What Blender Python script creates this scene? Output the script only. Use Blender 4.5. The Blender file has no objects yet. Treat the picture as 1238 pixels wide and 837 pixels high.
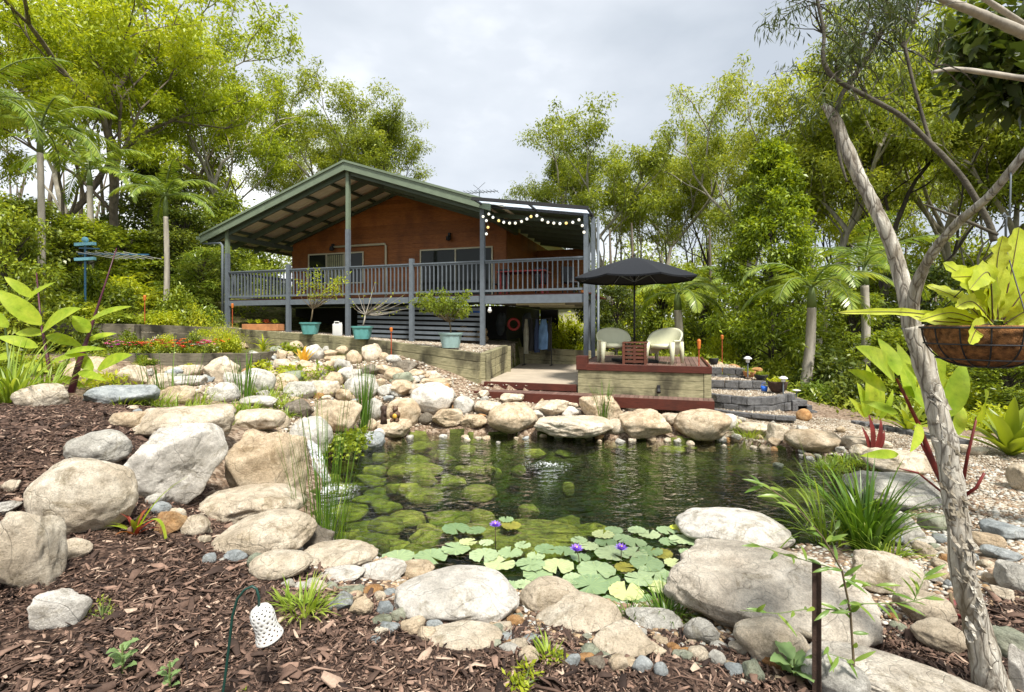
import bpy, bmesh, math, random
import numpy as np
from mathutils import Vector, Matrix, noise as mnoise
R = math.radians
scene = bpy.context.scene
COL = scene.collection
# ------------------------------------------------------------------ camera
F = 600.0; CX = 619.0; HY = 394.0; CZ = 2.0
cam_d = bpy.data.cameras.new('camera'); cam = bpy.data.objects.new('camera', cam_d); COL.objects.link(cam)
cam.location = (0, 0, CZ); cam.rotation_euler = (R(90), 0, 0)
cam_d.sensor_width = 36; cam_d.lens = 36 * F / 1238; cam_d.shift_y = -(418.5 - HY) / 1238
cam_d.clip_start = 0.05; cam_d.clip_end = 3000
scene.camera = cam
# ------------------------------------------------------------------ sky
SUN_EL, SUN_AZ = 58, 155     # elevation, direction the light comes from, degrees clockwise from +Y
world = bpy.data.worlds.new('World'); scene.world = world; world.use_nodes = True
nt = world.node_tree; nt.nodes.clear()
def nn(t, kind, **kw):
    n = t.nodes.new(kind)
    for k, v in kw.items():
        if k.startswith('i_'):
            n.inputs[k[2:].replace('_', ' ')].default_value = v
        else:
            setattr(n, k, v)
    return n
out = nn(nt, 'ShaderNodeOutputWorld'); bg = nn(nt, 'ShaderNodeBackground'); bg.inputs[1].default_value = 0.068
sky = nn(nt, 'ShaderNodeTexSky', sky_type='NISHITA', sun_disc=False)
sky.sun_elevation = R(SUN_EL); sky.sun_rotation = R(SUN_AZ)
tc = nn(nt, 'ShaderNodeTexCoord'); mp = nn(nt, 'ShaderNodeMapping'); mp.inputs['Scale'].default_value = (1, 1, 2.2)
mp.inputs['Location'].default_value = (.35, .1, .2)
no = nn(nt, 'ShaderNodeTexNoise'); no.inputs['Scale'].default_value = 1.7; no.inputs['Detail'].default_value = 6; no.inputs['Roughness'].default_value = .48
cr = nn(nt, 'ShaderNodeValToRGB')
e = cr.color_ramp.elements
e[0].position = .34; e[0].color = (3.6, 3.95, 4.4, 1); e[1].position = .66; e[1].color = (8.4, 8.5, 8.6, 1)
em = cr.color_ramp.elements.new(.5); em.color = (4.9, 5.2, 5.6, 1)
mx = nn(nt, 'ShaderNodeMixRGB'); mx.inputs[0].default_value = .93
L = nt.links.new
L(tc.outputs['Generated'], mp.inputs[0]); L(mp.outputs[0], no.inputs[0]); L(no.outputs[0], cr.inputs[0])
L(sky.outputs[0], mx.inputs[1]); L(cr.outputs[0], mx.inputs[2]); L(mx.outputs[0], bg.inputs[0]); L(bg.outputs[0], out.inputs[0])
sd = bpy.data.lights.new('sun', 'SUN'); sun = bpy.data.objects.new('sun', sd); COL.objects.link(sun)
sd.energy = 2.8; sd.angle = R(10); sd.color = (1, .95, .87)
_d = Vector((math.sin(R(SUN_AZ)) * math.cos(R(SUN_EL)), math.cos(R(SUN_AZ)) * math.cos(R(SUN_EL)), math.sin(R(SUN_EL))))
sun.rotation_euler = _d.to_track_quat('Z', 'Y').to_euler()
vs = scene.view_settings; vs.view_transform = 'Standard'; vs.look = 'None'; vs.gamma = 1; vs.exposure = 1.4; vs.use_curve_mapping = False
scene.cycles.max_bounces = 8; scene.cycles.transparent_max_bounces = 16; scene.cycles.caustics_reflective = False; scene.cycles.caustics_refractive = False

# ------------------------------------------------------------------ helpers
def W(px, py, Y): return Vector(((px - CX) * Y / F, Y, CZ - (py - HY) * Y / F))
def onz(px, py, z):
    Y = F * (CZ - z) / (py - HY); return Vector(((px - CX) * Y / F, Y, z))
def tag(o, label=None, cat=None, group=None, kind=None):
    if label: o['label'] = label
    if cat: o['category'] = cat
    if group: o['group'] = group
    if kind: o['kind'] = kind
    return o
def empty(name, loc=(0, 0, 0), rz=0, label=None, cat=None, group=None, parent=None):
    o = bpy.data.objects.new(name, None); COL.objects.link(o); o.location = loc; o.rotation_euler = (0, 0, rz)
    o.empty_display_size = .1
    if parent: o.parent = parent
    return tag(o, label, cat, group)
class MB:
    def __init__(s): s.v = []; s.f = []; s.n = 0; s.mi = []
    def add(s, V, Fc, m=0):
        V = np.asarray(V, float).reshape(-1, 3); s.v.append(V)
        for f in Fc: s.f.append([i + s.n for i in f]); s.mi.append(m)
        s.n += len(V); return s
    def box(s, x0, x1, y0, y1, z0, z1, m=0):
        V = [(x, y, z) for z in (z0, z1) for y in (y0, y1) for x in (x0, x1)]
        return s.add(V, [(0, 2, 3, 1), (4, 5, 7, 6), (0, 1, 5, 4), (2, 6, 7, 3), (0, 4, 6, 2), (1, 3, 7, 5)], m)
    def hexa(s, P, m=0):   # 8 points: bottom 4 ccw, top 4 ccw
        return s.add(P, [(3, 2, 1, 0), (4, 5, 6, 7), (0, 1, 5, 4), (1, 2, 6, 5), (2, 3, 7, 6), (3, 0, 4, 7)], m)
    def bar(s, a, b, w, h, m=0, up=(0, 0, 1)):
        a = Vector(a); b = Vector(b); d = (b - a).normalized(); u = Vector(up)
        if abs(d.dot(u)) > .98: u = Vector((0, 1, 0))
        x = d.cross(u).normalized(); z = x.cross(d).normalized()
        P = []
        for q in (a, b):
            for sx, sz in ((-1, -1), (1, -1), (1, 1), (-1, 1)): P.append(q + x * sx * w / 2 + z * sz * h / 2)
        return s.add(P, [(0, 1, 2, 3), (7, 6, 5, 4), (0, 4, 5, 1), (1, 5, 6, 2), (2, 6, 7, 3), (3, 7, 4, 0)], m)
    def tube(s, pts, r, n=8, m=0, cap=True):
        pts = [Vector(p) for p in pts]; k = len(pts)
        if not hasattr(r, '__len__'): r = [r] * k
        V = []; ref = Vector((.3, .2, 1)).normalized(); px = None
        for i, p in enumerate(pts):
            d = (pts[min(i + 1, k - 1)] - pts[max(i - 1, 0)])
            d = d.normalized() if d.length > 1e-9 else Vector((0, 0, 1))
            if px is None:
                px = d.cross(ref)
                if px.length < .1: px = d.cross(Vector((1, 0, 0)))
            x = (px - d * px.dot(d)); x = x.normalized(); px = x; y = d.cross(x)
            for j in range(n):
                a = 2 * math.pi * j / n; V.append(p + (x * math.cos(a) + y * math.sin(a)) * r[i])
        Fc = [(i * n + j, i * n + (j + 1) % n, (i + 1) * n + (j + 1) % n, (i + 1) * n + j) for i in range(k - 1) for j in range(n)]
        if cap: Fc += [tuple(range(n))[::-1], tuple((k - 1) * n + j for j in range(n))]
        return s.add(V, Fc, m)
    def lathe(s, prof, n=20, m=0, c=(0, 0, 0)):
        V = [(c[0] + r * math.cos(2 * math.pi * j / n), c[1] + r * math.sin(2 * math.pi * j / n), c[2] + z) for r, z in prof for j in range(n)]
        k = len(prof)
        return s.add(V, [(i * n + j, i * n + (j + 1) % n, (i + 1) * n + (j + 1) % n, (i + 1) * n + j) for i in range(k - 1) for j in range(n)], m)
    def strip(s, rows, m=0):   # grid of rows of points
        n = len(rows[0]); V = [p for r in rows for p in r]
        return s.add(V, [(i * n + j, i * n + j + 1, (i + 1) * n + j + 1, (i + 1) * n + j) for i in range(len(rows) - 1) for j in range(n - 1)], m)
    def ball(s, c, r, n=8, m=0):
        if not hasattr(r, '__len__'): r = (r, r, r)
        V = []; k = n // 2 + 1
        for i in range(k):
            a = math.pi * i / (k - 1) - math.pi / 2
            for j in range(n):
                b = 2 * math.pi * j / n
                V.append((c[0] + r[0] * math.cos(a) * math.cos(b), c[1] + r[1] * math.cos(a) * math.sin(b), c[2] + r[2] * math.sin(a)))
        return s.add(V, [(i * n + j, i * n + (j + 1) % n, (i + 1) * n + (j + 1) % n, (i + 1) * n + j) for i in range(k - 1) for j in range(n)], m)
    def build(s, name, mats, parent=None, smooth=False, bevel=0, solid=0, loc=None, auto=None):
        me = bpy.data.meshes.new(name)
        if s.n: me.from_pydata(np.concatenate(s.v).tolist(), [], s.f)
        return finish(me, name, mats, parent, smooth, bevel, solid, loc, s.mi, auto)
def finish(me, name, mats, parent=None, smooth=False, bevel=0, solid=0, loc=None, mi=None, auto=None):
    if not isinstance(mats, (list, tuple)): mats = [mats]
    for q in mats: me.materials.append(q)
    if mi is not None and len(mats) > 1: me.polygons.foreach_set('material_index', mi)
    if smooth: me.polygons.foreach_set('use_smooth', [True] * len(me.polygons))
    me.update()
    o = bpy.data.objects.new(name, me); COL.objects.link(o)
    if loc is not None: o.location = loc
    if parent: o.parent = parent
    if solid:
        q = o.modifiers.new('solid', 'SOLIDIFY'); q.thickness = solid; q.offset = 0
    if bevel:
        q = o.modifiers.new('bevel', 'BEVEL'); q.width = bevel; q.segments = 2; q.limit_method = 'ANGLE'
    return o
def fastmesh(name, V, k, mats, parent=None, loc=None, smooth=False, mi=None):
    """V: (n*k,3) verts, faces are consecutive k-gons."""
    V = np.ascontiguousarray(V, dtype=np.float32).reshape(-1, 3); n = len(V) // k
    me = bpy.data.meshes.new(name); me.vertices.add(len(V)); me.vertices.foreach_set('co', V.ravel())
    me.loops.add(n * k); me.loops.foreach_set('vertex_index', np.arange(n * k, dtype=np.int32))
    me.polygons.add(n); me.polygons.foreach_set('loop_start', np.arange(n, dtype=np.int32) * k)
    return finish(me, name, mats, parent, smooth, 0, 0, loc, mi)
def idxmesh(name, V, Fi, mats, parent=None, loc=None, smooth=False, mi=None):
    V = np.ascontiguousarray(V, dtype=np.float32).reshape(-1, 3); Fi = np.ascontiguousarray(Fi, dtype=np.int32); n, k = Fi.shape
    me = bpy.data.meshes.new(name); me.vertices.add(len(V)); me.vertices.foreach_set('co', V.ravel())
    me.loops.add(n * k); me.loops.foreach_set('vertex_index', Fi.ravel())
    me.polygons.add(n); me.polygons.foreach_set('loop_start', np.arange(n, dtype=np.int32) * k)
    return finish(me, name, mats, parent, smooth, 0, 0, loc, mi)
def copy_tree(o, parent=None):
    c = o.copy(); COL.objects.link(c); c.parent = parent
    for ch in list(o.children): copy_tree(ch, c)
    return c
def vnoise(P, sc, seed=0):
    return np.array([mnoise.noise((p[0] * sc + seed, p[1] * sc, p[2] * sc)) for p in P])
def unit(a): return a / np.maximum(np.linalg.norm(a, axis=-1, keepdims=True), 1e-9)

# ------------------------------------------------------------------ materials
def newmat(name):
    m = bpy.data.materials.new(name); m.use_nodes = True; m.node_tree.nodes.clear(); return m, m.node_tree
def ramp(t, fac, stops):
    r = nn(t, 'ShaderNodeValToRGB'); el = r.color_ramp.elements
    while len(el) < len(stops): el.new(.5)
    for i, (p, c) in enumerate(stops):
        el[i].position = p; el[i].color = (*c[:3], 1)
    t.links.new(fac, r.inputs[0]); return r.outputs[0]
def noise(t, vec, sc, det=4, rough=.55, dist=0):
    n = nn(t, 'ShaderNodeTexNoise'); n.inputs['Scale'].default_value = sc; n.inputs['Detail'].default_value = det
    n.inputs['Roughness'].default_value = rough; n.inputs['Distortion'].default_value = dist
    if vec is not None: t.links.new(vec, n.inputs[0])
    return n.outputs[0]
def mixc(t, fac, a, b, mode='MIX'):
    m = nn(t, 'ShaderNodeMixRGB', blend_type=mode)
    for i, x in ((0, fac), (1, a), (2, b)):
        if isinstance(x, (int, float)): m.inputs[i].default_value = x
        elif isinstance(x, tuple): m.inputs[i].default_value = (*x[:3], 1)
        else: t.links.new(x, m.inputs[i])
    return m.outputs[0]
def coords(t, rnd=True, which='Object'):
    c = nn(t, 'ShaderNodeTexCoord').outputs[which]
    if rnd:
        oi = nn(t, 'ShaderNodeObjectInfo'); v = nn(t, 'ShaderNodeVectorMath', operation='MULTIPLY_ADD')
        t.links.new(oi.outputs['Random'], v.inputs[0]); v.inputs[1].default_value = (37, 19, 53); t.links.new(c, v.inputs[2]); c = v.outputs[0]
    return c
def mapv(t, c, scale=(1, 1, 1), rot=(0, 0, 0)):
    m = nn(t, 'ShaderNodeMapping'); m.inputs['Scale'].default_value = scale; m.inputs['Rotation'].default_value = rot; t.links.new(c, m.inputs[0]); return m.outputs[0]
def bsdf(t, col, rough=.7, bump=None, bs=.3, bd=.02, metal=0, spec=.4):
    b = nn(t, 'ShaderNodeBsdfPrincipled'); o = nn(t, 'ShaderNodeOutputMaterial')
    if isinstance(col, tuple): b.inputs['Base Color'].default_value = (*col[:3], 1)
    else: t.links.new(col, b.inputs['Base Color'])
    if isinstance(rough, (int, float)): b.inputs['Roughness'].default_value = rough
    else: t.links.new(rough, b.inputs['Roughness'])
    b.inputs['Metallic'].default_value = metal; b.inputs['Specular IOR Level'].default_value = spec
    if bump is not None:
        bp = nn(t, 'ShaderNodeBump'); bp.inputs['Strength'].default_value = bs; bp.inputs['Distance'].default_value = bd
        t.links.new(bump, bp.inputs['Height']); t.links.new(bp.outputs[0], b.inputs['Normal'])
    t.links.new(b.outputs[0], o.inputs[0]); return b
def simple(name, c, rough=.6, var=.25, sc=6, bs=.15, metal=0, spec=.4, stretch=(1, 1, 1)):
    m, t = newmat(name); v = mapv(t, coords(t), stretch); n = noise(t, v, sc, 5)
    c2 = tuple(x * (1 - var) for x in c); c3 = tuple(min(1, x * (1 + var)) for x in c)
    bsdf(t, ramp(t, n, [(.3, c2), (.7, c3)]), rough, noise(t, v, sc * 6, 3), bs, .01, metal, spec); return m
def rockmat(name, a, b, c, spk=.5):
    m, t = newmat(name); v = coords(t)
    big = noise(t, v, 2.1, 6, .65, .6); med = noise(t, v, 9, 7, .75); fine = noise(t, v, 95, 4, .8)
    col = ramp(t, big, [(.32, a), (.5, b), (.68, c)])
    col = mixc(t, ramp(t, med, [(.42, (0, 0, 0)), (.62, (.7, .7, .7))]), col, tuple(x * .62 for x in a))
    sp = ramp(t, fine, [(.34, (.25, .23, .2)), (.43, (.9, .89, .87)), (.6, (1.35, 1.35, 1.35))])
    lich = ramp(t, noise(t, v, 4.2, 8, .78, .8), [(.54, (1.08, 1.08, 1.08)), (.61, (.68, .65, .58)), (.74, (.5, .47, .38))]); col = mixc(t, .85, col, lich, 'MULTIPLY')
    col = mixc(t, spk, col, sp, 'MULTIPLY')
    vo = nn(t, 'ShaderNodeTexVoronoi', feature='DISTANCE_TO_EDGE'); vo.inputs['Scale'].default_value = 2.3
    vd = nn(t, 'ShaderNodeVectorMath', operation='ADD'); t.links.new(v, vd.inputs[0])
    nz = nn(t, 'ShaderNodeTexNoise'); nz.inputs['Scale'].default_value = 3; t.links.new(v, nz.inputs[0]); t.links.new(nz.outputs[1], vd.inputs[1]); t.links.new(vd.outputs[0], vo.inputs[0])
    crack = ramp(t, vo.outputs[0], [(0, (.35, .35, .35)), (.018, (1, 1, 1))])
    col = mixc(t, .45, col, crack, 'MULTIPLY')
    h = mixc(t, .5, noise(t, v, 40, 8, .85), noise(t, v, 6, 8, .75)); h = mixc(t, .35, h, crack, 'MULTIPLY')
    bsdf(t, col, .9, h, 1.0, .055, 0, .2); return m
def leafmat(name, cols, rough=.45, trans=.45, hue=.0, vs=.35, spec=.4, spots=0):
    """cols: list of base colours picked per leaf; clumps vary slowly over the crown"""
    m, t = newmat(name); g = nn(t, 'ShaderNodeNewGeometry'); oi = nn(t, 'ShaderNodeObjectInfo')
    n = noise(t, nn(t, 'ShaderNodeTexCoord').outputs['Object'], vs, 2)
    a = nn(t, 'ShaderNodeMath', operation='MULTIPLY_ADD'); t.links.new(g.outputs['Random Per Island'], a.inputs[0]); a.inputs[1].default_value = .45
    b = nn(t, 'ShaderNodeMath', operation='MULTIPLY_ADD'); t.links.new(n, b.inputs[0]); b.inputs[1].default_value = .9; b.inputs[2].default_value = -.28
    t.links.new(b.outputs[0], a.inputs[2])
    c_ = nn(t, 'ShaderNodeMath', operation='MULTIPLY_ADD'); t.links.new(oi.outputs['Random'], c_.inputs[0]); c_.inputs[1].default_value = .22; t.links.new(a.outputs[0], c_.inputs[2])
    k = len(cols); col = ramp(t, c_.outputs[0], [(.1 + .8 * i / (k - 1), c) for i, c in enumerate(cols)])
    if spots:
        oc = nn(t, 'ShaderNodeTexCoord').outputs['Object']; sn = noise(t, oc, spots, 7, .75); col = mixc(t, .9, col, ramp(t, sn, [(.3, (.55, .5, .35)), (.42, (.9, .92, .9)), (.6, (1.1, 1.08, 1.05)), (.75, (1.25, 1.1, .8))]), 'MULTIPLY')
    p = nn(t, 'ShaderNodeBsdfPrincipled'); t.links.new(col, p.inputs['Base Color']); p.inputs['Roughness'].default_value = rough
    if spots:
        bp = nn(t, 'ShaderNodeBump'); bp.inputs['Strength'].default_value = .4; bp.inputs['Distance'].default_value = .01; t.links.new(sn, bp.inputs['Height']); t.links.new(bp.outputs[0], p.inputs['Normal'])
    p.inputs['Specular IOR Level'].default_value = spec
    tr = nn(t, 'ShaderNodeBsdfTranslucent'); t.links.new(mixc(t, 1., col, (1.5, 1.35, .55), 'MULTIPLY'), tr.inputs[0])
    ms = nn(t, 'ShaderNodeMixShader'); ms.inputs[0].default_value = trans
    t.links.new(p.outputs[0], ms.inputs[1]); t.links.new(tr.outputs[0], ms.inputs[2]); o = nn(t, 'ShaderNodeOutputMaterial'); t.links.new(ms.outputs[0], o.inputs[0]); return m
def timber(name, a, b, stain=(.03, .03, .02), st=.5, sc=3, axis=(1, 8, 8), rough=.75):
    m, t = newmat(name); c = coords(t); v = mapv(t, c, axis)
    g = noise(t, v, sc * 3, 6, .7); big = noise(t, mapv(t, c, (1, 1, .6)), 1.4, 4)
    col = ramp(t, g, [(.3, a), (.7, b)]); col = mixc(t, ramp(t, big, [(.47, (0, 0, 0)), (.62, (st, st, st))]), col, stain)
    gi = nn(t, 'ShaderNodeNewGeometry'); col = mixc(t, .5, col, ramp(t, gi.outputs['Random Per Island'], [(0, (.5, .5, .5)), (1, (1.2, 1.2, 1.2))]), 'MULTIPLY')
    bsdf(t, col, rough, g, .4, .01, 0, .3); return m
M = {}
M['rock_beige'] = rockmat('rock_beige', (.52, .43, .31), (.67, .58, .45), (.76, .70, .58), .5)
M['rock_tan'] = rockmat('rock_tan', (.44, .33, .21), (.62, .50, .35), (.72, .63, .48), .5)
M['rock_grey'] = rockmat('rock_grey', (.43, .41, .36), (.59, .57, .51), (.72, .70, .64), .55)
M['rock_white'] = rockmat('rock_white', (.60, .56, .49), (.74, .70, .63), (.82, .79, .72), .4)
M['rock_blue'] = rockmat('rock_blue', (.26, .29, .30), (.40, .43, .43), (.54, .56, .55), .4)
M['rock_cream'] = rockmat('rock_cream', (.58, .50, .40), (.72, .65, .54), (.80, .75, .66), .5)
M['rock_dark'] = rockmat('rock_dark', (.14, .12, .09), (.22, .19, .15), (.3, .27, .22), .6)
M['rock_orange'] = rockmat('rock_orange', (.36, .17, .06), (.5, .29, .13), (.55, .42, .26), .4)
M['rock_green'] = rockmat('rock_green', (.24, .27, .2), (.36, .38, .28), (.46, .46, .36), .4)
M['rock_algae'] = rockmat('rock_algae', (.10, .14, .02), (.26, .31, .05), (.46, .48, .10), .4)
M['stone_step'] = rockmat('stone_step', (.10, .10, .10), (.16, .16, .165), (.24, .24, .24), .5)
M['paint_grey'] = simple('paint_grey', (.115, .135, .155), .55, .12, 8, .05)
M['paint_green'] = simple('paint_green', (.15, .19, .13), .5, .1, 5, .05)
M['rafter_green'] = simple('rafter_green', (.075, .10, .075), .6, .15, 5, .05)
M['roof_under'] = simple('roof_under', (.78, .74, .64), .6, .08, 3, .03)
M['soffit_grey'] = simple('soffit_grey', (.16, .15, .12), .7, .1, 3, .03)
M['roof_metal'] = simple('roof_metal', (.10, .15, .10), .45, .1, 2, .05, .2)
M['red_board'] = timber('red_board', (.20, .065, .018), (.46, .175, .05), (.12, .04, .014), .5, 2.2, (1, 1, 9), .5)
M['cream'] = simple('cream', (.55, .53, .38), .5, .05, 5, .02)
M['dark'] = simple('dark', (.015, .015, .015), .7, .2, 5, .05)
M['deck_red'] = timber('deck_red', (.065, .018, .012), (.135, .033, .02), (.03, .014, .01), .4, 3, (1, 8, 8), .5)
M['deck_top'] = timber('deck_top', (.13, .075, .06), (.24, .15, .125), (.06, .03, .02), .3, 3, (8, 1, 8), .5)
M['sleeper'] = timber('sleeper', (.17, .16, .085), (.42, .38, .23), (.035, .03, .02), .85, 2.2, (1, 1, 6), .85)
M['sleeper_old'] = timber('sleeper_old', (.10, .09, .065), (.24, .21, .15), (.02, .018, .012), .95, 2.4, (1, 1, 6), .9)
M['concrete'] = simple('concrete', (.40, .34, .26), .8, .15, 2.5, .2)
M['bark_pale'] = None
def glassmat(name, tint=(.02, .025, .02)):
    m, t = newmat(name); bsdf(t, tint, .06, noise(t, coords(t), 1.5, 1), .04, .02, 0, .25); return m
M['glass'] = glassmat('glass')
M['teal'] = simple('teal', (.10, .30, .29), .5, .1, 5, .05)
M['teal_pale'] = simple('teal_pale', (.26, .38, .37), .5, .1, 5, .05)
M['black'] = simple('black', (.02, .02, .022), .6, .2, 8, .05)
M['fabric_black'] = simple('fabric_black', (.009, .011, .015), .95, .2, 30, .1)
M['chair_cream'] = simple('chair_cream', (.58, .58, .41), .4, .05, 3, .02)
M['white'] = simple('white', (.62, .62, .59), .5, .05, 5, .02)
M['rust'] = simple('rust', (.055, .032, .022), .85, .4, 25, .5)
M['rust_red'] = simple('rust_red', (.35, .06, .02), .7, .2, 15, .2)
M['wire_green'] = simple('wire_green', (.01, .045, .035), .4, .1, 5, .02)
M['soil'] = simple('soil', (.09, .06, .04), .95, .4, 12, .5)
M['terracotta'] = simple('terracotta', (.42, .19, .08), .85, .25, 5, .2)
M['blue'] = simple('blue', (.02, .12, .55), .5, .1, 5, .02)
M['coir'] = simple('coir', (.26, .12, .04), .95, .75, 45, 1.0)
M['skyblue'] = simple('skyblue', (.22, .5, .62), .5, .1, 5, .02)
# ------------------------------------------------------------------ terrain heights
def tps(C):
    C = np.array(C, float); n = len(C); P = C[:, :2]
    d = np.linalg.norm(P[:, None] - P[None], axis=2); K = np.where(d > 0, d * d * np.log(d + 1e-9), 0) + np.eye(n) * .02
    A = np.zeros((n + 3, n + 3)); A[:n, :n] = K; A[:n, n] = 1; A[:n, n + 1:] = P; A[n, :n] = 1; A[n + 1:, :n] = P.T
    w = np.linalg.solve(A, np.concatenate([C[:, 2], [0, 0, 0]]))
    def f(x, y):
        s = x.shape; x = x.ravel(); y = y.ravel()
        d = np.sqrt((x[:, None] - P[None, :, 0]) ** 2 + (y[:, None] - P[None, :, 1]) ** 2)
        return ((d * d * np.log(d + 1e-9)) @ w[:n] + w[n] + w[n + 1] * x + w[n + 2] * y).reshape(s)
    return f
def edge(l): return [tuple(onz(px, py, 0))[:2] for px, py in l]
POND = np.array(edge([(392, 575), (398, 556), (425, 543), (470, 531), (520, 524), (600, 525), (700, 529), (800, 533), (880, 533), (955, 545), (1020, 556),
    (1075, 572), (1100, 610), (1085, 650), (1000, 668), (950, 665), (900, 668), (850, 690), (820, 730), (760, 742), (700, 728), (640, 715), (560, 704), (490, 690), (430, 672), (400, 660), (385, 620)]))
def inpoly(x, y, P):
    r = np.zeros(x.shape, bool); n = len(P); j = n - 1
    for i in range(n):
        xi, yi = P[i]; xj, yj = P[j]
        c = ((yi > y) != (yj > y)) & (x < (xj - xi) * (y - yi) / (yj - yi + 1e-12) + xi); r ^= c; j = i
    return r
def pdist(x, y, P, closed=True):
    d = np.full(x.shape, 1e9); n = len(P)
    for i in range(n if closed else n - 1):
        ax, ay = P[i]; bx, by = P[(i + 1) % n]; dx, dy = bx - ax, by - ay
        t = np.clip(((x - ax) * dx + (y - ay) * dy) / (dx * dx + dy * dy + 1e-12), 0, 1)
        d = np.minimum(d, np.hypot(x - ax - t * dx, y - ay - t * dy))
    return d
low = [(0, .5, .42), (-2, 1.2, .48), (2, 1.2, .38), (0, 2.3, .35), (-1., 2.7, .36), (-2.3, 3., .5), (-3.2, 3.3, .68), (-3.7, 4.2, .92), (-4.8, 5.6, 1.05), (-1.8, 3.6, .36),
    (-1.2, 3.7, .2), (0, 3., .24), (1, 2.9, .24), (2.2, 2.5, .3), (3, 2.9, .34), (0, 3.6, .06), (1.5, 3.2, .15), (-2.9, 5.5, .4), (-3.1, 6.5, .45), (-2.6, 4.6, .3),
    (-6.5, 11, .85), (-5, 9.5, .72), (-3.5, 8.5, .45), (-4.2, 7, .72), (-7, 8, 1.0), (-9, 9, 1.15), (-9, 12, 1.3), (-6, 3.5, 1.0), (-6, 0, .9), (-12, 6, 1.4),
    (-3, 11.9, 1.2), (-1.2, 11, .68), (-2, 10, .5), (-2.9, 9.6, .35), (-4.7, 12.4, 1.15), (-6, 12.6, 1.2), (-.6, 10.7, .5), (0, 9.9, .3), (2, 9.7, .3), (4, 9.2, .22), (1, 11.5, .5), (3, 11, .4),
    (5, 9, .22), (6, 8, .2), (5.8, 6.2, .2), (5.2, 4.5, .2), (4, 3.4, .3), (8, 7, .15), (8, 10, .0), (10, 14, -.3), (14, 10, -.4), (7.5, 12, .1), (6, 0, .3), (9, 3, .2),
    (5, 14, .9), (3, 15, 1.0), (8, 20, .2), (2, 20, 1.0), (1, 30, 1.2), (12, 25, -.6), (20, 40, -.5), (25, 15, -1), (-6, 16, 1.3), (-15, 15, 1.6)]
for a in range(0, 360, 30): low.append((150 * math.cos(R(a)), 150 * math.sin(R(a)) + 20, -.5 if math.cos(R(a)) > .1 else 3))
for i in range(0, len(POND), 2): low.append((POND[i][0], POND[i][1], .05))
up = [(-.5, 12, 1.36), (-.8, 14, 1.44), (-3, 14.7, 1.53), (-7.2, 16.1, 1.78), (-9.7, 16.9, 1.95), (-10, 13.5, 2.), (-8.3, 15.3, 1.85), (-3.1, 12.7, 1.56), (-4.9, 13.5, 1.68), (-12, 17, 2.5),
    (-12, 20, 3.1), (-15, 25, 4.2), (-20, 20, 4.2), (-5, 22, 2.2), (-3, 30, 2.6), (0, 25, 2), (-8, 28, 3.2), (-14, 12.5, 2.2), (-20, 12, 2.6), (-40, 40, 6), (-20, 60, 6), (0, 60, 3.5), (-80, 20, 7), (-60, 90, 7), (0, 120, 4)]
fl, fu = tps(low), tps(up)
P_UP = [(-.23, 13.7), (-.74, 11.4), (-3.13, 12.6), (-4.9, 13.4), (-8.33, 15.2), (-9.84, 13), (-14, 12.2), (-30, 11), (-200, 5), (-200, 290), (.6, 290), (.3, 17)]
P_BED = [(-6.0, 11.6), (-8.6, 11.5), (-14, 11.0), (-14, 12.2), (-9.84, 13), (-8.33, 15.2), (-6.2, 14.1)]
P_PATH = [(-.74, 11.35), (-.23, 13.7), (.3, 17.), (3.2, 17.), (1.9, 12.4), (1.36, 10.6), (-.5, 11.1)]
def H(x, y):
    x = np.asarray(x, float); y = np.asarray(y, float)
    z = fl(x, y); far = np.hypot(x, y - 8)
    z = np.where(inpoly(x, y, P_UP) & (pdist(x, y, P_UP[:8], False) > .13), np.clip(fu(x, y), 1.2, 9), z)
    z = np.where(inpoly(x, y, P_BED) & (pdist(x, y, P_BED[:3], False) > .12), 1.31, z); z = np.where(inpoly(x, y, P_PATH), .68, z)
    near = far < 14
    if near.any():
        d = pdist(x, y, POND); ins = inpoly(x, y, POND)
        z = np.where(ins, -np.minimum(1.05, .1 + d * .85), np.where(d < .6, np.minimum(z, .05 + d * .6), z))
    return z
def h1(x, y): return float(H(np.array([x]), np.array([y]))[0])
# ray table for hits
_Ys = np.concatenate([np.arange(1.6, 16, .04), np.arange(16, 60, .25)])
def hit(px, py):
    X = (px - CX) * _Ys / F; z = CZ - (py - HY) * _Ys / F; g = H(X, _Ys); k = np.where(z <= g + 1e-4)[0]
    i = k[0] if len(k) else -1
    return Vector((X[i], _Ys[i], g[i]))
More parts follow.
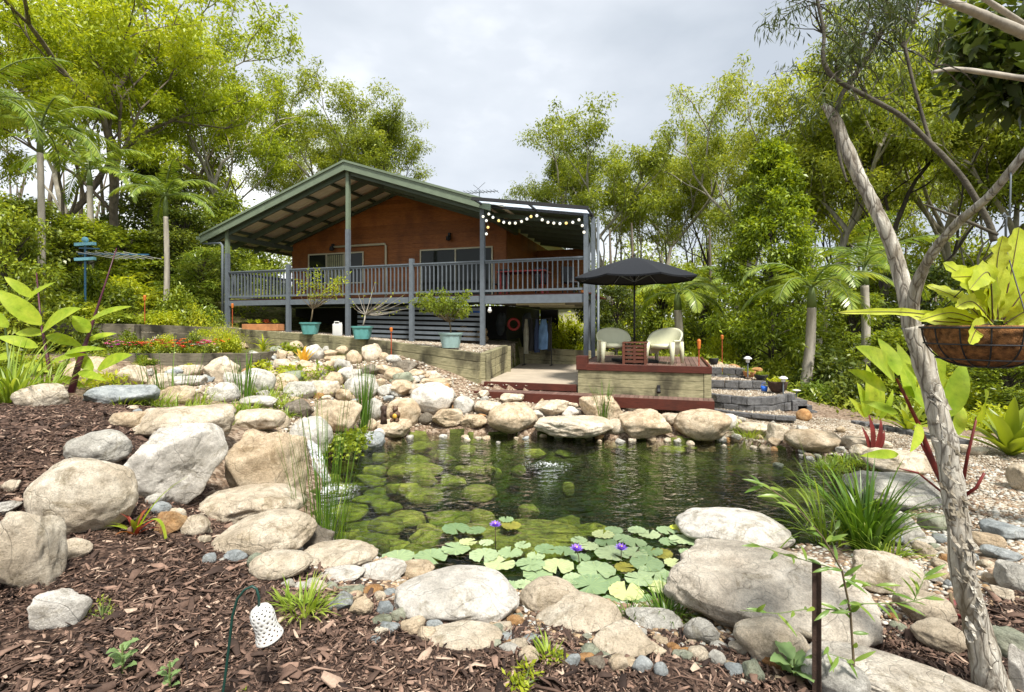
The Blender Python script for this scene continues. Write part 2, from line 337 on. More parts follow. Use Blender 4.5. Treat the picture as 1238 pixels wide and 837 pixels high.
# ------------------------------------------------------------------ ground sheet
def ground():
    ax = lambda a: np.array(sorted(set(np.round(a, 3))))
    xs = ax(np.concatenate([np.arange(-8, 8, .09), np.arange(-20, 20.1, .4), np.arange(-60, 61, 3), np.array([-200, -120, -80, 80, 120, 200])]))
    ys = ax(np.concatenate([np.arange(-3, 1, .4), np.arange(1, 12.6, .09), np.arange(12.6, 18, .2), np.arange(18, 40, 1), np.arange(40, 100, 5), np.array([-60, -20, -8, 140, 200, 290])]))
    X, Y = np.meshgrid(xs, ys); Z = H(X, Y)
    fine = np.sin(X * 5.1 + 1.3 * np.sin(Y * 3.7)) * np.sin(Y * 4.3 + X) * .018 + np.sin(X * 13 + Y * 3) * np.sin(Y * 11 - X * 4) * .006
    path = inpoly(X, Y, P_PATH); Z = Z + np.where(path, 0, fine)
    nx, ny = len(xs), len(ys); V = np.stack([X, Y, Z], -1).reshape(-1, 3)
    i = np.arange(nx - 1)[None] + np.arange(ny - 1)[:, None] * nx; Fi = np.stack([i, i + 1, i + nx + 1, i + nx], -1).reshape(-1, 4)
    cx = V[Fi].mean(1); x, y = cx[:, 0] + np.sin(cx[:, 1] * 9) * .07, cx[:, 1] + np.sin(cx[:, 0] * 8) * .07
    mi = np.full(len(Fi), 3)                                   # forest floor
    mi[(x < 14) & (x > -14) & (y < 12.5) & (y > -10)] = 2       # soil with small stones
    mi[inpoly(x, y, P_MULCH)] = 0; mi[inpoly(x, y, P_GRAVEL)] = 1
    mi[inpoly(x, y, P_UP) & (pdist(x, y, P_UP[:5], False) < 3.2) & (y < 17)] = 1
    mi[inpoly(x, y, POND)] = 4; mi[(mi == 3) & (x > 1.5) & (x < 5) & (y > 10) & (y < 16)] = 1
    o = idxmesh('ground', V, Fi, [M['mulch'], M['gravel'], M['soil_stone'], M['forest'], M['pond_bed']], smooth=True, mi=mi)
    tag(o, kind='structure')
P_MULCH = [(-12, -2), (12, -2), (6, 2.4), (3.6, 3.3), (2.3, 2.9), (1.3, 2.75), (.2, 2.85), (-.6, 3.0), (-1.2, 3.5), (-2.1, 4.1), (-2.7, 4.4), (-3.3, 5.3), (-3.9, 6.3), (-4.9, 6.9), (-12, 6.5)]
P_GRAVEL = [(3.6, 9.6), (5.2, 9.6), (6.6, 9.4), (8.6, 8.6), (11, 6.5), (9.5, 3.6), (4.5, 3.9), (4.6, 4.9), (5.1, 5.6), (5.9, 7.0), (4.9, 8.1), (3.4, 8.7)]
def groundmats():
    def g(name, scs, cols, bs=.8, bd=.03, rough=.95):
        m, t = newmat(name); v = coords(t, False)
        vo = nn(t, 'ShaderNodeTexVoronoi'); vo.inputs['Scale'].default_value = scs; t.links.new(v, vo.inputs[0])
        sep = nn(t, 'ShaderNodeSeparateColor'); t.links.new(vo.outputs['Color'], sep.inputs[0])
        col = ramp(t, sep.outputs[0], cols); col = mixc(t, .5, col, ramp(t, noise(t, v, 2, 5), [(.3, (.55, .55, .55)), (.7, (1.2, 1.2, 1.2))]), 'MULTIPLY')
        inv = ramp(t, vo.outputs['Distance'], [(0, (1, 1, 1)), (.7, (0, 0, 0))]); bsdf(t, col, rough, mixc(t, .3, inv, noise(t, v, scs * 3, 3)), bs, bd, 0, .2); return m
    M['mulch'] = g('mulch', 38, [(0, (.02, .012, .009)), (.4, (.05, .03, .022)), (.75, (.10, .063, .045)), (1, (.18, .12, .09))])
    M['gravel'] = g('gravel', 42, [(0, (.17, .12, .08)), (.35, (.32, .25, .17)), (.7, (.42, .36, .27)), (1, (.58, .54, .46))])
    M['soil_stone'] = g('soil_stone', 26, [(0, (.10, .07, .045)), (.5, (.22, .15, .10)), (1, (.4, .32, .24))])
    M['forest'] = g('forest', 9, [(0, (.05, .045, .02)), (.4, (.09, .10, .025)), (.75, (.14, .15, .04)), (1, (.2, .16, .09))], .5, .05)
    M['pond_bed'] = g('pond_bed', 7, [(0, (.04, .05, .012)), (.5, (.12, .14, .03)), (1, (.26, .27, .07))], .6, .06)
def bedmat():
    m, t = newmat('pond_bed'); v = coords(t, False); n1 = noise(t, v, 2.2, 6, .7, .6); n2 = noise(t, v, 14, 6, .7)
    col = ramp(t, n1, [(.35, (.02, .024, .008)), (.5, (.07, .085, .02)), (.65, (.17, .19, .045))]); col = mixc(t, .6, col, ramp(t, n2, [(.3, (.4, .4, .4)), (.7, (1.3, 1.3, 1.3))]), 'MULTIPLY')
    bsdf(t, col, .95, n2, .6, .05, 0, .1); M['pond_bed'] = m
groundmats(); bedmat(); ground()
# ------------------------------------------------------------------ pond water
def water():
    P = [Vector(p) for p in POND]; c = Vector((.8, 6.2)); P = [c + (p - c) * 1.03 for p in P]
    m, t = newmat('pond_water'); v = coords(t, False)
    # ripples: fine wind chop plus rings spreading from the bubbling outlet and the small fall
    chop = noise(t, mapv(t, v, (1, 1.5, 1)), 4.5, 1, .5, .8); chop2 = noise(t, mapv(t, v, (1, 1.6, 1)), 15, 1, .5, .6)
    def rings(cx, cy, freq):
        s = nn(t, 'ShaderNodeVectorMath', operation='SUBTRACT'); t.links.new(v, s.inputs[0]); s.inputs[1].default_value = (cx, cy, 0)
        ln = nn(t, 'ShaderNodeVectorMath', operation='LENGTH'); t.links.new(s.outputs[0], ln.inputs[0])
        a = nn(t, 'ShaderNodeMath', operation='MULTIPLY'); t.links.new(ln.outputs['Value'], a.inputs[0]); a.inputs[1].default_value = freq
        sn = nn(t, 'ShaderNodeMath', operation='SINE'); t.links.new(a.outputs[0], sn.inputs[0])
        f = nn(t, 'ShaderNodeMath', operation='MULTIPLY_ADD'); t.links.new(ln.outputs['Value'], f.inputs[0]); f.inputs[1].default_value = 1.3; f.inputs[2].default_value = .6
        q = nn(t, 'ShaderNodeMath', operation='DIVIDE'); t.links.new(sn.outputs[0], q.inputs[0]); t.links.new(f.outputs[0], q.inputs[1]); return q.outputs[0]
    def add(a, b, k):
        q = nn(t, 'ShaderNodeMath', operation='MULTIPLY_ADD'); t.links.new(b, q.inputs[0]); q.inputs[1].default_value = k; t.links.new(a, q.inputs[2]); return q.outputs[0]
    s1 = tuple(onz(662, 566, 0))[:2]; s2 = tuple(onz(402, 588, 0))[:2]
    h = add(add(add(chop, chop2, .35), rings(*s1, 42), .11), rings(*s2, 38), .11)
    bp = nn(t, 'ShaderNodeBump'); bp.inputs['Strength'].default_value = 1; bp.inputs['Distance'].default_value = .045; t.links.new(h, bp.inputs['Height'])
    gl = nn(t, 'ShaderNodeBsdfGlossy'); gl.inputs['Roughness'].default_value = .04; t.links.new(bp.outputs[0], gl.inputs['Normal'])
    tr = nn(t, 'ShaderNodeBsdfRefraction'); tr.inputs['IOR'].default_value = 1.1; tr.inputs['Roughness'].default_value = 0; t.links.new(bp.outputs[0], tr.inputs['Normal'])
    tp = nn(t, 'ShaderNodeBsdfTransparent')
    fr = nn(t, 'ShaderNodeFresnel'); fr.inputs[0].default_value = 1.33; t.links.new(bp.outputs[0], fr.inputs[1])
    ms = nn(t, 'ShaderNodeMixShader'); t.links.new(fr.outputs[0], ms.inputs[0]); t.links.new(tp.outputs[0], ms.inputs[1]); t.links.new(gl.outputs[0], ms.inputs[2])
    o = nn(t, 'ShaderNodeOutputMaterial'); t.links.new(ms.outputs[0], o.inputs[0])
    ab = nn(t, 'ShaderNodeVolumeAbsorption'); ab.inputs[0].default_value = (.40, .60, .05, 1); ab.inputs[1].default_value = 1.0; t.links.new(ab.outputs[0], o.inputs['Volume'])
    mb = MB(); n = len(P); V = [(p.x, p.y, 0) for p in P] + [(p.x, p.y, -1.3) for p in P]
    mb.add(V, [tuple(range(n))[::-1], tuple(range(n, 2 * n))] + [(i, (i + 1) % n, n + (i + 1) % n, n + i) for i in range(n)])
    o = mb.build('pond_water', m)
    bm = bmesh.new(); bm.from_mesh(o.data); bmesh.ops.recalc_face_normals(bm, faces=bm.faces); bm.to_mesh(o.data); bm.free()
    tag(o, kind='structure')
water()
# ------------------------------------------------------------------ rocks
_ico = {}
def ico(s):
    if s not in _ico:
        bm = bmesh.new(); bmesh.ops.create_icosphere(bm, subdivisions=s, radius=1)
        _ico[s] = (np.array([v.co[:] for v in bm.verts]), np.array([[v.index for v in f.verts] for f in bm.faces])); bm.free()
    return _ico[s]
def rock_shape(sub, kind, seed):
    rng = np.random.RandomState(seed); D, Fi = ico(sub); r = np.full(len(D), 1.08)
    K, lo, hi = {'round': (7, .86, 1.0), 'ang': (16, .58, .92), 'flat': (10, .74, .98)}[kind]
    N = unit(rng.normal(size=(K, 3))); off = rng.uniform(lo, hi, K)
    if kind == 'flat': N[0] = (0.05, 0.03, 1); off[0] = .7
    if kind == 'ang': N[0] = unit(np.array([rng.normal() * .3, rng.normal() * .3 - .1, 1])); off[0] = .72
    k = 16.0 if kind == 'round' else 48.0
    ac = np.exp(-k * r)
    for n, o in zip(N, off):
        dn = D @ n; rr = np.where(dn > .15, o / np.maximum(dn, .15), 9); ac = ac + np.exp(-k * rr)
    r = -np.log(ac) / k
    P = D * r[:, None]; s = seed * 1.7
    n1 = vnoise(P, 1.7, s); n2 = vnoise(P, 4.5, s + 9); n3 = vnoise(P, 12, s + 5) if sub >= 5 else 0
    a = {'round': (.08, .035, .012), 'ang': (.08, .05, .024), 'flat': (.07, .045, .02)}[kind]
    r = r + n1 * a[0] + n2 * a[1] - np.abs(n3) * a[2] * 1.6
    P = D * r[:, None]
    P = P - (P.max(0) + P.min(0)) / 2; P /= (P.max(0) - P.min(0)) / 2
    return P, Fi
_rk = [100]
def boulder(x0, y0, x1, y1, mat, kind, label, depth=None, zc=None, group=None, name='boulder', deep=.35, kd=.8, tilt=0, sink=None):
    cx, cy = (x0 + x1) / 2, (y0 + y1) / 2; w, h = (x1 - x0) / 2, (y1 - y0) / 2
    ys = _Ys; X = (cx - CX) * ys / F; z = CZ - (cy - HY) * ys / F
    ct = F / math.hypot(F, cx - CX); G = H(X, ys); rx = w * ys / F * ct; V = h * ys / F; ry = np.minimum(rx * kd, V * 2.6); dist = np.hypot(ys, z - CZ); sn = (CZ - z) / dist; cs = ys / dist
    rz = np.sqrt(np.maximum(V ** 2 - (ry * sn) ** 2, (.5 * V) ** 2)) / cs
    if depth is None:
        dp = deep if sink is None else sink
        if zc is not None: g = np.full_like(G, zc)
        else: g = np.maximum(G, -.04)
        k = np.where(z - rz * (1 - dp) <= g)[0]; i = k[0] if len(k) else len(ys) - 1
    else: i = int(np.argmin(abs(ys - depth)))
    _rk[0] += 1; seed = _rk[0]
    sub = 6 if w > 60 else 5 if w > 14 else 4 if w > 6 else 3
    P, Fi = rock_shape(sub, kind, seed)
    S = np.array([rx[i], ry[i], rz[i]]); P = P * S
    if tilt: c, s = math.cos(R(tilt)), math.sin(R(tilt)); P = np.stack([P[:, 0] * c - P[:, 2] * s, P[:, 1], P[:, 0] * s + P[:, 2] * c], 1)
    th = math.atan((cx - CX) / F); c_, s_ = math.cos(th), math.sin(th); loc = np.array([X[i], ys[i], z[i]])
    for it in range(4):      # make the outline in view match the wanted size
        wx = P[:, 0] * c_ + P[:, 1] * s_ + loc[0]; wy = -P[:, 0] * s_ + P[:, 1] * c_ + loc[1]; wz = P[:, 2] + loc[2]; wy = np.maximum(wy, .4)
        u = CX + F * wx / wy; v = HY - F * (wz - CZ) / wy; kx = (x1 - x0) / (u.max() - u.min()); kz = (y1 - y0) / (v.max() - v.min())
        P = P * np.array([kx, min(1, (kx + kz) / 2), min(1.3, kz)]); loc[0] += (cx - (u.max() + u.min()) / 2) * loc[1] / F; loc[2] -= (cy - (v.max() + v.min()) / 2) * loc[1] / F
    o = idxmesh(name, P, Fi, M[mat], loc=tuple(loc), smooth=True); o.rotation_euler.z = -th
    tag(o, label, 'boulder' if name == 'boulder' else 'stone', group); return o
BE, TA, GR, WH, BL, DK, OR = 'rock_beige', 'rock_tan', 'rock_grey', 'rock_white', 'rock_blue', 'rock_dark', 'rock_orange'
ROCKS = [
 # left bank
 (28, 553, 168, 652, BE, 'round', 'large smooth beige boulder sunk in the mulch at the left'),
 (76, 519, 161, 566, GR, 'round', 'grey rounded boulder behind the large beige boulder at left'),
 (147, 511, 276, 618, WH, 'ang', 'huge pale wedge shaped boulder beneath the overhanging flat slab'),
 (150, 488, 286, 541, BE, 'flat', 'broad flat slab with overhanging dark right end on the left bank'),
 (131, 497, 182, 520, TA, 'flat', 'small buff slab at the end of the mulch beside the broad flat slab'),
 (271, 518, 374, 622, TA, 'ang', 'big orange beige block boulder left of the little waterfall'),
 (234, 584, 372, 643, BE, 'flat', 'long low beige boulder below the orange beige block'),
 (255, 615, 384, 677, BE, 'round', 'domed beige boulder in front of the long low beige boulder'),
 (300, 664, 379, 704, BE, 'round', 'small brownish dome boulder at the lower tip of the domed beige boulder'),
 (-16, 618, 82, 724, BE, 'ang', 'big square edged boulder with yellow stain cut off by the left edge'),
 (32, 711, 112, 769, WH, 'ang', 'pale knobbly stone lying alone in the mulch below the square edged boulder'),
 (68, 650, 113, 680, BE, 'round', 'small stone between the square edged and the large beige boulder'),
 (185, 618, 228, 650, OR, 'ang', 'tan orange stone behind the bromeliad'),
 (218, 622, 255, 653, BE, 'round', 'small round stone beside the tan orange stone'),
 (-12, 605, 28, 624, GR, 'ang', 'small grey stone at the left edge above the square edged boulder'),
 (355, 633, 405, 670, DK, 'ang', 'mossy brown ledge rock at the pond edge beside the rushes'),
 (352, 652, 458, 694, BE, 'flat', 'long mossy brown ledge rock curving along the near left pond edge'),
 (12, 463, 84, 497, BE, 'round', 'smooth beige boulder behind the mulch under the broad leaves'),
 (70, 431, 145, 472, TA, 'round', 'brown beige boulder behind the purple stemmed plant'),
 (130, 441, 180, 472, BE, 'ang', 'pale angular boulder below the flower bed wall, leftmost'),
 (100, 465, 194, 494, BL, 'flat', 'long blue grey slab behind the mulch bank'),
 (178, 451, 211, 474, BE, 'round', 'round beige stone right of the blue grey slab'),
 (192, 443, 220, 458, TA, 'round', 'small brownish stone against the flower bed wall'),
 (212, 441, 248, 458, BE, 'flat', 'oblong pale stone against the flower bed wall'),
 (206, 454, 252, 469, GR, 'flat', 'curved grey slab bridging two stones below the flower bed'),
 (245, 430, 290, 467, BE, 'ang', 'tall pointed beige boulder beside the flower bed wall end'),
 (250, 462, 291, 490, GR, 'round', 'grey white rounded boulder below the tall pointed boulder'),
 (188, 466, 238, 493, TA, 'round', 'tan boulder half hidden by grass below the curved grey slab'),
 (284, 445, 334, 483, GR, 'round', 'upright grey beige boulder behind the grass tuft'),
 (281, 432, 295, 444, GR, 'round', 'small round grey stone right of the pointed boulder top'),
 (284, 438, 309, 448, BE, 'flat', 'small flat stone under the round grey stone'),
 (331, 451, 362, 474, TA, 'round', 'round tan boulder with dark speckles above the grass'),
 (288, 478, 336, 495, GR, 'flat', 'low flat grey stone in the grass'),
 (342, 461, 384, 484, GR, 'flat', 'sloping grey green slab in the grass above the dark rock'),
 (280, 494, 346, 525, BE, 'flat', 'smooth flat beige boulder above the waterfall'),
 (342, 482, 380, 507, DK, 'ang', 'dark rough lump of rock above the waterfall'),
 (334, 502, 351, 521, BE, 'round', 'little beige stone below the dark rough rock'),
 (347, 503, 403, 556, GR, 'round', 'grey boulder right of the waterfall with a dark cleft'),
 (377, 483, 438, 528, TA, 'ang', 'big square beige boulder with brown face above the creeping plant'),
 (436, 481, 463, 512, GR, 'round', 'grey boulder left of the bear figurine'),
 (465, 481, 509, 518, TA, 'round', 'rounded tan boulder behind the bear figurine'),
 (455, 506, 498, 530, TA, 'flat', 'flat topped stone carrying the bear figurine'),
 (440, 506, 456, 522, TA, 'round', 'small tan stone left of the figurine stone'),
 (451, 518, 467, 530, WH, 'round', 'little white stone at the foot of the figurine stone'),
 (424, 521, 466, 546, BL, 'flat', 'pale blue grey wedge rock dipping into the pond'),
 (496, 462, 551, 501, WH, 'round', 'big white boulder with grey underside left of the wooden step'),
 (522, 494, 561, 517, TA, 'ang', 'brown rock at the waterline under the big white boulder'),
 (504, 498, 523, 514, DK, 'round', 'dark wet stone at the waterline left of the brown rock'),
 (548, 478, 574, 502, GR, 'round', 'grey round stone right of the big white boulder'),
 (416, 454, 458, 484, GR, 'round', 'rounded grey boulder with dark lower half in the rock slope'),
 (456, 465, 474, 481, GR, 'round', 'small grey stone right of the dark bottomed grey boulder'),
 (472, 459, 503, 481, TA, 'ang', 'beige lump with orange end in the rock slope'),
 (409, 446, 439, 468, GR, 'flat', 'smooth sloping grey stone in the mulch of the rock slope'),
 (372, 460, 412, 483, BE, 'flat', 'low pale rock behind the tufted grass'),
 (418, 423, 438, 444, TA, 'round', 'egg shaped tan boulder near the timber wall'),
 (437, 415, 462, 440, BE, 'ang', 'tall leaning beige boulder against the timber wall'),
 (367, 416, 393, 439, GR, 'round', 'large pale boulder below the left teal pot'),
 (403, 433, 427, 454, GR, 'ang', 'angular grey rock left of the egg shaped boulder'),
 (434, 440, 460, 457, DK, 'ang', 'dark blocky rock below the leaning boulder'),
 (463, 444, 490, 462, TA, 'round', 'rounded brown rock under the dark angular slab'),
 (471, 435, 507, 453, DK, 'ang', 'dark grey angular slab jutting out near the timber wall'),
 (490, 446, 515, 462, TA, 'ang', 'beige block right of the dark jutting slab'),
 (512, 448, 534, 461, BE, 'ang', 'small beige block behind the driftwood'),
 (466, 429, 485, 440, GR, 'flat', 'small flat grey stone on top of the rock slope'),
 (458, 426, 470, 438, TA, 'round', 'little tan stone right of the leaning boulder'),
 (348, 412, 368, 427, TA, 'round', 'light brown stone right of the yellow bromeliad against the wall'),
 (389, 418, 403, 428, GR, 'round', 'small grey stone high against the timber wall'),
 (391, 423, 409, 436, TA, 'ang', 'small tan wedge stone below the little grey one'),
 (406, 418, 422, 431, TA, 'round', 'small brown stone left of the egg shaped boulder'),
 (391, 430, 419, 438, TA, 'flat', 'thin tan slab lying on the small stones'),
 (379, 437, 393, 450, GR, 'round', 'small squarish grey stone behind the yellow bromeliad'),
 (390, 436, 405, 450, TA, 'ang', 'small squarish tan stone left of the angular grey rock'),
 (507, 457, 547, 470, TA, 'flat', 'long flat tan slab behind the big white boulder'),
 (332, 422, 348, 437, TA, 'ang', 'small diamond shaped brown stone below the bromeliad on the wall'),
 (320, 426, 335, 436, BE, 'round', 'small pale stone right of the green bromeliad'),
 (298, 425, 316, 438, GR, 'round', 'grey stone under the green bromeliad'),
 (330, 434, 356, 449, BE, 'flat', 'pale flat stone right of the leafy clump'),
 (346, 436, 372, 446, BE, 'round', 'oval stone behind the yellow bromeliad'),
 # back row in front of the wooden step
 (573, 484, 608, 504, BE, 'flat', 'flat beige stone below the left end of the wooden step'),
 (556, 501, 591, 519, TA, 'flat', 'low tan stone at the waterline left of the round boulder'),
 (604, 475, 635, 489, BE, 'flat', 'small slab propped against the wooden step behind the round boulder'),
 (589, 486, 650, 525, TA, 'round', 'big round tan boulder at the back waterline below the path'),
 (645, 483, 688, 506, BE, 'ang', 'craggy beige stone right of the round boulder'),
 (665, 480, 688, 491, BE, 'flat', 'thin pale stone under the wooden step edge'),
 (682, 484, 703, 494, BE, 'round', 'small round stone left of the tall beige block'),
 (679, 491, 703, 507, WH, 'ang', 'little white wedge stone left of the tall beige block'),
 (645, 502, 742, 530, BE, 'flat', 'long flat boulder lying at the back waterline'),
 (700, 478, 754, 512, TA, 'ang', 'tall beige block boulder behind the grass tuft'),
 (732, 506, 757, 526, BE, 'round', 'small stone between the long flat and the orange patched boulder'),
 (752, 486, 779, 499, WH, 'flat', 'pale grey stone under the wooden step behind the orange patched boulder'),
 (747, 494, 813, 531, TA, 'ang', 'orange patched boulder at the back waterline'),
 (798, 499, 832, 516, BE, 'flat', 'low stone left of the big brown dome under the step leg'),
 (814, 494, 885, 534, TA, 'round', 'big brown domed boulder with dark cracks at the back waterline'),
 (866, 500, 892, 522, WH, 'flat', 'white stone right of the big brown dome'),
 (889, 510, 930, 528, BE, 'flat', 'grey green stone behind the bright moss tuft'),
 (925, 511, 955, 538, BE, 'ang', 'knobbly beige stone right of the moss tuft'),
 (947, 518, 1017, 548, TA, 'flat', 'long tan boulder on the right shore of the pond'),
 (1014, 526, 1080, 547, BE, 'flat', 'long thin pinkish slab beside the gravel path'),
 (1026, 537, 1057, 557, BE, 'round', 'pale stone beneath the thin pinkish slab'),
 (1040, 541, 1128, 577, BE, 'flat', 'broad pale boulder behind the mossy patch'),
 (1018, 569, 1148, 624, GR, 'flat', 'wide flat topped rock with dark undercut beside the paperbark trunk'),
 (962, 494, 982, 511, OR, 'round', 'rounded reddish boulder at the end of the lowest block step'),
 (1158, 537, 1196, 552, BE, 'flat', 'flat pale stone on the gravel near the agave'),
 # right foreground
 (816, 613, 962, 670, WH, 'round', 'pale domed boulder at the near right pond edge'),
 (800, 651, 1068, 786, 'rock_cream', 'ang', 'huge sloping beige boulder behind the rusty star post', None, None, None, 'boulder', .45, .8, -5),
 (886, 744, 980, 808, BE, 'round', 'rounded beige boulder in front of the huge sloping one'),
 (1026, 664, 1124, 724, BE, 'ang', 'angular grey beige rock right of the huge sloping boulder'),
 (1031, 689, 1098, 719, OR, 'ang', 'yellow ochre stone in front of the angular rock'),
 (1078, 709, 1158, 758, BE, 'flat', 'flat pale rock left of the paperbark trunk'),
 (1100, 746, 1174, 792, BE, 'round', 'domed pale rock at the foot of the paperbark trunk'),
 (968, 782, 1252, 880, 'rock_cream', 'flat', 'long low boulder across the bottom right corner'),
 (968, 784, 1054, 850, GR, 'round', 'grey boulder at the left end of the long low boulder'),
 (1076, 618, 1120, 667, GR, 'ang', 'grey wedge rock right of the strap leaf clump'),
 (1108, 620, 1152, 646, 'rock_green', 'round', 'greenish rock beside the paperbark trunk'),
 (1183, 627, 1246, 657, BL, 'flat', 'blue grey slab at the gravel edge'),
 (1168, 642, 1218, 667, TA, 'flat', 'tan slab below the blue grey slab'),
 (1183, 658, 1238, 682, BL, 'flat', 'lower blue grey slab right of the trunk'),
 (1200, 676, 1256, 722, GR, 'flat', 'pale rock cut by the right edge above the red pot'),
 (1186, 756, 1250, 803, 'rock_green', 'flat', 'greenish flat rock right of the trunk foot'),
 (1218, 778, 1262, 850, WH, 'ang', 'knobbly white rock in the bottom right corner'),
 (1215, 560, 1275, 600, BE, 'flat', 'pale flat rock on the gravel at the right edge'),
 # near rim
 (476, 683, 628, 758, WH, 'round', 'big pale grey boulder at the near pond edge in the centre'),
 (628, 696, 706, 746, BE, 'round', 'pale boulder behind the dark edged one at the near pond edge'),
 (647, 715, 752, 769, BE, 'ang', 'dark edged beige boulder on the pebbles at the near pond edge'),
 (716, 749, 793, 797, BE, 'ang', 'squarish beige boulder right of the dark edged one'),
 (756, 734, 827, 764, GR, 'flat', 'low grey boulder in front of the fine grass tuft'),
 (826, 746, 870, 782, GR, 'round', 'small grey boulder left of the foot of the huge sloping boulder'),
 (516, 750, 608, 790, BE, 'flat', 'half buried beige rock below the big pale grey boulder'),
 (434, 674, 492, 707, WH, 'flat', 'white oblong rock left of the big pale grey boulder'),
 (478, 676, 526, 704, TA, 'flat', 'tan rock tucked behind the big pale grey boulder'),
 (376, 683, 442, 708, WH, 'flat', 'pale flat rock above the grass tuft in the mulch'),
 (395, 706, 442, 726, 'rock_green', 'flat', 'small green grey rock behind the cobbles'),
]
for r in ROCKS: boulder(*r)
SHORE = [r for r in ROCKS]
# cobbles: (x0,y0,x1,y1,colour)
cob_names = {BL: 'blue grey', TA: 'tan', BE: 'beige', GR: 'grey', OR: 'orange', 'rock_green': 'greenish', WH: 'white', DK: 'dark brown'}
COB = [(395, 714, 427, 744, BL), (421, 720, 452, 747, TA), (455, 726, 476, 746, BL), (472, 734, 494, 753, 'rock_green'), (449, 742, 474, 758, 'rock_green'), (456, 751, 484, 770, BL),
 (484, 744, 515, 770, TA), (504, 757, 527, 777, TA), (514, 749, 536, 768, BL), (437, 706, 464, 722, OR), (451, 714, 467, 728, BE), (494, 732, 518, 746, 'rock_green'), (600, 764, 622, 780, BL), (603, 776, 628, 792, GR),
 (625, 765, 662, 784, BL), (627, 780, 652, 804, TA), (681, 784, 708, 798, WH), (702, 777, 727, 796, 'rock_green'), (682, 790, 702, 808, BL), (707, 792, 732, 812, DK), (735, 790, 760, 816, TA),
 (763, 792, 790, 816, BL), (772, 774, 806, 796, TA), (805, 776, 824, 792, OR), (812, 785, 838, 804, 'rock_green'), (831, 780, 858, 804, BE), (790, 800, 808, 822, BL), (856, 785, 878, 808, GR), (875, 800, 902, 820, BL),
 (897, 796, 925, 828, 'rock_green'), (915, 780, 962, 812, OR), (1004, 770, 1030, 794, 'rock_green'), (612, 743, 634, 760, OR), (640, 768, 664, 782, BE), (700, 765, 720, 779, 'rock_green'),
 (170, 560, 183, 582, TA), (160, 582, 175, 600, TA), (0, 580, 26, 596, BE), (244, 668, 262, 684, BL), (258, 672, 284, 684, GR), (270, 664, 300, 682, BL), (298, 668, 320, 690, 'rock_green'),
 (175, 596, 200, 612, GR), (180, 606, 208, 622, BL), (210, 614, 226, 628, BE), (378, 694, 402, 706, BE), (1115, 690, 1142, 706, WH), (1140, 700, 1153, 715, BL), (1150, 690, 1166, 700, BE), (1074, 750, 1098, 766, 'rock_green'),
 (1170, 668, 1184, 680, BL), (1180, 676, 1204, 690, TA), (1168, 650, 1180, 662, GR), (1165, 690, 1180, 702, BE), (1110, 648, 1132, 662, GR), (1126, 644, 1148, 660, BL), (1130, 660, 1150, 674, BE),
 (576, 500, 588, 506, OR), (160, 494, 172, 502, BL), (170, 497, 184, 504, BL), (182, 500, 196, 508, OR), (152, 490, 168, 497, BE), (866, 504, 876, 512, TA)]
_cq = []
def cobble(c): _cq.append(c)
def cobble_make(c, lab=None):
    x0, y0, x1, y1, mt = c
    return boulder(x0, y0, x1, y1, mt, 'ang' if (int(x0) * 7 + y0) % 3 else 'round', lab or f'{cob_names[mt]} cobble among the mixed river cobbles round the pond', name='cobble', deep=.3, group='river cobbles round the pond')
for c in COB: cobble(c)
rnd = random.Random(5)
bands = [((360, 700), (470, 760), 16, 9), ((520, 758), (760, 800), 30, 9), ((760, 768), (1000, 825), 22, 10), ((150, 570), (300, 690), 14, 8), ((1060, 640), (1238, 720), 26, 8), ((250, 485), (520, 470), 30, 6), ((560, 482), (860, 505), 26, 6), ((860, 505), (1060, 540), 18, 6), ((300, 430), (520, 450), 26, 6), ((440, 700), (640, 760), 18, 6), ((1000, 720), (1200, 780), 16, 7), ((490, 530), (860, 533), 26, 5), ((870, 532), (1040, 556), 26, 6), ((350, 445), (520, 472), 26, 10), ((420, 440), (570, 490), 14, 9), ((180, 450), (350, 468), 20, 9), ((1060, 640), (1238, 720), 16, 13)]
for (ax, ay), (bx, by), n, sz in bands:
    for i in range(n):
        u = rnd.random(); x = ax + (bx - ax) * u + rnd.gauss(0, 6); y = ay + (by - ay) * u + rnd.gauss(0, 9 if sz > 5 else 2); s = sz * rnd.uniform(.6, 1.35)
        cobble((x - s, y - s * .7, x + s, y + s * .7, rnd.choice([BE, TA, GR, BL, TA, 'rock_green', BE, GR, TA, OR])))
_cq.sort(key=lambda c: -(c[2] - c[0])); small = []
for i, c in enumerate(_cq):
    o = cobble_make(c)
    if i >= 290: small.append(o)
def join_stuff(obs, name, label, cat):
    V, Fc, mi, ms, n = [], [], [], [], 0
    for o in obs:
        me = o.data; c, s_ = math.cos(o.rotation_euler.z), math.sin(o.rotation_euler.z); P = np.array([v.co[:] for v in me.vertices]); P = np.stack([P[:, 0] * c - P[:, 1] * s_, P[:, 0] * s_ + P[:, 1] * c, P[:, 2]], 1) + np.array(o.location)
        if me.materials[0] not in ms: ms.append(me.materials[0])
        F_ = np.array([p.vertices[:] for p in me.polygons]) + n; V.append(P); Fc.append(F_); mi += [ms.index(me.materials[0])] * len(F_); n += len(P); bpy.data.objects.remove(o)
    if len(ms) == 1: ms = ms * 2
    o = idxmesh(name, np.concatenate(V), np.concatenate(Fc), ms, smooth=True, mi=mi); tag(o, label, cat, kind='stuff')
join_stuff(small, 'small_cobbles', 'small mixed cobbles filling the gaps between the boulders', 'cobbles')
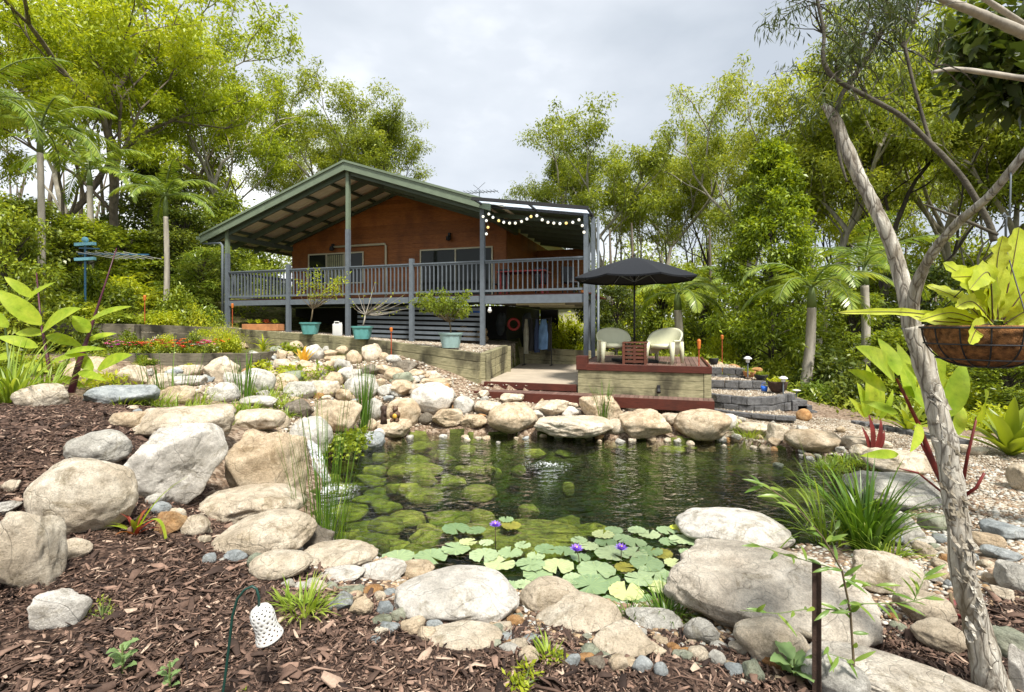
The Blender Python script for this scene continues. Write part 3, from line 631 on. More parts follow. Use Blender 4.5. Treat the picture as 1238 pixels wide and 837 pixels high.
# rocks lying on the pond bed, seen through the water
UNDER = [(560, 528, 600, 540), (500, 530, 546, 548), (540, 535, 575, 552), (470, 560, 530, 582), (550, 560, 588, 578), (442, 588, 478, 606), (492, 592, 534, 612), (425, 568, 470, 590), (520, 612, 592, 646),
 (548, 638, 706, 668), (430, 640, 482, 668), (392, 642, 442, 672), (468, 622, 516, 642), (520, 548, 552, 562), (600, 534, 640, 546), (405, 545, 440, 558), (445, 545, 480, 556), (860, 540, 920, 556), (790, 538, 840, 550),
 (880, 560, 960, 580), (960, 560, 1030, 585), (690, 532, 740, 544), (450, 606, 486, 622), (486, 576, 520, 590), (496, 640, 548, 662), (920, 590, 1000, 612), (410, 606, 444, 628), (560, 590, 600, 604)]
rq = random.Random(8)
for k in range(95):
    u = rq.random(); x = 400 + 300 * rq.random() ** 1.5 if k < 60 else rq.uniform(420, 1040); y = rq.uniform(532, 668) if k < 60 else rq.choice([rq.uniform(532, 548), rq.uniform(640, 680)]); s_ = rq.uniform(7, 24) * (y - 394) / 240
    UNDER.append((x - s_, y - s_ * .42, x + s_, y + s_ * .42))
UNDER = [q for q in UNDER if bool(inpoly(*[np.array([v]) for v in onz((q[0] + q[2]) / 2, (q[1] + q[3]) / 2, 0)[:2]], POND)[0])]
for i, (x0, y0, x1, y1) in enumerate(UNDER):
    cx, cy = (x0 + x1) / 2, (y0 + y1) / 2; p = onz(cx, cy, -.17 - .10 * (i % 3)); w = (x1 - x0) / 2 * p.y / F * 1.1
    P, Fi = rock_shape(4 if w > .15 else 3, 'ang' if i % 3 else 'flat', 900 + i); a = (i * 1.3) % 1.2 - .6; P = np.stack([P[:, 0] * math.cos(a) - P[:, 1] * math.sin(a), P[:, 0] * math.sin(a) + P[:, 1] * math.cos(a), P[:, 2]], 1) * np.array([w, w * .62, .1])
    o = idxmesh('submerged_rock', P, Fi, M['rock_algae'], loc=p, smooth=True)
    tag(o, 'flat algae covered rock under the green pond water', 'rock', 'submerged rocks in the pond')
# ------------------------------------------------------------------ loose ground cover pieces
def scatter(n, poly, rng, dens=None):
    x0, y0 = np.min(poly, 0); x1, y1 = np.max(poly, 0); out = []
    while sum(len(o) for o in out) < n:
        x = rng.uniform(x0, x1, n * 2); y = rng.uniform(y0, y1, n * 2); k = inpoly(x, y, poly)
        if dens is not None: k &= rng.rand(len(x)) < dens(x, y)
        out.append(np.stack([x[k], y[k]], 1))
    return np.concatenate(out)[:n]
def visible(x, y): return (np.abs(x) < 1.1 * y + .3)
def chips():
    rng = np.random.RandomState(3); n = 80000
    P = scatter(n, P_MULCH, rng, lambda x, y: np.where(visible(x, y) & (y > 1.5), np.clip(2.6 / np.maximum(y, 1), .12, 1) ** 1.3, 0))
    z = H(P[:, 0], P[:, 1]) + rng.uniform(0, .022, n)
    L = np.exp(rng.normal(-4.35, .62, n)); L = np.clip(L, .004, .095); w = L * rng.uniform(.12, .42, n)
    a = rng.uniform(0, 2 * np.pi, n); pt = rng.normal(0, .32, n); ro = rng.normal(0, .6, n)
    D = np.stack([np.cos(a) * np.cos(pt), np.sin(a) * np.cos(pt), np.sin(pt)], 1); S = unit(np.cross(D, np.array([0, 0, 1.]))); N = np.cross(S, D)
    S2 = S * np.cos(ro)[:, None] + N * np.sin(ro)[:, None]; N2 = np.cross(S2, D)
    C = np.stack([P[:, 0], P[:, 1], z], 1); q = []
    t = w * .28; bend = L * rng.normal(0, .18, n)
    for (u, f) in ((-1, .55), (-.1, 1.), (1, .45)):
        for (sx, nz) in ((-1, -.5), (1, -.5), (.75, .5), (-.75, .5)):
            q.append(C + D * (L * u)[:, None] + S2 * (w * sx * f)[:, None] + N2 * (t * nz * f + bend * (1 - u * u))[:, None])
    V = np.stack(q, 1).reshape(-1, 3); F0 = []
    for s in (0, 4): F0 += [(s, s + 1, s + 5, s + 4), (s + 1, s + 2, s + 6, s + 5), (s + 2, s + 3, s + 7, s + 6), (s + 3, s, s + 4, s + 7)]
    F0 += [(3, 2, 1, 0), (8, 9, 10, 11)]
    Fi = (np.arange(n)[:, None, None] * 12 + np.array(F0)[None]).reshape(-1, 4)
    m, t = newmat('bark_chip'); g = nn(t, 'ShaderNodeNewGeometry'); v = coords(t, False)
    col = ramp(t, g.outputs['Random Per Island'], [(0, (.022, .013, .010)), (.3, (.065, .040, .029)), (.65, (.14, .086, .062)), (.9, (.26, .165, .12)), (1, (.48, .36, .27))])
    bsdf(t, mixc(t, .4, col, ramp(t, noise(t, v, 90, 3), [(.3, (.5, .5, .5)), (.7, (1.3, 1.3, 1.3))]), 'MULTIPLY'), .8, noise(t, v, 150, 3), .3, .005, 0, .3)
    k = 160; P2 = scatter(k, P_MULCH, rng, lambda x, y: np.where(visible(x, y) & (y > 1.6) & (y < 5), 1, 0)); tb = MB()
    for (x, y) in P2:
        a = rng.uniform(0, 6.28); l = rng.uniform(.07, .2); z_ = h1(x, y) + .02; c, s_ = math.cos(a) * l / 2, math.sin(a) * l / 2; w_ = rng.uniform(.0015, .006); b_ = rng.normal() * .01
        tb.tube([(x - c, y - s_, z_), (x + b_, y - b_, z_ + rng.uniform(.004, .02)), (x + c, y + s_, z_ + .004)], [w_, w_ * 1.2, w_ * .5], 4)
    nv = len(V); V = np.concatenate([V, np.concatenate(tb.v)]); Fi = np.concatenate([Fi, np.array([[i + nv for i in f] for f in tb.f])])
    o = idxmesh('bark_mulch', V, Fi, m); tag(o, 'brown bark chip mulch covering the garden bed', 'mulch', kind='stuff')
chips()
def pebbles(name, label, poly, n, s0, s1, cols, seed, dens=None, lift=0.0):
    rng = np.random.RandomState(seed); P = scatter(n, poly, rng, dens); z = H(P[:, 0], P[:, 1]) + lift
    D, Fi = ico(1); sc = np.exp(rng.uniform(np.log(s0), np.log(s1), n))[:, None] * np.stack([rng.uniform(.8, 1.4, n), rng.uniform(.6, 1, n), rng.uniform(.4, .7, n)], 1)
    a = rng.uniform(0, 6.28, n); c, s = np.cos(a), np.sin(a)
    jit = 1 + rng.normal(0, .1, (n, len(D), 1)); V = D[None] * jit * sc[:, None]
    V = np.stack([V[..., 0] * c[:, None] - V[..., 1] * s[:, None], V[..., 0] * s[:, None] + V[..., 1] * c[:, None], V[..., 2]], -1) + np.stack([P[:, 0], P[:, 1], z + sc[:, 2] * .4], 1)[:, None]
    Fi = (np.arange(n)[:, None, None] * len(D) + Fi[None]).reshape(-1, 3)
    m, t = newmat(name); g = nn(t, 'ShaderNodeNewGeometry'); bsdf(t, ramp(t, g.outputs['Random Per Island'], cols), .75, None, 0, 0, 0, .3)
    o = idxmesh(name, V.reshape(-1, 3), Fi, m, smooth=True); tag(o, label, 'gravel', kind='stuff')
gc = [(0, (.13, .10, .07)), (.3, (.29, .22, .15)), (.55, (.37, .31, .23)), (.8, (.47, .42, .34)), (1, (.62, .59, .52))]
pebbles('path_gravel', 'tan and cream gravel on the path right of the pond', P_GRAVEL, 38000, .007, .019, gc, 1, lambda x, y: np.clip(5.5 / y, .1, 1) ** 2)
RIM = [(-2.3, 3.9), (-1.2, 3.35), (-.6, 2.85), (.3, 2.65), (1.2, 2.6), (2.3, 2.75), (3.4, 3.1), (4.2, 3.3), (4.6, 4.2), (3.0, 4.1), (1.9, 3.7), (.9, 3.5), (-.3, 3.75), (-1.3, 4.3), (-1.9, 4.7)]
pebbles('rim_pebbles', 'small rounded brown pebbles between the rim boulders', RIM, 9000, .007, .028, [(0, (.12, .08, .06)), (.25, (.3, .2, .12)), (.5, (.42, .3, .18)), (.75, (.4, .4, .36)), (1, (.6, .55, .48))], 2)
RS = [(2.2, 3.9), (2.3, 3.3), (3.4, 3.3), (4.6, 3.5), (5.4, 4.2), (6.0, 5.6), (6.0, 7.2), (5.2, 8.0), (4.7, 7.4), (5.0, 6.4), (4.4, 5.3), (3.4, 4.7), (2.6, 4.6)]
pebbles('shore_pebbles', 'mixed small stones along the right shore of the pond', RS, 9000, .008, .03, [(0, (.12, .08, .06)), (.25, (.3, .2, .12)), (.5, (.38, .34, .28)), (.75, (.4, .4, .36)), (1, (.6, .57, .5))], 12)
SLOPE = [(-6.5, 9.5), (-3.2, 7.2), (-2.9, 8.9), (-1, 9.6), (3, 9.5), (4.5, 9.4), (3.5, 10.0), (-.7, 11.2), (-3.1, 12.4), (-6, 12.8)]
pebbles('slope_pebbles', 'small stones filling the gaps of the rock slope behind the pond', SLOPE, 9000, .012, .05, gc, 4)
TERR = [(-8.5, 15.2), (-4.9, 13.45), (-3.13, 12.65), (-.76, 11.45), (-.3, 13.6), (-.8, 15), (-8, 17.4)]
pebbles('terrace_gravel', 'pale gravel on the raised terrace in front of the house', TERR, 7000, .012, .03, gc, 6)
# ------------------------------------------------------------------ timber retaining walls
def sleeper_wall(name, label, pts, ztop, zbot, mt, th=.17, hb=.2, posts=True, cap=False):
    """pts world xy polyline; ztop/zbot per point; stacked horizontal sleepers following the line"""
    root = empty(name, (pts[0][0], pts[0][1], zbot[0]), 0, label, 'retaining wall'); o = Vector(root.location)
    for i in range(len(pts) - 1):
        a, b = Vector(pts[i]), Vector(pts[i + 1]); L_ = (b - a).length; d = (b - a) / L_; nrm = Vector((d.y, -d.x)) * th / 2
        nseg = max(1, int(round(L_ / 2.4)))
        rows = int(math.ceil(max(ztop[i] - zbot[i], ztop[i + 1] - zbot[i + 1]) / hb)); mb = MB()
        for k in range(nseg):
            u0, u1 = k / nseg, (k + 1) / nseg
            for r in range(rows):
                for (ua, ub) in ((u0 + .002, u1 - .002),):
                    P = []
                    jit = Vector((d.y, -d.x)) * rnd.uniform(-.006, .006)
                    for zz in (1, 0):
                        for (u, sg) in ((ua, 1), (ub, 1), (ub, -1), (ua, -1)):
                            q = a + d * L_ * u + nrm * sg + jit; zt = ztop[i] + (ztop[i + 1] - ztop[i]) * u
                            P.append((q.x - o.x, q.y - o.y, zt - hb * (r + zz) + (.006 if zz else 0) - o.z))
                    mb.hexa(P)
        mb.build('sleeper_boards', mt, root, bevel=.008)
        if posts:
            for k in range(nseg + 1):
                if k == nseg and i < len(pts) - 2: continue
                q = a + d * L_ * (k / nseg) + Vector((d.y, -d.x)) * (th / 2 + .035); u = k / nseg; zt = ztop[i] + (ztop[i + 1] - ztop[i]) * u; zb = zbot[i] + (zbot[i + 1] - zbot[i]) * u
                MB().box(-.05, .05, -.03, .03, zb - .2 - o.z, zt - .03 - o.z).build('post', mt, root, bevel=.006, loc=None).location = (q.x - o.x, q.y - o.y, 0)
    return root
sleeper_wall('retaining_wall', 'long weathered green timber sleeper wall below the raised terrace of potted trees', [(-8.33, 15.2), (-4.9, 13.4), (-3.13, 12.6), (-.74, 11.4)], [1.90, 1.74, 1.61, 1.37], [1.0, .9, .9, .45], M['sleeper'], posts=False)
sleeper_wall('retaining_wall', 'short green sleeper wall returning along the left edge of the path under the house', [(-.66, 11.42), (-.2, 13.7)], [1.37, 1.47], [.6, .6], M['sleeper'], posts=True)
sleeper_wall('retaining_wall', 'dark stained sleeper wall behind the flower bed', [(-13, 12.35), (-9.84, 13.0), (-8.35, 15.1)], [2.1, 2.04, 1.93], [1.2, 1.2, 1.2], M['sleeper_old'])
sleeper_wall('retaining_wall', 'low weathered sleeper edging in front of the flower bed', [(-13, 10.9), (-8.6, 11.4), (-6.0, 11.5), (-6.1, 13.6)], [1.36, 1.36, 1.36, 1.36], [.7, .7, .7, .9], M['sleeper_old'])
sleeper_wall('retaining_wall', 'low green sleeper wall at the far end of the path under the house', [(-.1, 15.6), (.1, 16.8), (3.3, 16.0)], [1.45, 1.3, 1.15], [.6, .6, .6], M['sleeper'], posts=False)
# ------------------------------------------------------------------ house
HX, HYY, HA = -9.67, 16.88, R(-18)
ce, se = math.cos(R(18)), math.sin(R(18))
def sx(px, t):   # s coordinate on the plane t seen at pixel column px
    u = (px - CX) / F; X0 = HX + t * se; Y0 = HYY + t * ce
    return (X0 - u * Y0) / (-ce - u * se)
def YY(s, t): return HYY - s * se + t * ce
def zpx(py, s, t): return CZ - (py - HY) * YY(s, t) / F
def house():
    r = empty('timber_house', (HX, HYY, 0), HA, 'red timber house with green gable roof and raised grey verandah', 'house')
    PS = [0, 2.56, 4.83, 7.05, 9.3, 12.3]; AP = 4.83; ZR = 6.98; SL = .335; DT = 2.88
    zr = lambda s: ZR - abs(s - AP) * SL
    D = 12.0
    sr = lambda t: min(12.45, sx(711.5 + 1.1 * t, t))
    # roof sheets
    for s0, s1 in ((-1.0, AP), (AP, 9.95)):
        n = 60; rows = []
        q = MB()
        for up in (0.0,):
            rws = []
            for i in range(n * 2 + 1):
                t = -.15 + (D + .15) * i / (n * 2); w = .012 * (i % 2)
                rws.append([(s0, t, zr(s0) + w + .02), (s1, t, zr(s1) + w + .02)])
            q.strip(rws)
        q.build('roof', [M['roof_under']], r, solid=.012)
        q = MB(); e_ = .05
        q.hexa([(s0, -.13, zr(s0) + .045), (s1, -.13, zr(s1) + .045), (s1, D, zr(s1) + .045), (s0, D, zr(s0) + .045), (s0, -.13, zr(s0) + .075), (s1, -.13, zr(s1) + .075), (s1, D, zr(s1) + .075), (s0, D, zr(s0) + .075)])
        q.build('roof', M['roof_metal'], r)
    # barge boards (fascia)
    for s0, s1 in ((-1.0, AP), (AP, 9.6)):
        q = MB(); q.hexa([(s0, -.2, zr(s0) - .20), (s1, -.2, zr(s1) - .20), (s1, -.155, zr(s1) - .20), (s0, -.155, zr(s0) - .20), (s0, -.2, zr(s0) + .03), (s1, -.2, zr(s1) + .03), (s1, -.155, zr(s1) + .03), (s0, -.155, zr(s0) + .03)])
        q.hexa([(s0, -.24, zr(s0) + .035), (s1, -.24, zr(s1) + .035), (s1, -.13, zr(s1) + .035), (s0, -.13, zr(s0) + .035), (s0, -.24, zr(s0) + .10), (s1, -.24, zr(s1) + .10), (s1, -.13, zr(s1) + .10), (s0, -.13, zr(s0) + .10)])
        q.build('fascia', M['paint_green'], r)
    # rafters parallel to the fascia, purlins along the depth
    for t in (0.0, 1.0, 2.0, 2.85):
        for s0, s1 in ((-.9, AP), (AP, 9.4)):
            q = MB(); dz = .30 if t in (0, 1, 2) else .2
            q.hexa([(s0, t, zr(s0) - dz), (s1, t, zr(s1) - dz), (s1, t + .06, zr(s1) - dz), (s0, t + .06, zr(s0) - dz), (s0, t, zr(s0) - .09), (s1, t, zr(s1) - .09), (s1, t + .06, zr(s1) - .09), (s0, t + .06, zr(s0) - .09)])
            q.build('rafter', M['rafter_green'], r)
    for k in range(-5, 6):
        s = AP + k * .98 + (.08 if k == 0 else 0)
        if s > 9.5: continue
        MB().box(s - .03, s + .03, -.12, 3.0, zr(s) - .095, zr(s) - .005).build('purlin', M['rafter_green'], r)
    MB().bar((AP, .02, zr(AP) - .35), (AP + 1.7, 2.9, zr(AP + 1.7) - .1), .06, .1).build('brace', M['rafter_green'], r)
    # eaves beam, gutter, downpipe
    MB().box(-.06, .06, 0, 9.5, 4.95, 5.13).build('beam', M['rafter_green'], r)
    MB().box(9.22, 9.36, -.05, 3.2, 5.12, 5.36).build('beam', M['rafter_green'], r)
    g = MB(); g.strip([[(-1.12, t, 5.06), (-1.12, t, 4.95), (-1.0, t, 4.95), (-1.0, t, 5.06)] for t in (-.25, D)]); g.build('gutter', M['paint_green'], r, solid=.01)
    MB().tube([(-1.05, -.1, 4.95), (-1.05, -.1, 4.88), (-.95, -.1, 4.82), (-.2, -.1, 4.80), (-.12, -.1, 4.72), (-.12, -.1, 4.0), (-.12, -.1, 2.0)], .04, 8).build('downpipe', M['paint_grey'], r, smooth=True)
    # posts
    gz = lambda s: h1(HX + s * ce, HYY - s * se)
    for i, s in enumerate(PS):
        z0 = gz(s) - .1; top = {0: zr(0) - .1, 2: zr(AP) - .2, 4: 5.28, 5: 4.93}.get(i, 3.98)
        if i in (0, 2):    # upper piece painted green
            zc = {0: 4.45, 2: 4.98}[i]
            MB().box(s - .055, s + .055, -.06, .05, zc + .004, top).build('post', M['paint_green'], r)
            top = zc
        if i == 5:
            MB().box(s - .13, s - .02, -.07, .05, z0 - .5, top).build('post', M['paint_grey'], r)
            MB().box(s + .04, s + .14, .1, .2, z0 - .5, top - .05).build('post', M['paint_grey'], r)
        else: MB().box(s - .06, s + .06, -.07, .05, z0, top).build('post', M['paint_grey'], r)
    MB().tube([(12.52, .16, 4.9), (12.52, .16, 1.25), (12.56, .05, 1.1), (12.7, -.1, 1.05)], .035, 8).build('downpipe', M['paint_grey'], r, smooth=True)
    # verandah deck, beams, joists
    q = MB()
    for k in range(26): q.box(-.05, 12.35, .03 + k * .118, .14 + k * .118, DT - .03, DT)
    q.build('verandah_deck', M['deck_red'], r)
    MB().add([(9.0, 3.07, DT), (sr(3), 3.07, DT), (sr(7), 7, DT), (9.0, 7, DT)], [(0, 1, 2, 3)]).build('verandah_deck', M['deck_red'], r, solid=.03)
    for (a, b, z0) in ((-.06, 4.77, 2.68), (4.89, 9.24, 2.67), (9.36, 12.16, 2.62)): MB().box(a, b, -.01, .045, z0, DT - .034).build('beam', M['paint_grey'], r)
    q = MB()
    for k in range(28): s = .1 + k * .45; q.box(s, s + .045, .06, 3.0 if s < 9 else (7 if s < sx(722, 7) else 1.), DT - .17, DT - .034)
    q.build('joists', M['rafter_green'], r)
    MB().add([(9.1, .3, DT - .2), (sr(.3) - .15, .3, DT - .2), (sr(7) - .15, 7, DT - .2), (9.1, 7, DT - .2)], [(0, 1, 2, 3)]).build('soffit', M['soffit_grey'], r, solid=.02)
    for k, t in enumerate((1.2, 2.6, 4.0)): MB().box(9.9, 11.4, t, t + .12, DT - .26, DT - .202).build('ceiling_batten', M['cream'], r, bevel=.01)
    # railings
    def rail(p0, p1, n):
        p0, p1 = Vector(p0), Vector(p1); q = empty('railing', p0, 0, parent=r); d = p1 - p0; up = Vector((0, 0, 1))
        a = Vector((0, 0, 0)); w = .095
        MB().bar(a + up * .94, d + up * .94, .085, .035).build('top_rail', M['paint_grey'], q)
        MB().bar(a + up * .895, d + up * .895, .035, .05).build('rail', M['paint_grey'], q)
        MB().bar(a + up * .10, d + up * .10, .04, .06).build('bottom_rail', M['paint_grey'], q)
        for k in range(1, n + 1):
            c = d * (k / (n + 1)); MB().bar(c + up * .13, c + up * .87, .042, .025, up=(d.normalized())).build('baluster', M['paint_grey'], q)
    for i in range(5): rail((PS[i] + .06, 0, DT), (PS[i + 1] - (.06 if i < 4 else .14), 0, DT), (17, 15, 15, 15, 19)[i])
    rail((0, .06, DT), (0, 3.0, DT), 16)
    rail((sr(.2) - .12, .2, DT), (sr(6) - .12, 6.0, DT), 30)
    # red weatherboard wall, built board by board, clipped to the gable
    q = MB(); z = DT; bh = .15; SW = 8.98
    while z < ZR:
        zt = z + bh; zl = min(1, 1)
        def lim(zz):
            k = (ZR - .12 - zz) / SL; return max(0, AP - k), min(SW, AP + k)
        a0, b0 = lim(z); a1, b1 = lim(zt)
        if b0 - a0 < .1: break
        if b1 <= a1: a1 = b1 = AP
        q.hexa([(a0, 2.985, z), (b0, 2.985, z), (b0, 3.02, z), (a0, 3.02, z), (a1, 3.0, zt), (b1, 3.0, zt), (b1, 3.02, zt), (a1, 3.02, zt)]); z = zt
    q.build('gable_wall', M['red_board'], r)
    q = MB()
    for k in range(17): z = DT + k * .15; q.box(8.96, 8.99 + .012, 3.03, 9.5, z, z + .148)
    q.build('side_wall', M['red_board'], r); q = MB()
    for k in range(14): z = DT + k * .15; q.box(-.02, .01, 3.03, 11.5, z, z + .148)
    q.build('side_wall', M['red_board'], r)
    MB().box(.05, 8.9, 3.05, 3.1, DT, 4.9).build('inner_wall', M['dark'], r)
    # windows and sliding doors, proud of the boards
    def win(name, px0, px1, pt, zb, npan, curt=None):
        t = 2.97; a, b = sx(px0, t), sx(px1, t); zt = zpx(pt, (a + b) / 2, t)
        fr = MB(); w = .05
        fr.box(a, b, t - .03, t, zt - w, zt); fr.box(a, b, t - .03, t, zb, zb + w)
        for k in range(npan + 1):
            x = a + (b - a - w) * k / npan; fr.box(x, x + w, t - .034, t, zb + w + .001, zt - w - .001)
        f = fr.build(name, M['cream'], r)
        for k in range(npan):
            x0 = a + (b - a - w) * k / npan + w; x1 = a + (b - a - w) * (k + 1) / npan
            MB().box(x0, x1, t - .012, t - .004, zb + w, zt - w).build('pane', M['glass'], f)
            if curt and k in curt:
                c = MB(); nn_ = 8
                for j in range(nn_): xx = x0 + (x1 - x0) * (j + .15) / nn_; c.box(xx, xx + (x1 - x0) / nn_ * .7, t - .018, t - .0135, zb + w + .02, zt - w - .03)
                c.build('blind', simple('blind', (.32, .33, .2), .7), f)
        return f
    win('window', 373, 440, 306, 3.6, 3, (1,)); win('sliding_door', 508, 596, 300, DT + .03, 2)
    a, b = sx(424, 2.9), sx(466, 2.9); z = zpx(295, b, 2.9)
    MB().tube([(a - .8, 2.93, z), (b - .06, 2.93, z), (b, 2.93, z - .06), (b, 2.93, DT + .05)], .045, 8).build('drain_pipe', M['cream'], r, smooth=True)
    for px, py in ((543, 285), (402, 298)):
        s = sx(px, 2.9); z = zpx(py, s, 2.9); l = MB().box(s - .04, s + .04, 2.88, 2.98, z - .1, z + .1); l.lathe([(.0, .0), (.07, -.02), (.09, -.16), (.05, -.18), (0, -.17)], 12, 0, (s, 2.84, z)); l.build('wall_lamp', M['black'], r)
    # patio skillion roof beyond the gable
    zs = lambda s: 5.42 - (s - 9.3) * .155
    a, b = sr(.25), sr(7); q = MB(); q.hexa([(9.4, .25, zs(9.4)), (a, .25, zs(a)), (b, 7.0, zs(b)), (9.4, 7.0, zs(9.4)), (9.4, .25, zs(9.4) + .03), (a, .25, zs(a) + .03), (b, 7, zs(b) + .03), (9.4, 7, zs(9.4) + .03)])
    q.build('patio_roof', M['roof_metal'], r)
    m, t = newmat('clear_sheet'); tb = nn(t, 'ShaderNodeBsdfTranslucent'); tb.inputs[0].default_value = (.75, .8, .85, 1); tq = nn(t, 'ShaderNodeBsdfTransparent'); tq.inputs[0].default_value = (.7, .75, .8, 1); ms = nn(t, 'ShaderNodeMixShader'); ms.inputs[0].default_value = .45
    t.links.new(tb.outputs[0], ms.inputs[1]); t.links.new(tq.outputs[0], ms.inputs[2]); o_ = nn(t, 'ShaderNodeOutputMaterial'); t.links.new(ms.outputs[0], o_.inputs[0])
    q = MB(); q.hexa([(9.35, -.78, zs(9.35)), (12.4, -.78, zs(12.4)), (12.4, .2, zs(12.4)), (9.35, .2, zs(9.35)), (9.35, -.78, zs(9.35) + .012), (12.4, -.78, zs(12.4) + .012), (12.4, .2, zs(12.4) + .012), (9.35, .2, zs(9.35) + .012)])
    q.build('awning_sheet', m, r)
    for t_ in (-.82, .0): MB().bar((9.3, t_, zs(9.3) - .03), (12.42, t_, zs(12.42) - .03), .05, .09).build('awning_frame', M['black'], r)
    for s in (9.33, 10.85, 12.38): MB().bar((s, -.8, zs(s) - .025), (s, .2, zs(s) - .025), .045, .05).build('awning_frame', M['black'], r)
    for k in range(7): t_ = .8 + k * .9; b = sr(t_) - .03; MB().bar((9.35, t_, zs(9.35) - .12), (b, t_, zs(b) - .12), .05, .13).build('rafter', M['rafter_green'], r)
    MB().bar((sr(.1) - .1, .1, 4.80), (sr(7) - .1, 7, 4.80 + .155 * (sr(0) - sr(7))), .08, .16).build('beam', M['rafter_green'], r)
    for t_ in (3.4, 6.9): b = sr(t_) - .1; MB().box(b - .05, b + .05, t_, t_ + .1, .9, 4.85).build('post', M['paint_grey'], r)
    q = MB()
    for k in range(15): z = DT + k * .15; b = sr(6.95) - .2; q.box(9.0, b, 6.95, 6.97, z, z + .147)
    q.build('back_wall', M['red_board'], r)
    # slatted screen under the verandah
    q = MB(); z = 1.66
    while z < 2.62:
        q.hexa([(4.95, .30, z), (9.15, .30, z - .1), (9.15, .33, z - .1), (4.95, .33, z), (4.95, .30, z + .085), (9.15, .30, z - .015), (9.15, .33, z - .015), (4.95, .33, z + .085)]); z += .145
    q.build('slat_screen', M['paint_grey'], r)
    # near-black walls added far under the floor to block light and deepen the shade
    MB().box(-.1, 8.9, 3.3, 3.5, 1.2, DT - .18).build('light_blocker', M['dark'], r)
    MB().box(8.7, 8.85, 3.52, 8.0, .6, DT - .18).build('light_blocker', M['dark'], r)
    MB().box(8.86, sx(668, 7), 8.0, 8.1, .6, DT - .18).build('light_blocker', M['dark'], r)
    return r
house()
def antenna():
    s, t = 7.2, 5.0; X = HX + s * ce + t * se; Y = HYY - s * se + t * ce; z0 = 6.98 - abs(s - 4.83) * .335 + .08
    r = empty('tv_antenna', (X, Y, z0), HA, 'thin metal television antenna on the right slope of the green roof', 'antenna')
    MB().tube([(0, 0, 0), (0, 0, 1.0)], .02, 6).build('mast', M['paint_grey'], r)
    q = MB(); q.bar((-.6, 0, .95), (.7, .2, 1.0), .02, .02)
    for k in range(9): x = -.55 + k * .15; q.bar((x, -.25 + x * .15, .97), (x, .35 + x * .15, 1.0), .012, .012)
    q.bar((-.2, 0, .98), (.2, .1, 1.35), .012, .012); q.bar((.1, 0, .98), (-.3, .1, 1.3), .012, .012); q.build('elements', M['black'], r)
antenna()
# ------------------------------------------------------------------ path, timber deck, steps
def path():
    q = MB(); pts = [(-.70, 11.38), (-.15, 13.7), (.35, 17.0), (3.1, 16.2), (1.98, 12.4), (1.40, 10.63)]
    n = len(pts); zt = .735
    V = [(x, y, zt) for x, y in pts] + [(x, y, .5) for x, y in pts]
    q.add(V, [tuple(range(n))[::-1], tuple(range(n, 2 * n))] + [(i, (i + 1) % n, n + (i + 1) % n, n + i) for i in range(n)])
    o = q.build('path', M['concrete']); bm = bmesh.new(); bm.from_mesh(o.data); bmesh.ops.recalc_face_normals(bm, faces=bm.faces); bm.to_mesh(o.data); bm.free(); tag(o, kind='structure')
path()
def deck():
    # local frame: origin on the front line below px 697, x along e1, y back
    ox, oy = 1.40, 10.55; r = empty('timber_deck', (ox, oy, .3), HA, 'raised deck of red brown boards with weathered sleeper face beside the path', 'deck')
    W_ = 2.62; zt = 1.19 - .3; Dp = 3.3
    q = MB()
    for k in range(int(W_ / .095)): q.box(k * .0951, k * .0951 + .088, .03, Dp, zt - .028, zt)
    q.build('deck_boards', M['deck_top'], r, bevel=.003)
    q = MB(); q.box(-.03, W_ + .03, -.03, .025, zt - .13, zt + .004); q.box(-.03, .02, .03, Dp, zt - .13, zt + .004); q.box(W_ - .02, W_ + .03, .03, Dp, zt - .13, zt + .004); q.build('deck_fascia', M['deck_red'], r, bevel=.005)
    q = MB()
    for k in range(4): z1 = zt - .135 - k * .17; q.box(0.0, W_ - .12, .0, .06, z1 - .165, z1)
    q.box(W_ - .115, W_ + .02, -.015, .08, -.1, zt - .135)
    for k in range(4): z1 = zt - .135 - k * .17; q.box(W_ - .06, W_, .09, Dp, z1 - .165, z1); q.box(0.0, .06, .09, Dp, z1 - .165, z1)
    q.build('sleeper_face', M['sleeper'], r, bevel=.006)
    MB().box(-.03, .20, -.04, .20, zt - .12, zt + .17).build('corner_post', M['deck_red'], r, bevel=.008)
    l = MB(); l.box(1.62, 1.68, -.05, 0, .42, .5); l.tube([(1.65, -.04, .42), (1.65, -.09, .36)], [.03, .045], 8); l.build('deck_light', M['black'], r)
    # upper and lower step in front
    s = empty('timber_step', (ox, oy, .3), HA, 'long low red brown timber step running in front of the deck and the path', 'step')
    x0, x1 = -2.42, 2.64; q = MB(); k = x0
    while k < x1: q.box(k, k + .085, -.46, -.035, .255, .283); k += .0925
    q.build('tread', M['deck_top'], s, bevel=.003)
    q = MB(); q.box(x0 - .02, x1 + .02, -.50, -.464, .08, .286); q.box(x1 - .02, x1 + .02, -.46, -.035, .08, .25); q.build('riser', M['deck_red'], s, bevel=.004)
    for x in (x0 + .2, 0, x1 - .25): MB().box(x, x + .1, -.45, -.35, -.3, .08).build('leg', M['deck_red'], s)
    s = empty('timber_step', (ox, oy, .3), HA, 'narrow red timber sill edging the concrete path', 'step')
    MB().box(-2.13, -.035, -.03, .09, .30, .439).build('riser', M['deck_red'], s, bevel=.004)
    MB().box(-2.4, -2.14, -.03, .09, .29, .36).build('riser', M['deck_red'], s, bevel=.004)
deck()
DECK = Matrix.Translation((1.40, 10.55, 1.19)) @ Matrix.Rotation(HA, 4, 'Z')
def dk(px, d):     # point on the deck at pixel column, local depth d
    u = (px - CX) / F; a = 1.40 + d * se; b = 10.55 + d * ce; s = (a - u * b) / (-ce - u * se); p = DECK @ Vector((s, d, 0)); return p
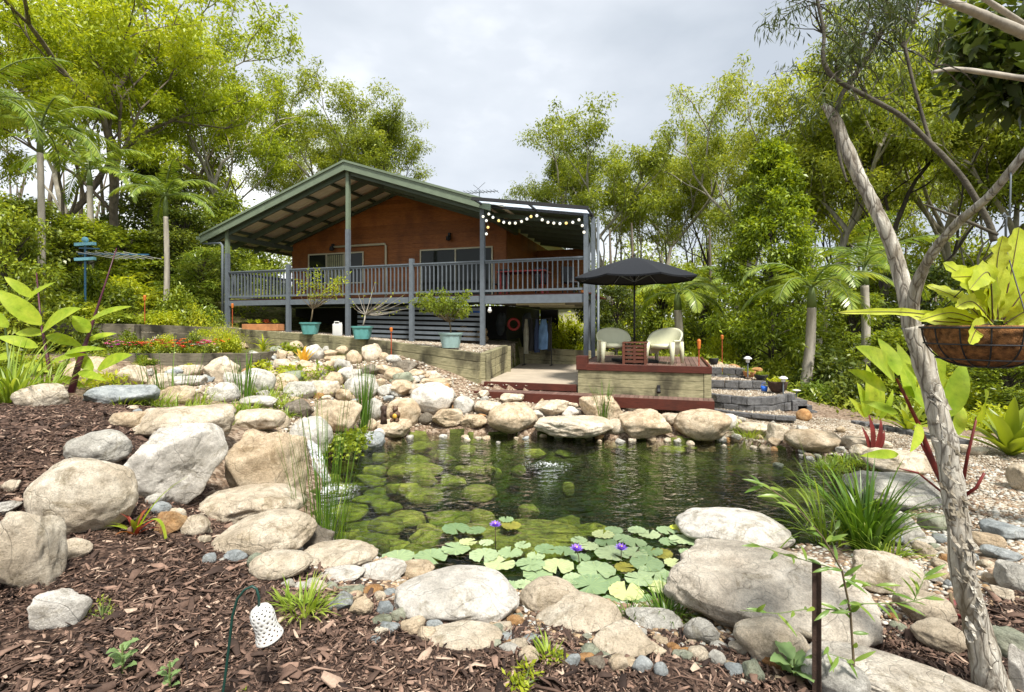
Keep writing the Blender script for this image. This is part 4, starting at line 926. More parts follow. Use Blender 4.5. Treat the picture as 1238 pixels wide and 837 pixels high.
def chair(loc, rz, label):
    r = empty('tub_chair', loc, rz, label, 'chair', 'cream tub chairs on the deck'); m = M['chair_cream']
    # shell: wall of varying height wrapping round the seat (front open), seat pan, four moulded legs
    rows = []; n = 28; a0, a1 = R(-215), R(35)
    for i in range(n + 1):
        u = i / n; a = a0 + (a1 - a0) * u; bk = math.sin(math.pi * u); hh = .50 + .26 * max(0, (bk - .35) / .65) ** .8; k = 1 + .06 * bk
        x, y = math.cos(a), -math.sin(a)
        # back at +y
        rx, ry = .30, .27
        lo = .20 + .12 * max(0, math.sin(math.pi * u) - .75) * 4 ; rows.append([(x * rx * .98, y * ry * .98, lo), (x * (rx + .012), y * (ry + .012), .42), (x * (rx + .04) * k, y * (ry + .04) * k, hh - .03), (x * (rx + .065) * k, y * (ry + .065) * k, hh)])
    mb = MB(); mb.strip(rows); mb.build('backrest', m, r, smooth=True, solid=.03)
    q = MB(); q.lathe([(0, .0), (.2, .0), (.27, .012), (.285, .03), (.285, -.06), (.24, -.075), (0, -.075)], 24, 0, (0, 0, .395)); o = q.build('seat', m, r, smooth=True); o.scale = (1.03, .97, 1)
    for x in (-1, 1):
        for y in (-1, 1):
            MB().tube([(x * .27, y * .24, .46), (x * .285, y * .26, .25), (x * .29, y * .275, 0)], [.062, .05, .034], 8).build('leg', m, r, smooth=True)
    return r
chair(dk(742, .75), R(-18 + 18), 'left cream tub chair on the deck, nearest the house post')
chair(dk(803, .75), R(-18 - 22), 'right cream tub chair on the deck beside the slatted table')
def table():
    p = dk(768, .38); r = empty('slatted_table', p, HA, 'small reddish brown slatted wooden table between the two cream chairs', 'table'); m = timber('table_wood', (.09, .03, .018), (.17, .06, .035), st=.2)
    w = .22
    for x in (-1, 1):
        for y in (-1, 1): MB().box(x * w - .025, x * w + .025, y * w - .025, y * w + .025, 0, .44).build('leg', m, r)
    q = MB()
    for k in range(6): q.box(-w - .03, w + .03, -w - .03 + k * .085, -w + .045 + k * .085, .443, .465)
    q.build('table_top', m, r, bevel=.003)
    q = MB()
    for z in (.04, .12, .20, .28, .36):
        q.box(-w + .027, w - .027, -w - .01, -w + .01, z, z + .05); q.box(-w + .027, w - .027, w - .01, w + .01, z, z + .05)
        q.box(-w - .01, -w + .01, -w + .027, w - .027, z, z + .05); q.box(w - .01, w + .01, -w + .027, w - .027, z, z + .05)
    q.box(-.025, .025, -w - .014, -w - .011, .03, .42); q.build('side_slats', m, r, bevel=.002)
table()
def umbrella():
    p = dk(767, 1.0); r = empty('patio_umbrella', p, R(8), 'large black canopy umbrella open above the deck', 'umbrella'); sc = p.y / F
    zr_ = CZ - (337 - HY) * sc - p.z; za = CZ - (311.5 - HY) * sc - p.z; RR = 74.5 * sc
    MB().tube([(0, 0, 0), (0, 0, za + .03)], .022, 10).build('pole', M['black'], r, smooth=True)
    MB().ball((0, 0, za + .05), (.03, .03, .05), 10).build('finial', M['black'], r, smooth=True)
    rows = []; n = 8; sub = 6
    for j in range(9):
        u = j / 8; row = []
        for i in range(n):
            for k in range(sub):
                a0, a1 = 2 * math.pi * i / n, 2 * math.pi * (i + 1) / n; v = k / sub
                x = (math.cos(a0) * (1 - v) + math.cos(a1) * v); y = (math.sin(a0) * (1 - v) + math.sin(a1) * v); sag = .05 * math.sin(math.pi * v) * u * u
                row.append((x * RR * u * (1 - sag * .6), y * RR * u * (1 - sag * .6), za - (za - zr_) * (u ** 1.25) - sag * .9 * (1 - .3 * u)))
        row.append(row[0]); rows.append(row)
    MB().strip(rows).build('canopy', M['fabric_black'], r, solid=.008)
    v = []
    for i in range(n * sub + 1): v.append([rows[-1][i], (rows[-1][i][0] * .995, rows[-1][i][1] * .995, rows[-1][i][2] - .03)])
    MB().strip(v).build('valance', M['fabric_black'], r, solid=.006)
    for i in range(n):
        a = 2 * math.pi * i / n; q = MB(); q.tube([(0, 0, za - .03), (math.cos(a) * RR * .97, math.sin(a) * RR * .97, zr_ + .0)], .009, 5); q.tube([(0, 0, za - .55), (math.cos(a) * RR * .5, math.sin(a) * RR * .5, za - (za - zr_) * .45 - .03)], .008, 5); q.build('rib', M['paint_grey'], r)
    q = MB(); q.box(-.4, .4, -.4, .4, 0, .06); q.lathe([(.0, .0), (.04, .0), (.04, .3), (0, .3)], 12, 0, (0, 0, .06)); q.build('base', M['black'], r, bevel=.015)
umbrella()
# ------------------------------------------------------------------ block steps right of the deck
def blocksteps():
    """each tier: (polyline of (px,py) on its top front edge, z of the top, courses, label)"""
    T = [([(842, 444), (870, 444.5), (900, 446)], 1.02, 2, 'topmost dark block step edging of the gravel stairs beside the deck'),
         ([(842, 459), (880, 460.5), (926, 461)], .81, 2, 'second dark block step edging from the top beside the deck'),
         ([(838, 473), (870, 477.5), (905, 480.5), (935, 480), (952, 477), (962, 476)], .62, 2, 'third block step edging from the top with curved pale right end'),
         ([(840, 490.5), (870, 496), (910, 500.5), (945, 503.5), (962, 504)], .355, 1, 'lowest dark block step edging beside the deck')]
    for pts, z, nc, lab in T:
        W3 = [onz(x, y, z) for x, y in pts]; r = empty('block_step', W3[0], 0, lab, 'step'); o = Vector(W3[0])
        ls = [0]
        for a, b in zip(W3, W3[1:]): ls.append(ls[-1] + (b - a).length)
        def at(l):
            for i in range(len(ls) - 1):
                if l <= ls[i + 1] or i == len(ls) - 2:
                    u = (l - ls[i]) / (ls[i + 1] - ls[i]); return W3[i].lerp(W3[i + 1], u), (W3[i + 1] - W3[i]).normalized()
        bw = .29 if nc > 1 else .4; ch = .165 if nc > 1 else .09
        for c in range(nc):
            q = MB(); l = -bw * .5 * (c % 2)
            while l < ls[-1]:
                a, d = at(max(0, l)); b, _ = at(min(l + bw - .012, ls[-1])); n = Vector((-d.y, d.x, 0)) * (.14 + rnd.uniform(-.012, .012)); zt = -c * ch - rnd.uniform(0, .004); zb = zt - ch + .01
                a, b = a - o, b - o; n0 = Vector((-d.y, d.x, 0)) * rnd.uniform(-.014, .014)
                P = [(p.x, p.y, zz) for zz in (zb, zt) for p in (a + n0, b + n0, b + n, a + n)]
                q.hexa(P); l += bw
            q.build('block_course', M['stone_step'], r, bevel=.012)
    # gravel treads behind each edging
    for (pts, z, nc, lab), (pn, zn) in zip(T, [([(842, 437), (905, 437)], 1.02), ([(842, 453), (915, 453)], .79), ([(842, 471), (955, 470)], .60), ([(845, 493), (960, 496)], .34)]):
        A = [onz(x, y + .3, z - .02) for x, y in pts]; q = []
        Bk = [a + Vector((.1, 1.2, 0)) for a in A]; MB().strip([A, Bk]).build('gravel_tread', M['gravel'], solid=.01)['kind'] = 'structure'
        poly = [(a.x, a.y) for a in A] + [(b.x, b.y) for b in Bk[::-1]]
        P = scatter(900, poly, np.random.RandomState(int(z * 100))); D, Fi = ico(1); V = []
        rg = np.random.RandomState(7); s = rg.uniform(.008, .022, (900, 1, 1)); V = D[None] * s * rg.uniform(.6, 1.3, (900, 1, 3)) + np.stack([P[:, 0], P[:, 1], np.full(900, z - .012)], 1)[:, None]
        o = idxmesh('tread_gravel', V.reshape(-1, 3), (np.arange(900)[:, None, None] * len(D) + Fi[None]).reshape(-1, 3), bpy.data.materials['path_gravel'], smooth=True); o['kind'] = 'stuff'; o['label'] = 'loose tan gravel on the block stairs'; o['category'] = 'gravel'
    # descending side blocks at the right
    r = empty('block_edging', onz(965, 500, .3), 0, 'stepped grey blocks descending to the right of the gravel stairs', 'edging'); o = Vector(r.location)
    for i, (x, y, z) in enumerate([(966, 484, .5), (972, 490, .4), (978, 497, .3), (986, 501, .22), (996, 505, .12)]):
        p = onz(x, y, z) - o; MB().box(p.x - .14, p.x + .16, p.y - .02, p.y + .3, p.z - .5, p.z).build('block', M['stone_step'], r, bevel=.012)
    r = empty('block_edging', onz(1060, 520, .25), 0, 'low grey block edging at the far side of the gravel path', 'edging'); o = Vector(r.location)
    for i in range(12):
        x = 1040 + i * 11.5; p = onz(x, 510 + i * 2.1, .27) - o; MB().box(p.x - .08, p.x + .085, p.y, p.y + .14, p.z - .15, p.z + .01 * (i % 2)).build('block', M['stone_step'], r, bevel=.01)
blocksteps()
# ------------------------------------------------------------------ vegetation
G_ = lambda *c: [tuple(x) for x in c]
M['leaf_euc'] = leafmat('leaf_euc', G_((.12, .17, .012), (.27, .35, .02), (.42, .50, .035), (.56, .60, .07)), .4, .4)
M['leaf_olive'] = leafmat('leaf_olive', G_((.10, .14, .02), (.20, .26, .03), (.34, .40, .05), (.46, .50, .10)), .4, .4)
M['leaf_dark'] = leafmat('leaf_dark', G_((.025, .045, .008), (.06, .09, .014), (.14, .18, .025), (.26, .30, .04)), .35, .3)
M['leaf_mid'] = leafmat('leaf_mid', G_((.06, .09, .012), (.15, .21, .02), (.29, .36, .035), (.43, .48, .07)), .38, .4, vs=.8)
M['leaf_lime'] = leafmat('leaf_lime', G_((.17, .23, .012), (.33, .41, .025), (.50, .55, .05), (.62, .64, .10)), .4, .5, vs=.9)
M['leaf_palm'] = leafmat('leaf_palm', G_((.07, .12, .015), (.14, .22, .025), (.26, .34, .05), (.4, .45, .09)), .32, .35, vs=1.2)
M['leaf_broad'] = leafmat('leaf_broad', G_((.16, .28, .02), (.28, .42, .03), (.40, .52, .05), (.52, .58, .08)), .5, .5, vs=6, spec=.25, spots=14)
M['grass'] = leafmat('grass', G_((.09, .16, .015), (.19, .29, .03), (.32, .42, .06), (.45, .5, .12)), .45, .4, vs=3)
M['grass_dark'] = leafmat('grass_dark', G_((.03, .08, .01), (.07, .15, .015), (.13, .24, .025), (.25, .35, .06)), .35, .35, vs=3)
M['bark'] = simple('bark', (.16, .13, .10), .9, .45, 3, .8, stretch=(3, 3, .6))
M['bark_pale'] = simple('bark_pale', (.32, .29, .24), .85, .4, 2.5, .5, stretch=(3, 3, .5))
M['bark_dark'] = simple('bark_dark', (.055, .045, .035), .9, .4, 4, .8, stretch=(3, 3, .6))
M['stem'] = simple('stem', (.12, .09, .05), .8, .3, 8, .3)
M['stem_green'] = simple('stem_green', (.13, .18, .05), .5, .2, 8, .1)
M['stem_purple'] = simple('stem_purple', (.07, .015, .03), .4, .3, 6, .1)
M['stem_red'] = simple('stem_red', (.15, .018, .015), .45, .4, 6, .1)
def leafV(C, D, N, L, Wd, fold=.25):
    """far leaf: rhombus of 4 verts, slightly folded"""
    S = unit(np.cross(D, N)); L = L[:, None]; Wd = Wd[:, None]
    return np.stack([C, C + D * L * .45 + S * Wd / 2 + N * Wd * fold, C + D * L, C + D * L * .45 - S * Wd / 2 + N * Wd * fold], 1)
def rdir(rng, n): return unit(rng.normal(size=(n, 3)))
def crown(rng, centres, rad, n, L, asp=.3, droop=.5, flat=.6):
    """leaves massed around clump centres"""
    k = rng.randint(0, len(centres), n); c = centres[k]; r = (rad[k] if hasattr(rad, '__len__') else np.full(n, rad))
    off = rdir(rng, n) * (rng.rand(n, 1) ** .45) * r[:, None] * np.array([1, 1, flat])
    D = unit(rdir(rng, n) * .8 + unit(off) * .5 + np.array([0, 0, -droop])); N = unit(rdir(rng, n) + np.array([0, 0, 1.2])); N = unit(N - D * (N * D).sum(1, keepdims=True))
    l = L * rng.uniform(.6, 1.35, n); return leafV(c + off, D, N, l, l * asp * rng.uniform(.8, 1.2, n))
def skeleton(rng, h, fork, spread, lv=3, lean=.05, nb=4, r0=.18, up=.8, crook=.12, trunk_frac=.45, low=1):
    segs = []; tips = []
    def go(p, d, ln, r, lev):
        n = 5; pts = [p]; q = p; dd = d
        for i in range(n):
            dd = unit(dd + rng.normal(size=3) * crook + np.array([0, 0, .05 * up])); q = q + dd * ln / n; pts.append(q)
        segs.append((pts, r, r * .55, lev))
        if lev >= lv: tips.append(pts[-1]); tips.append(pts[-3]); return
        if lev == lv - 1 and low: tips.append(pts[-1]); tips.append(pts[3])
        k = nb if lev > 0 else nb + 4; a0 = rng.uniform(0, 6.28)
        for j in range(k):
            a = a0 + j * 2.4 + rng.normal() * .3; s = spread * rng.uniform(.6, 1.3); nd = unit(dd * 1.0 + np.array([math.cos(a) * s, math.sin(a) * s, up * .3 * rng.uniform(-.3, 1)]))
            st = pts[-1] if j < 2 else pts[rng.randint(1 if lev == 0 else 2, 6)]
            go(st, nd, ln * rng.uniform(.5, .78) * (1 if lev else fork), r * (.62 if j < 2 else .42), lev + 1)
    go(np.zeros(3), unit(np.array([rng.normal() * lean, rng.normal() * lean, 1])), h * trunk_frac, r0, 0)
    return segs, np.array(tips)
def tree_proto(name, seed, h, leaf, bark, nleaf=16000, L=.13, asp=.3, rad=.75, spread=.75, fork=.75, up=.8, lv=3, nb=3, r0=.17, trunk_frac=.42, flat=.75, droop=.6, crook=.13):
    rng = np.random.RandomState(seed); segs, tips = skeleton(rng, h, fork, spread, lv, .05, nb, r0, up, crook, trunk_frac)
    k = h / max(tips[:, 2].max() + rad * .5, .1)
    tips = tips * k; tr = MB(); br = MB()
    for pts, a, b, lev in segs:
        pts = [tuple(p * k) for p in pts]; n = len(pts); rr = [a + (b - a) * i / (n - 1) for i in range(n)]
        (tr if lev == 0 else br).tube(pts, rr, 8 if lev == 0 else 6 if lev == 1 else 4, cap=False)
    V = crown(rng, tips, rng.uniform(.55, 1.25, len(tips)) * rad, nleaf, L, asp, droop, flat)
    root = empty(name); tr.build('trunk', bark, root, smooth=True); br.build('branches', bark, root, smooth=True)
    fastmesh('crown', V.reshape(-1, 3), 4, leaf, root); return root
def place(proto, loc, sc=1, rz=0, label=None, cat='tree', group=None, used=set()):
    o = proto if proto.name not in used else copy_tree(proto); used.add(proto.name)
    o.location = loc; o.rotation_euler = (0, 0, rz); o.scale = (sc, sc, sc) if not hasattr(sc, '__len__') else sc; tag(o, label, cat, group); return o
def G(px, Y, dz=0):
    X = (px - CX) * Y / F; return Vector((X, Y, h1(X, Y) + dz))
EU = [tree_proto('gum_tree', 11, 15, M['leaf_euc'], M['bark'], 27000, .19, .36, .52, .72, .8, .9, 4, 3),
      tree_proto('gum_tree', 12, 15, M['leaf_euc'], M['bark_pale'], 26000, .19, .36, .5, .6, .8, 1.1, 4, 3, trunk_frac=.5),
      tree_proto('gum_tree', 13, 15, M['leaf_olive'], M['bark_pale'], 28000, .18, .34, .52, .62, .75, 1.1, 4, 3, trunk_frac=.5),
      tree_proto('gum_tree', 14, 15, M['leaf_olive'], M['bark_dark'], 28000, .18, .34, .55, .5, .8, 1.2, 4, 3, trunk_frac=.55)]
GT = 'gum trees of the bush around the house'
TREES = [ # proto, px, Y, topy, widthfactor, label
 (0, 140, 22, -70, 1.15, 'tall bright green gum with forked brown trunk left of the house'),
 (0, 40, 20, -60, 1.1, 'bright green gum crown filling the top left corner'),
 (1, 245, 25, 55, 1.1, 'yellow green gum rising just left of the verandah roof'),
 (0, 300, 30, 62, 1.0, 'sunny yellow green gum behind the left slope of the green roof'),
 (1, 90, 28, -20, 1.1, 'gum behind the forked gum in the left wood'),
 (1, 190, 33, -5, 1.2, 'high gum with open crown between the forked gum and the roof'),
 (2, 400, 34, 108, 1.2, 'olive green gum standing behind the roof ridge, left one'),
 (3, 455, 36, 125, 1.1, 'olive green gum behind the roof ridge beside the antenna'),
 (2, 360, 37, 130, 1.0, 'pale gum behind the left roof slope'),
 (2, 740, 32, 140, 1.2, 'tall gum with white limbs behind the patio roof'),
 (3, 690, 36, 175, .9, 'darker gum just right of the patio roof, behind the white limbed one'),
 (2, 800, 34, 132, 1.1, 'tall gum behind the umbrella with crown against the sky'),
 (3, 850, 36, 178, .9, 'thin gum between the umbrella and the pyramid tree'),
 (2, 905, 30, 105, 1.0, 'gum behind the left side of the pyramid tree'),
 (2, 985, 26, 62, 1.1, 'gum behind the fork of the paperbark, left side'),
 (3, 1050, 24, 60, 1.1, 'dark trunked gum behind the broken paperbark stub'),
 (1, 1120, 27, 30, 1.1, 'yellow green gum seen between the paperbark limbs'),
 (2, 1190, 23, 70, 1.1, 'olive gum behind the hanging basket'),
 (3, 1250, 20, 40, 1.1, 'gum at the right edge behind the hanging basket'),
 (3, 1010, 36, 120, 1.0, 'distant slim gum right of the pyramid tree'),
 (1, 955, 40, 150, 1.0, 'distant gum hidden behind the pyramid tree'),
 (0, -40, 17, -50, 1.0, 'gum leaning in from the left edge'),
 (2, 1160, 40, 60, 1.0, 'distant gum above the hanging basket')]
for i, (k, px, Y, top, wf, lab) in enumerate(TREES):
    g = G(px, Y, -.1); ht = CZ - (top - HY) * Y / F - g.z; s = ht / 15
    place(EU[k], g, (s * wf, s * wf, s), i * 1.7 + (0 if k else .6), lab, 'tree', GT)
def pyramid():
    rng = np.random.RandomState(8); g = G(932, 15.5); hh = CZ - (165 - HY) * g.y / F - g.z; C = []; Rr = []; tr = MB(); br = MB()
    tr.tube([(0, 0, 0), (.03, .02, hh * .3), (-.03, 0, hh * .6), (0, 0, hh * .97)], [.09, .075, .05, .012], 8)
    for i in range(150):
        u = rng.rand() ** .85; z = hh * (.14 + .84 * u); R0 = 1.75 * (1 - u) ** .62 + .12; a = rng.uniform(0, 6.28); r = R0 * rng.uniform(.3, 1) ** .5 * rng.uniform(.7, 1.1)
        p = (math.cos(a) * r, math.sin(a) * r, z + r * .1); C.append(p); Rr.append(.42 - .2 * u)
        if i % 2: br.tube([(0, 0, z - r * .35), (p[0] * .5, p[1] * .5, z - r * .1), p], [.022, .014, .006], 4)
    V = crown(rng, np.array(C), np.array(Rr), 26000, .14, .36, .5, .8)
    r = empty('pyramid_tree', g, 0, 'dense pyramid shaped green tree with slim dark trunk right of the umbrella', 'tree')
    tr.build('trunk', M['bark_dark'], r, smooth=True); br.build('branches', M['bark_dark'], r); fastmesh('crown', V.reshape(-1, 3), 4, M['leaf_pyr'], r)
M['leaf_pyr'] = leafmat('leaf_pyr', G_((.05, .08, .008), (.15, .22, .015), (.31, .40, .025), (.48, .55, .04)), .4, .35, vs=.7)
pyramid()
# bushes: several prototypes of different sizes and leaves
def bush_proto(name, seed, leaf, n, L, asp, r=1.0, hgt=1.0, nclump=26):
    rng = np.random.RandomState(seed); D = rdir(rng, nclump); D[:, 2] = abs(D[:, 2]); C = D * rng.uniform(.35, 1, (nclump, 1)) * np.array([r, r, hgt]) * .8; C[:, 2] += .1 * hgt
    V = crown(rng, C, .34 * r, n, L, asp, .25, .8); root = empty(name); q = MB()
    for c in C[::2]: q.tube([(c[0] * .1, c[1] * .1, 0), tuple(c * np.array([.5, .5, .6])), tuple(c)], [.02, .014, .006], 4, cap=False)
    q.build('stems', M['stem'], root); fastmesh('foliage', V.reshape(-1, 3), 4, leaf, root); return root
BU = [bush_proto('shrub', 21, M['leaf_mid'], 4200, .12, .4), bush_proto('shrub', 22, M['leaf_lime'], 3800, .11, .45), bush_proto('shrub', 23, M['leaf_dark'], 4200, .13, .42), bush_proto('shrub', 24, M['leaf_palm'], 3200, .2, .2),
      bush_proto('shrub', 25, M['leaf_mid'], 3200, .17, .5)]
SH = [ # proto, px, Y, topy, width px, label
 (2, 30, 15, 240, 140, 'tall dark leafed shrub at the left edge below the gum'), (0, 95, 16, 265, 120, 'leafy green thicket left of the clothes line'), (4, 150, 19, 275, 110, 'big leafed thicket behind the clothes line'),
 (0, 10, 11, 250, 120, 'glossy green shrub at the left edge above the broad leaves'), (2, 220, 20, 255, 110, 'dark green shrub behind the slim palm trunk'), (1, 165, 17, 330, 120, 'lime green spreading shrub under the clothes line'),
 (0, 120, 14.5, 330, 90, 'mid green shrub above the stained sleeper wall'), (3, 245, 18, 300, 90, 'feathery shrub at the left house corner'), (0, 300, 26, 290, 90, 'shrub seen under the left verandah roof'),
 (0, 60, 13, 340, 90, 'low green shrub behind the broad leaved clump'), (2, 190, 24, 200, 120, 'dark evergreen behind the palms'), (1, 235, 15.4, 362, 60, 'lime shrub against the house corner post'),
 (4, 20, 13.5, 300, 90, 'broad leafed shrub left of the thicket'), (0, 270, 22, 235, 90, 'shrubby tree under the end of the green roof'), (2, 135, 22, 260, 120, 'shaded shrub behind the blue clothes line'),
 (2, 745, 17, 345, 70, 'dark rounded shrub behind the umbrella pole'), (2, 715, 19, 330, 60, 'dark leafy shrub between the house post and the umbrella pole'), (1, 700, 22, 370, 90, 'lime shrub seen right of the house beneath the deck'),
 (1, 655, 20, 385, 60, 'low lime weeds seen through the gap under the house'), (0, 800, 21, 330, 90, 'shrub below the right rim of the umbrella'), (0, 850, 19, 350, 80, 'leafy shrub right of the right cream chair'),
 (1, 860, 17, 395, 70, 'yellow green ferny shrub behind the topmost block step'), (0, 905, 19, 370, 80, 'green shrub behind the pyramid tree trunk'), (0, 970, 17, 380, 90, 'shrub between the pyramid tree and the fat palm'),
 (2, 1000, 13.5, 425, 110, 'dark ivy covered mound right of the gravel stairs'), (0, 960, 15, 415, 80, 'green bush above the brown bowl'), (2, 1045, 12, 455, 90, 'dark green bush at the end of the gravel path'), (0, 1090, 14, 400, 120, 'leafy bush behind the paperbark trunk'),
 (1, 1150, 13, 440, 120, 'lime green bush behind the upright broad leaves'), (0, 1215, 12, 430, 110, 'green bush below the hanging basket'), (1, 1200, 10.5, 485, 90, 'low yellow green bush behind the agave'), (2, 1240, 15, 370, 120, 'dark bush behind the hanging basket at right'),
 (0, 1030, 18, 350, 110, 'mid green shrub behind the leaning palm'), (2, 1110, 20, 320, 130, 'dark shrub in the wood behind the paperbark'), (0, 1180, 18, 350, 120, 'green shrub in the wood left of the basket'), (4, 1100, 11, 480, 90, 'big leafed low shrub behind the path edging'),
 (0, 1060, 26, 330, 140, 'distant green thicket behind the paperbark fork'), (2, 940, 28, 330, 130, 'distant thicket behind the pyramid tree'), (0, 840, 28, 320, 130, 'distant thicket behind the palm'), (0, 1190, 28, 300, 150, 'distant thicket at the right'),
 (1, 770, 25, 330, 110, 'distant lime thicket behind the umbrella'), (1, 50, 24, 250, 150, 'distant lime thicket at the far left'), (0, -20, 14, 230, 130, 'green shrub cut by the left edge'), (3, 985, 12.5, 460, 60, 'feathery green plant at the edge of the gravel stairs')]
def bushy_proto(seed, leaf, n=9000, L=.13, asp=.42, r=.34):
    rng = np.random.RandomState(seed); C = []; br = MB(); br.tube([(0, 0, 0), (.02, 0, .5), (0, .01, .9)], [.02, .015, .005], 6)
    for i in range(70):
        u = rng.rand(); z = .12 + .85 * u; rr = r * (1 - .55 * u ** 2) * rng.uniform(.3, 1.1); a = rng.uniform(0, 6.28); p = (math.cos(a) * rr, math.sin(a) * rr, z); C.append(p); br.tube([(0, 0, z * .7), (p[0] * .5, p[1] * .5, z * .88), p], [.008, .005, .002], 4, cap=False)
    V = crown(rng, np.array(C) * 4, .34, n, L, asp, .4, .8); root = empty('bushy_tree'); sc = br.v; 
    for j in range(len(br.v)): br.v[j] = br.v[j] * 4
    br.build('branches', M['bark_dark'], root); fastmesh('foliage', V.reshape(-1, 3), 4, leaf, root); return root
BT = {0: bushy_proto(61, M['leaf_mid']), 1: bushy_proto(62, M['leaf_lime'], 8000), 2: bushy_proto(63, M['leaf_dark']), 3: bushy_proto(64, M['leaf_palm'], 7000, .2, .2), 4: bushy_proto(65, M['leaf_mid'], 7000, .17, .5)}
for i, (k, px, Y, top, wpx, lab) in enumerate(SH):
    g = G(px, Y, -.1); hh = max(.4, CZ - (top - HY) * Y / F - g.z); w = wpx / 2 * Y / F
    if hh > 1.3 * w and hh > 1.8: place(BT[k], g, (w / 1.45, w / 1.45, hh / 4), i * 2.1, lab, 'shrub', 'shrubs of the understorey')
    else: place(BU[k], g, (w, w, hh), i * 2.1, lab, 'shrub', 'shrubs of the understorey')
# far wood mass closing the view
def farwood():
    rng = np.random.RandomState(77); C = []; Rr = []
    for i in range(900):
        a = rng.uniform(-58, 58); Y = rng.uniform(42, 75); X = math.tan(R(a)) * Y
        if abs(X) > 110: continue
        hm = 9 if X < -8 else (8.5 if X < 12 else 11)
        C.append((X, Y, h1(X, Y) + rng.rand() ** .8 * hm * (Y / 55))); Rr.append(rng.uniform(1.2, 2.4))
    V = crown(rng, np.array(C), np.array(Rr), 90000, .38, .4, .4, .7)
    o = fastmesh('far_wood', V.reshape(-1, 3), 4, M['leaf_olive']); tag(o, 'distant olive green bushland closing the view behind the trees', 'wood', kind='stuff')
    q = MB()
    for i in range(150):
        Y = rng.uniform(26, 60); X = math.tan(R(rng.uniform(-48, 48))) * Y; z = h1(X, Y); hh = rng.uniform(6, 11)
        l = rng.normal() * .4
        if -.62 < X / Y < .16: continue
        q.tube([(X, Y, z - .2), (X + l, Y, z + hh * .5), (X + l * 1.5, Y + l, z + hh)], [.16, .11, .05], 5, cap=False)
    o = q.build('far_trunks', M['bark'], smooth=True); tag(o, 'slender distant trunks in the bushland', 'wood', kind='stuff')
farwood()
# ground cover on the forest floor
def weeds():
    rng = np.random.RandomState(5); n = 15000; X = rng.uniform(-26, 26, n); Y = rng.uniform(9.8, 30, n)
    k = (abs(X) < 1.1 * Y) & ~inpoly(X, Y, P_PATH) & ~((X > -9.7) & (X < 4.5) & (Y < 24) & (Y > 9)) & ~inpoly(X, Y, P_GRAVEL) & ~((X < -5.8) & (Y < 14.5) & (X > -10)) & ~((X > 3.5) & (X < 7.0) & (Y < 13.5)) & ~((X > -9) & (X < 0) & (Y < 13))
    X, Y = X[k], Y[k]; C = np.stack([X, Y, H(X, Y) + .1], 1)
    V = crown(rng, C, .3, 60000, .15, .35, -.3, .8); tag(fastmesh('undergrowth', V.reshape(-1, 3), 4, M['leaf_mid']), 'low green undergrowth covering the forest floor', 'undergrowth', kind='stuff')
weeds()
# ------------------------------------------------------------------ palms
def frond(rng, L, w, arch, leaf, n=34, droop=.5, up=.6):
    """pinnate frond along +x starting at the origin; returns leaflet quads and rachis points"""
    t = np.linspace(0, 1, 14); a0 = up; pts = [np.zeros(3)]
    for i in range(13):
        a = a0 - arch * (t[i] ** 1.2); pts.append(pts[-1] + np.array([math.cos(a), 0, math.sin(a)]) * L / 13)
    pts = np.array(pts); q = []
    for s in (-1, 1):
        u = np.linspace(.1, .995, n); idx = u * 13; i0 = np.minimum(idx.astype(int), 12); f = idx - i0; P = pts[i0] * (1 - f)[:, None] + pts[i0 + 1] * f[:, None]
        T = unit(pts[i0 + 1] - pts[i0]); ll = w * np.sin(np.pi * np.clip(u * .9 + .08, 0, 1)) ** .6 * rng.uniform(.85, 1.1, n)
        D = unit(T * .75 + np.array([0, s, 0]) + np.array([0, 0, -1]) * (droop * rng.uniform(.3, 1.2, n))[:, None]); N = unit(np.cross(D, T)) * s
        q.append(leafV(P, D, unit(N), ll, np.full(n, w * .085), 0))
    return np.concatenate(q), pts
def palm(label, base, top, seed, nf, L, w, trunk_r, leaf='leaf_palm', arch=1.7, up0=.2, up1=1.3, shaft=.6, bark='bark_pale', n=34, droop=.6, name='palm_tree'):
    rng = np.random.RandomState(seed); r = empty(name, base, 0, label, 'palm'); d = Vector(top) - Vector(base); q = MB(); k = 40; pts = []; rr = []
    for i in range(k + 1):
        u = i / k; pts.append(d * u + Vector((math.sin(u * 3) * .05, 0, 0))); rr.append(trunk_r * (1.15 - .25 * u) * (1.04 if i % 2 else .98))
    q.tube(pts, rr, 12); q.build('trunk', M[bark], r, smooth=True)
    c = pts[-1]
    if shaft: MB().tube([c, c + Vector((0, 0, shaft * .5)), c + Vector((0, 0, shaft))], [trunk_r * .95, trunk_r * .85, trunk_r * .4], 10).build('crownshaft', M['stem_green'], r, smooth=True)
    c = c + Vector((0, 0, shaft * .9))
    for i in range(nf):
        a = i * 2.4 + rng.normal() * .2; V, rp = frond(rng, L * rng.uniform(.85, 1.1), w, arch * rng.uniform(.8, 1.15), leaf, n, droop, up0 + (up1 - up0) * (i / max(1, nf - 1)))
        fr = fastmesh('frond', V.reshape(-1, 3), 4, M[leaf], r); MB().tube([tuple(p) for p in rp], [.02 * (1 - .8 * j / 13) + .004 for j in range(14)], 5).build('rachis', M['stem_green'], fr)
        fr.location = c; fr.rotation_euler = (0, 0, a)
    return r
def palm_at(label, px, Y, cy, **kw):
    g = G(px, Y); return palm(label, g, (g.x + kw.pop('lean', 0), Y, CZ - (cy - HY) * Y / F), **kw)
palm_at('foxtail palm with slim pale trunk left of the house corner', 200, 15.5, 262, seed=31, nf=11, L=1.75, w=.36, trunk_r=.075, n=60, droop=.9, shaft=.7)
palm_at('foxtail palm with high drooping crown behind the clothes line', 108, 16.5, 225, seed=32, nf=11, L=2.3, w=.42, trunk_r=.09, n=60, droop=.9)
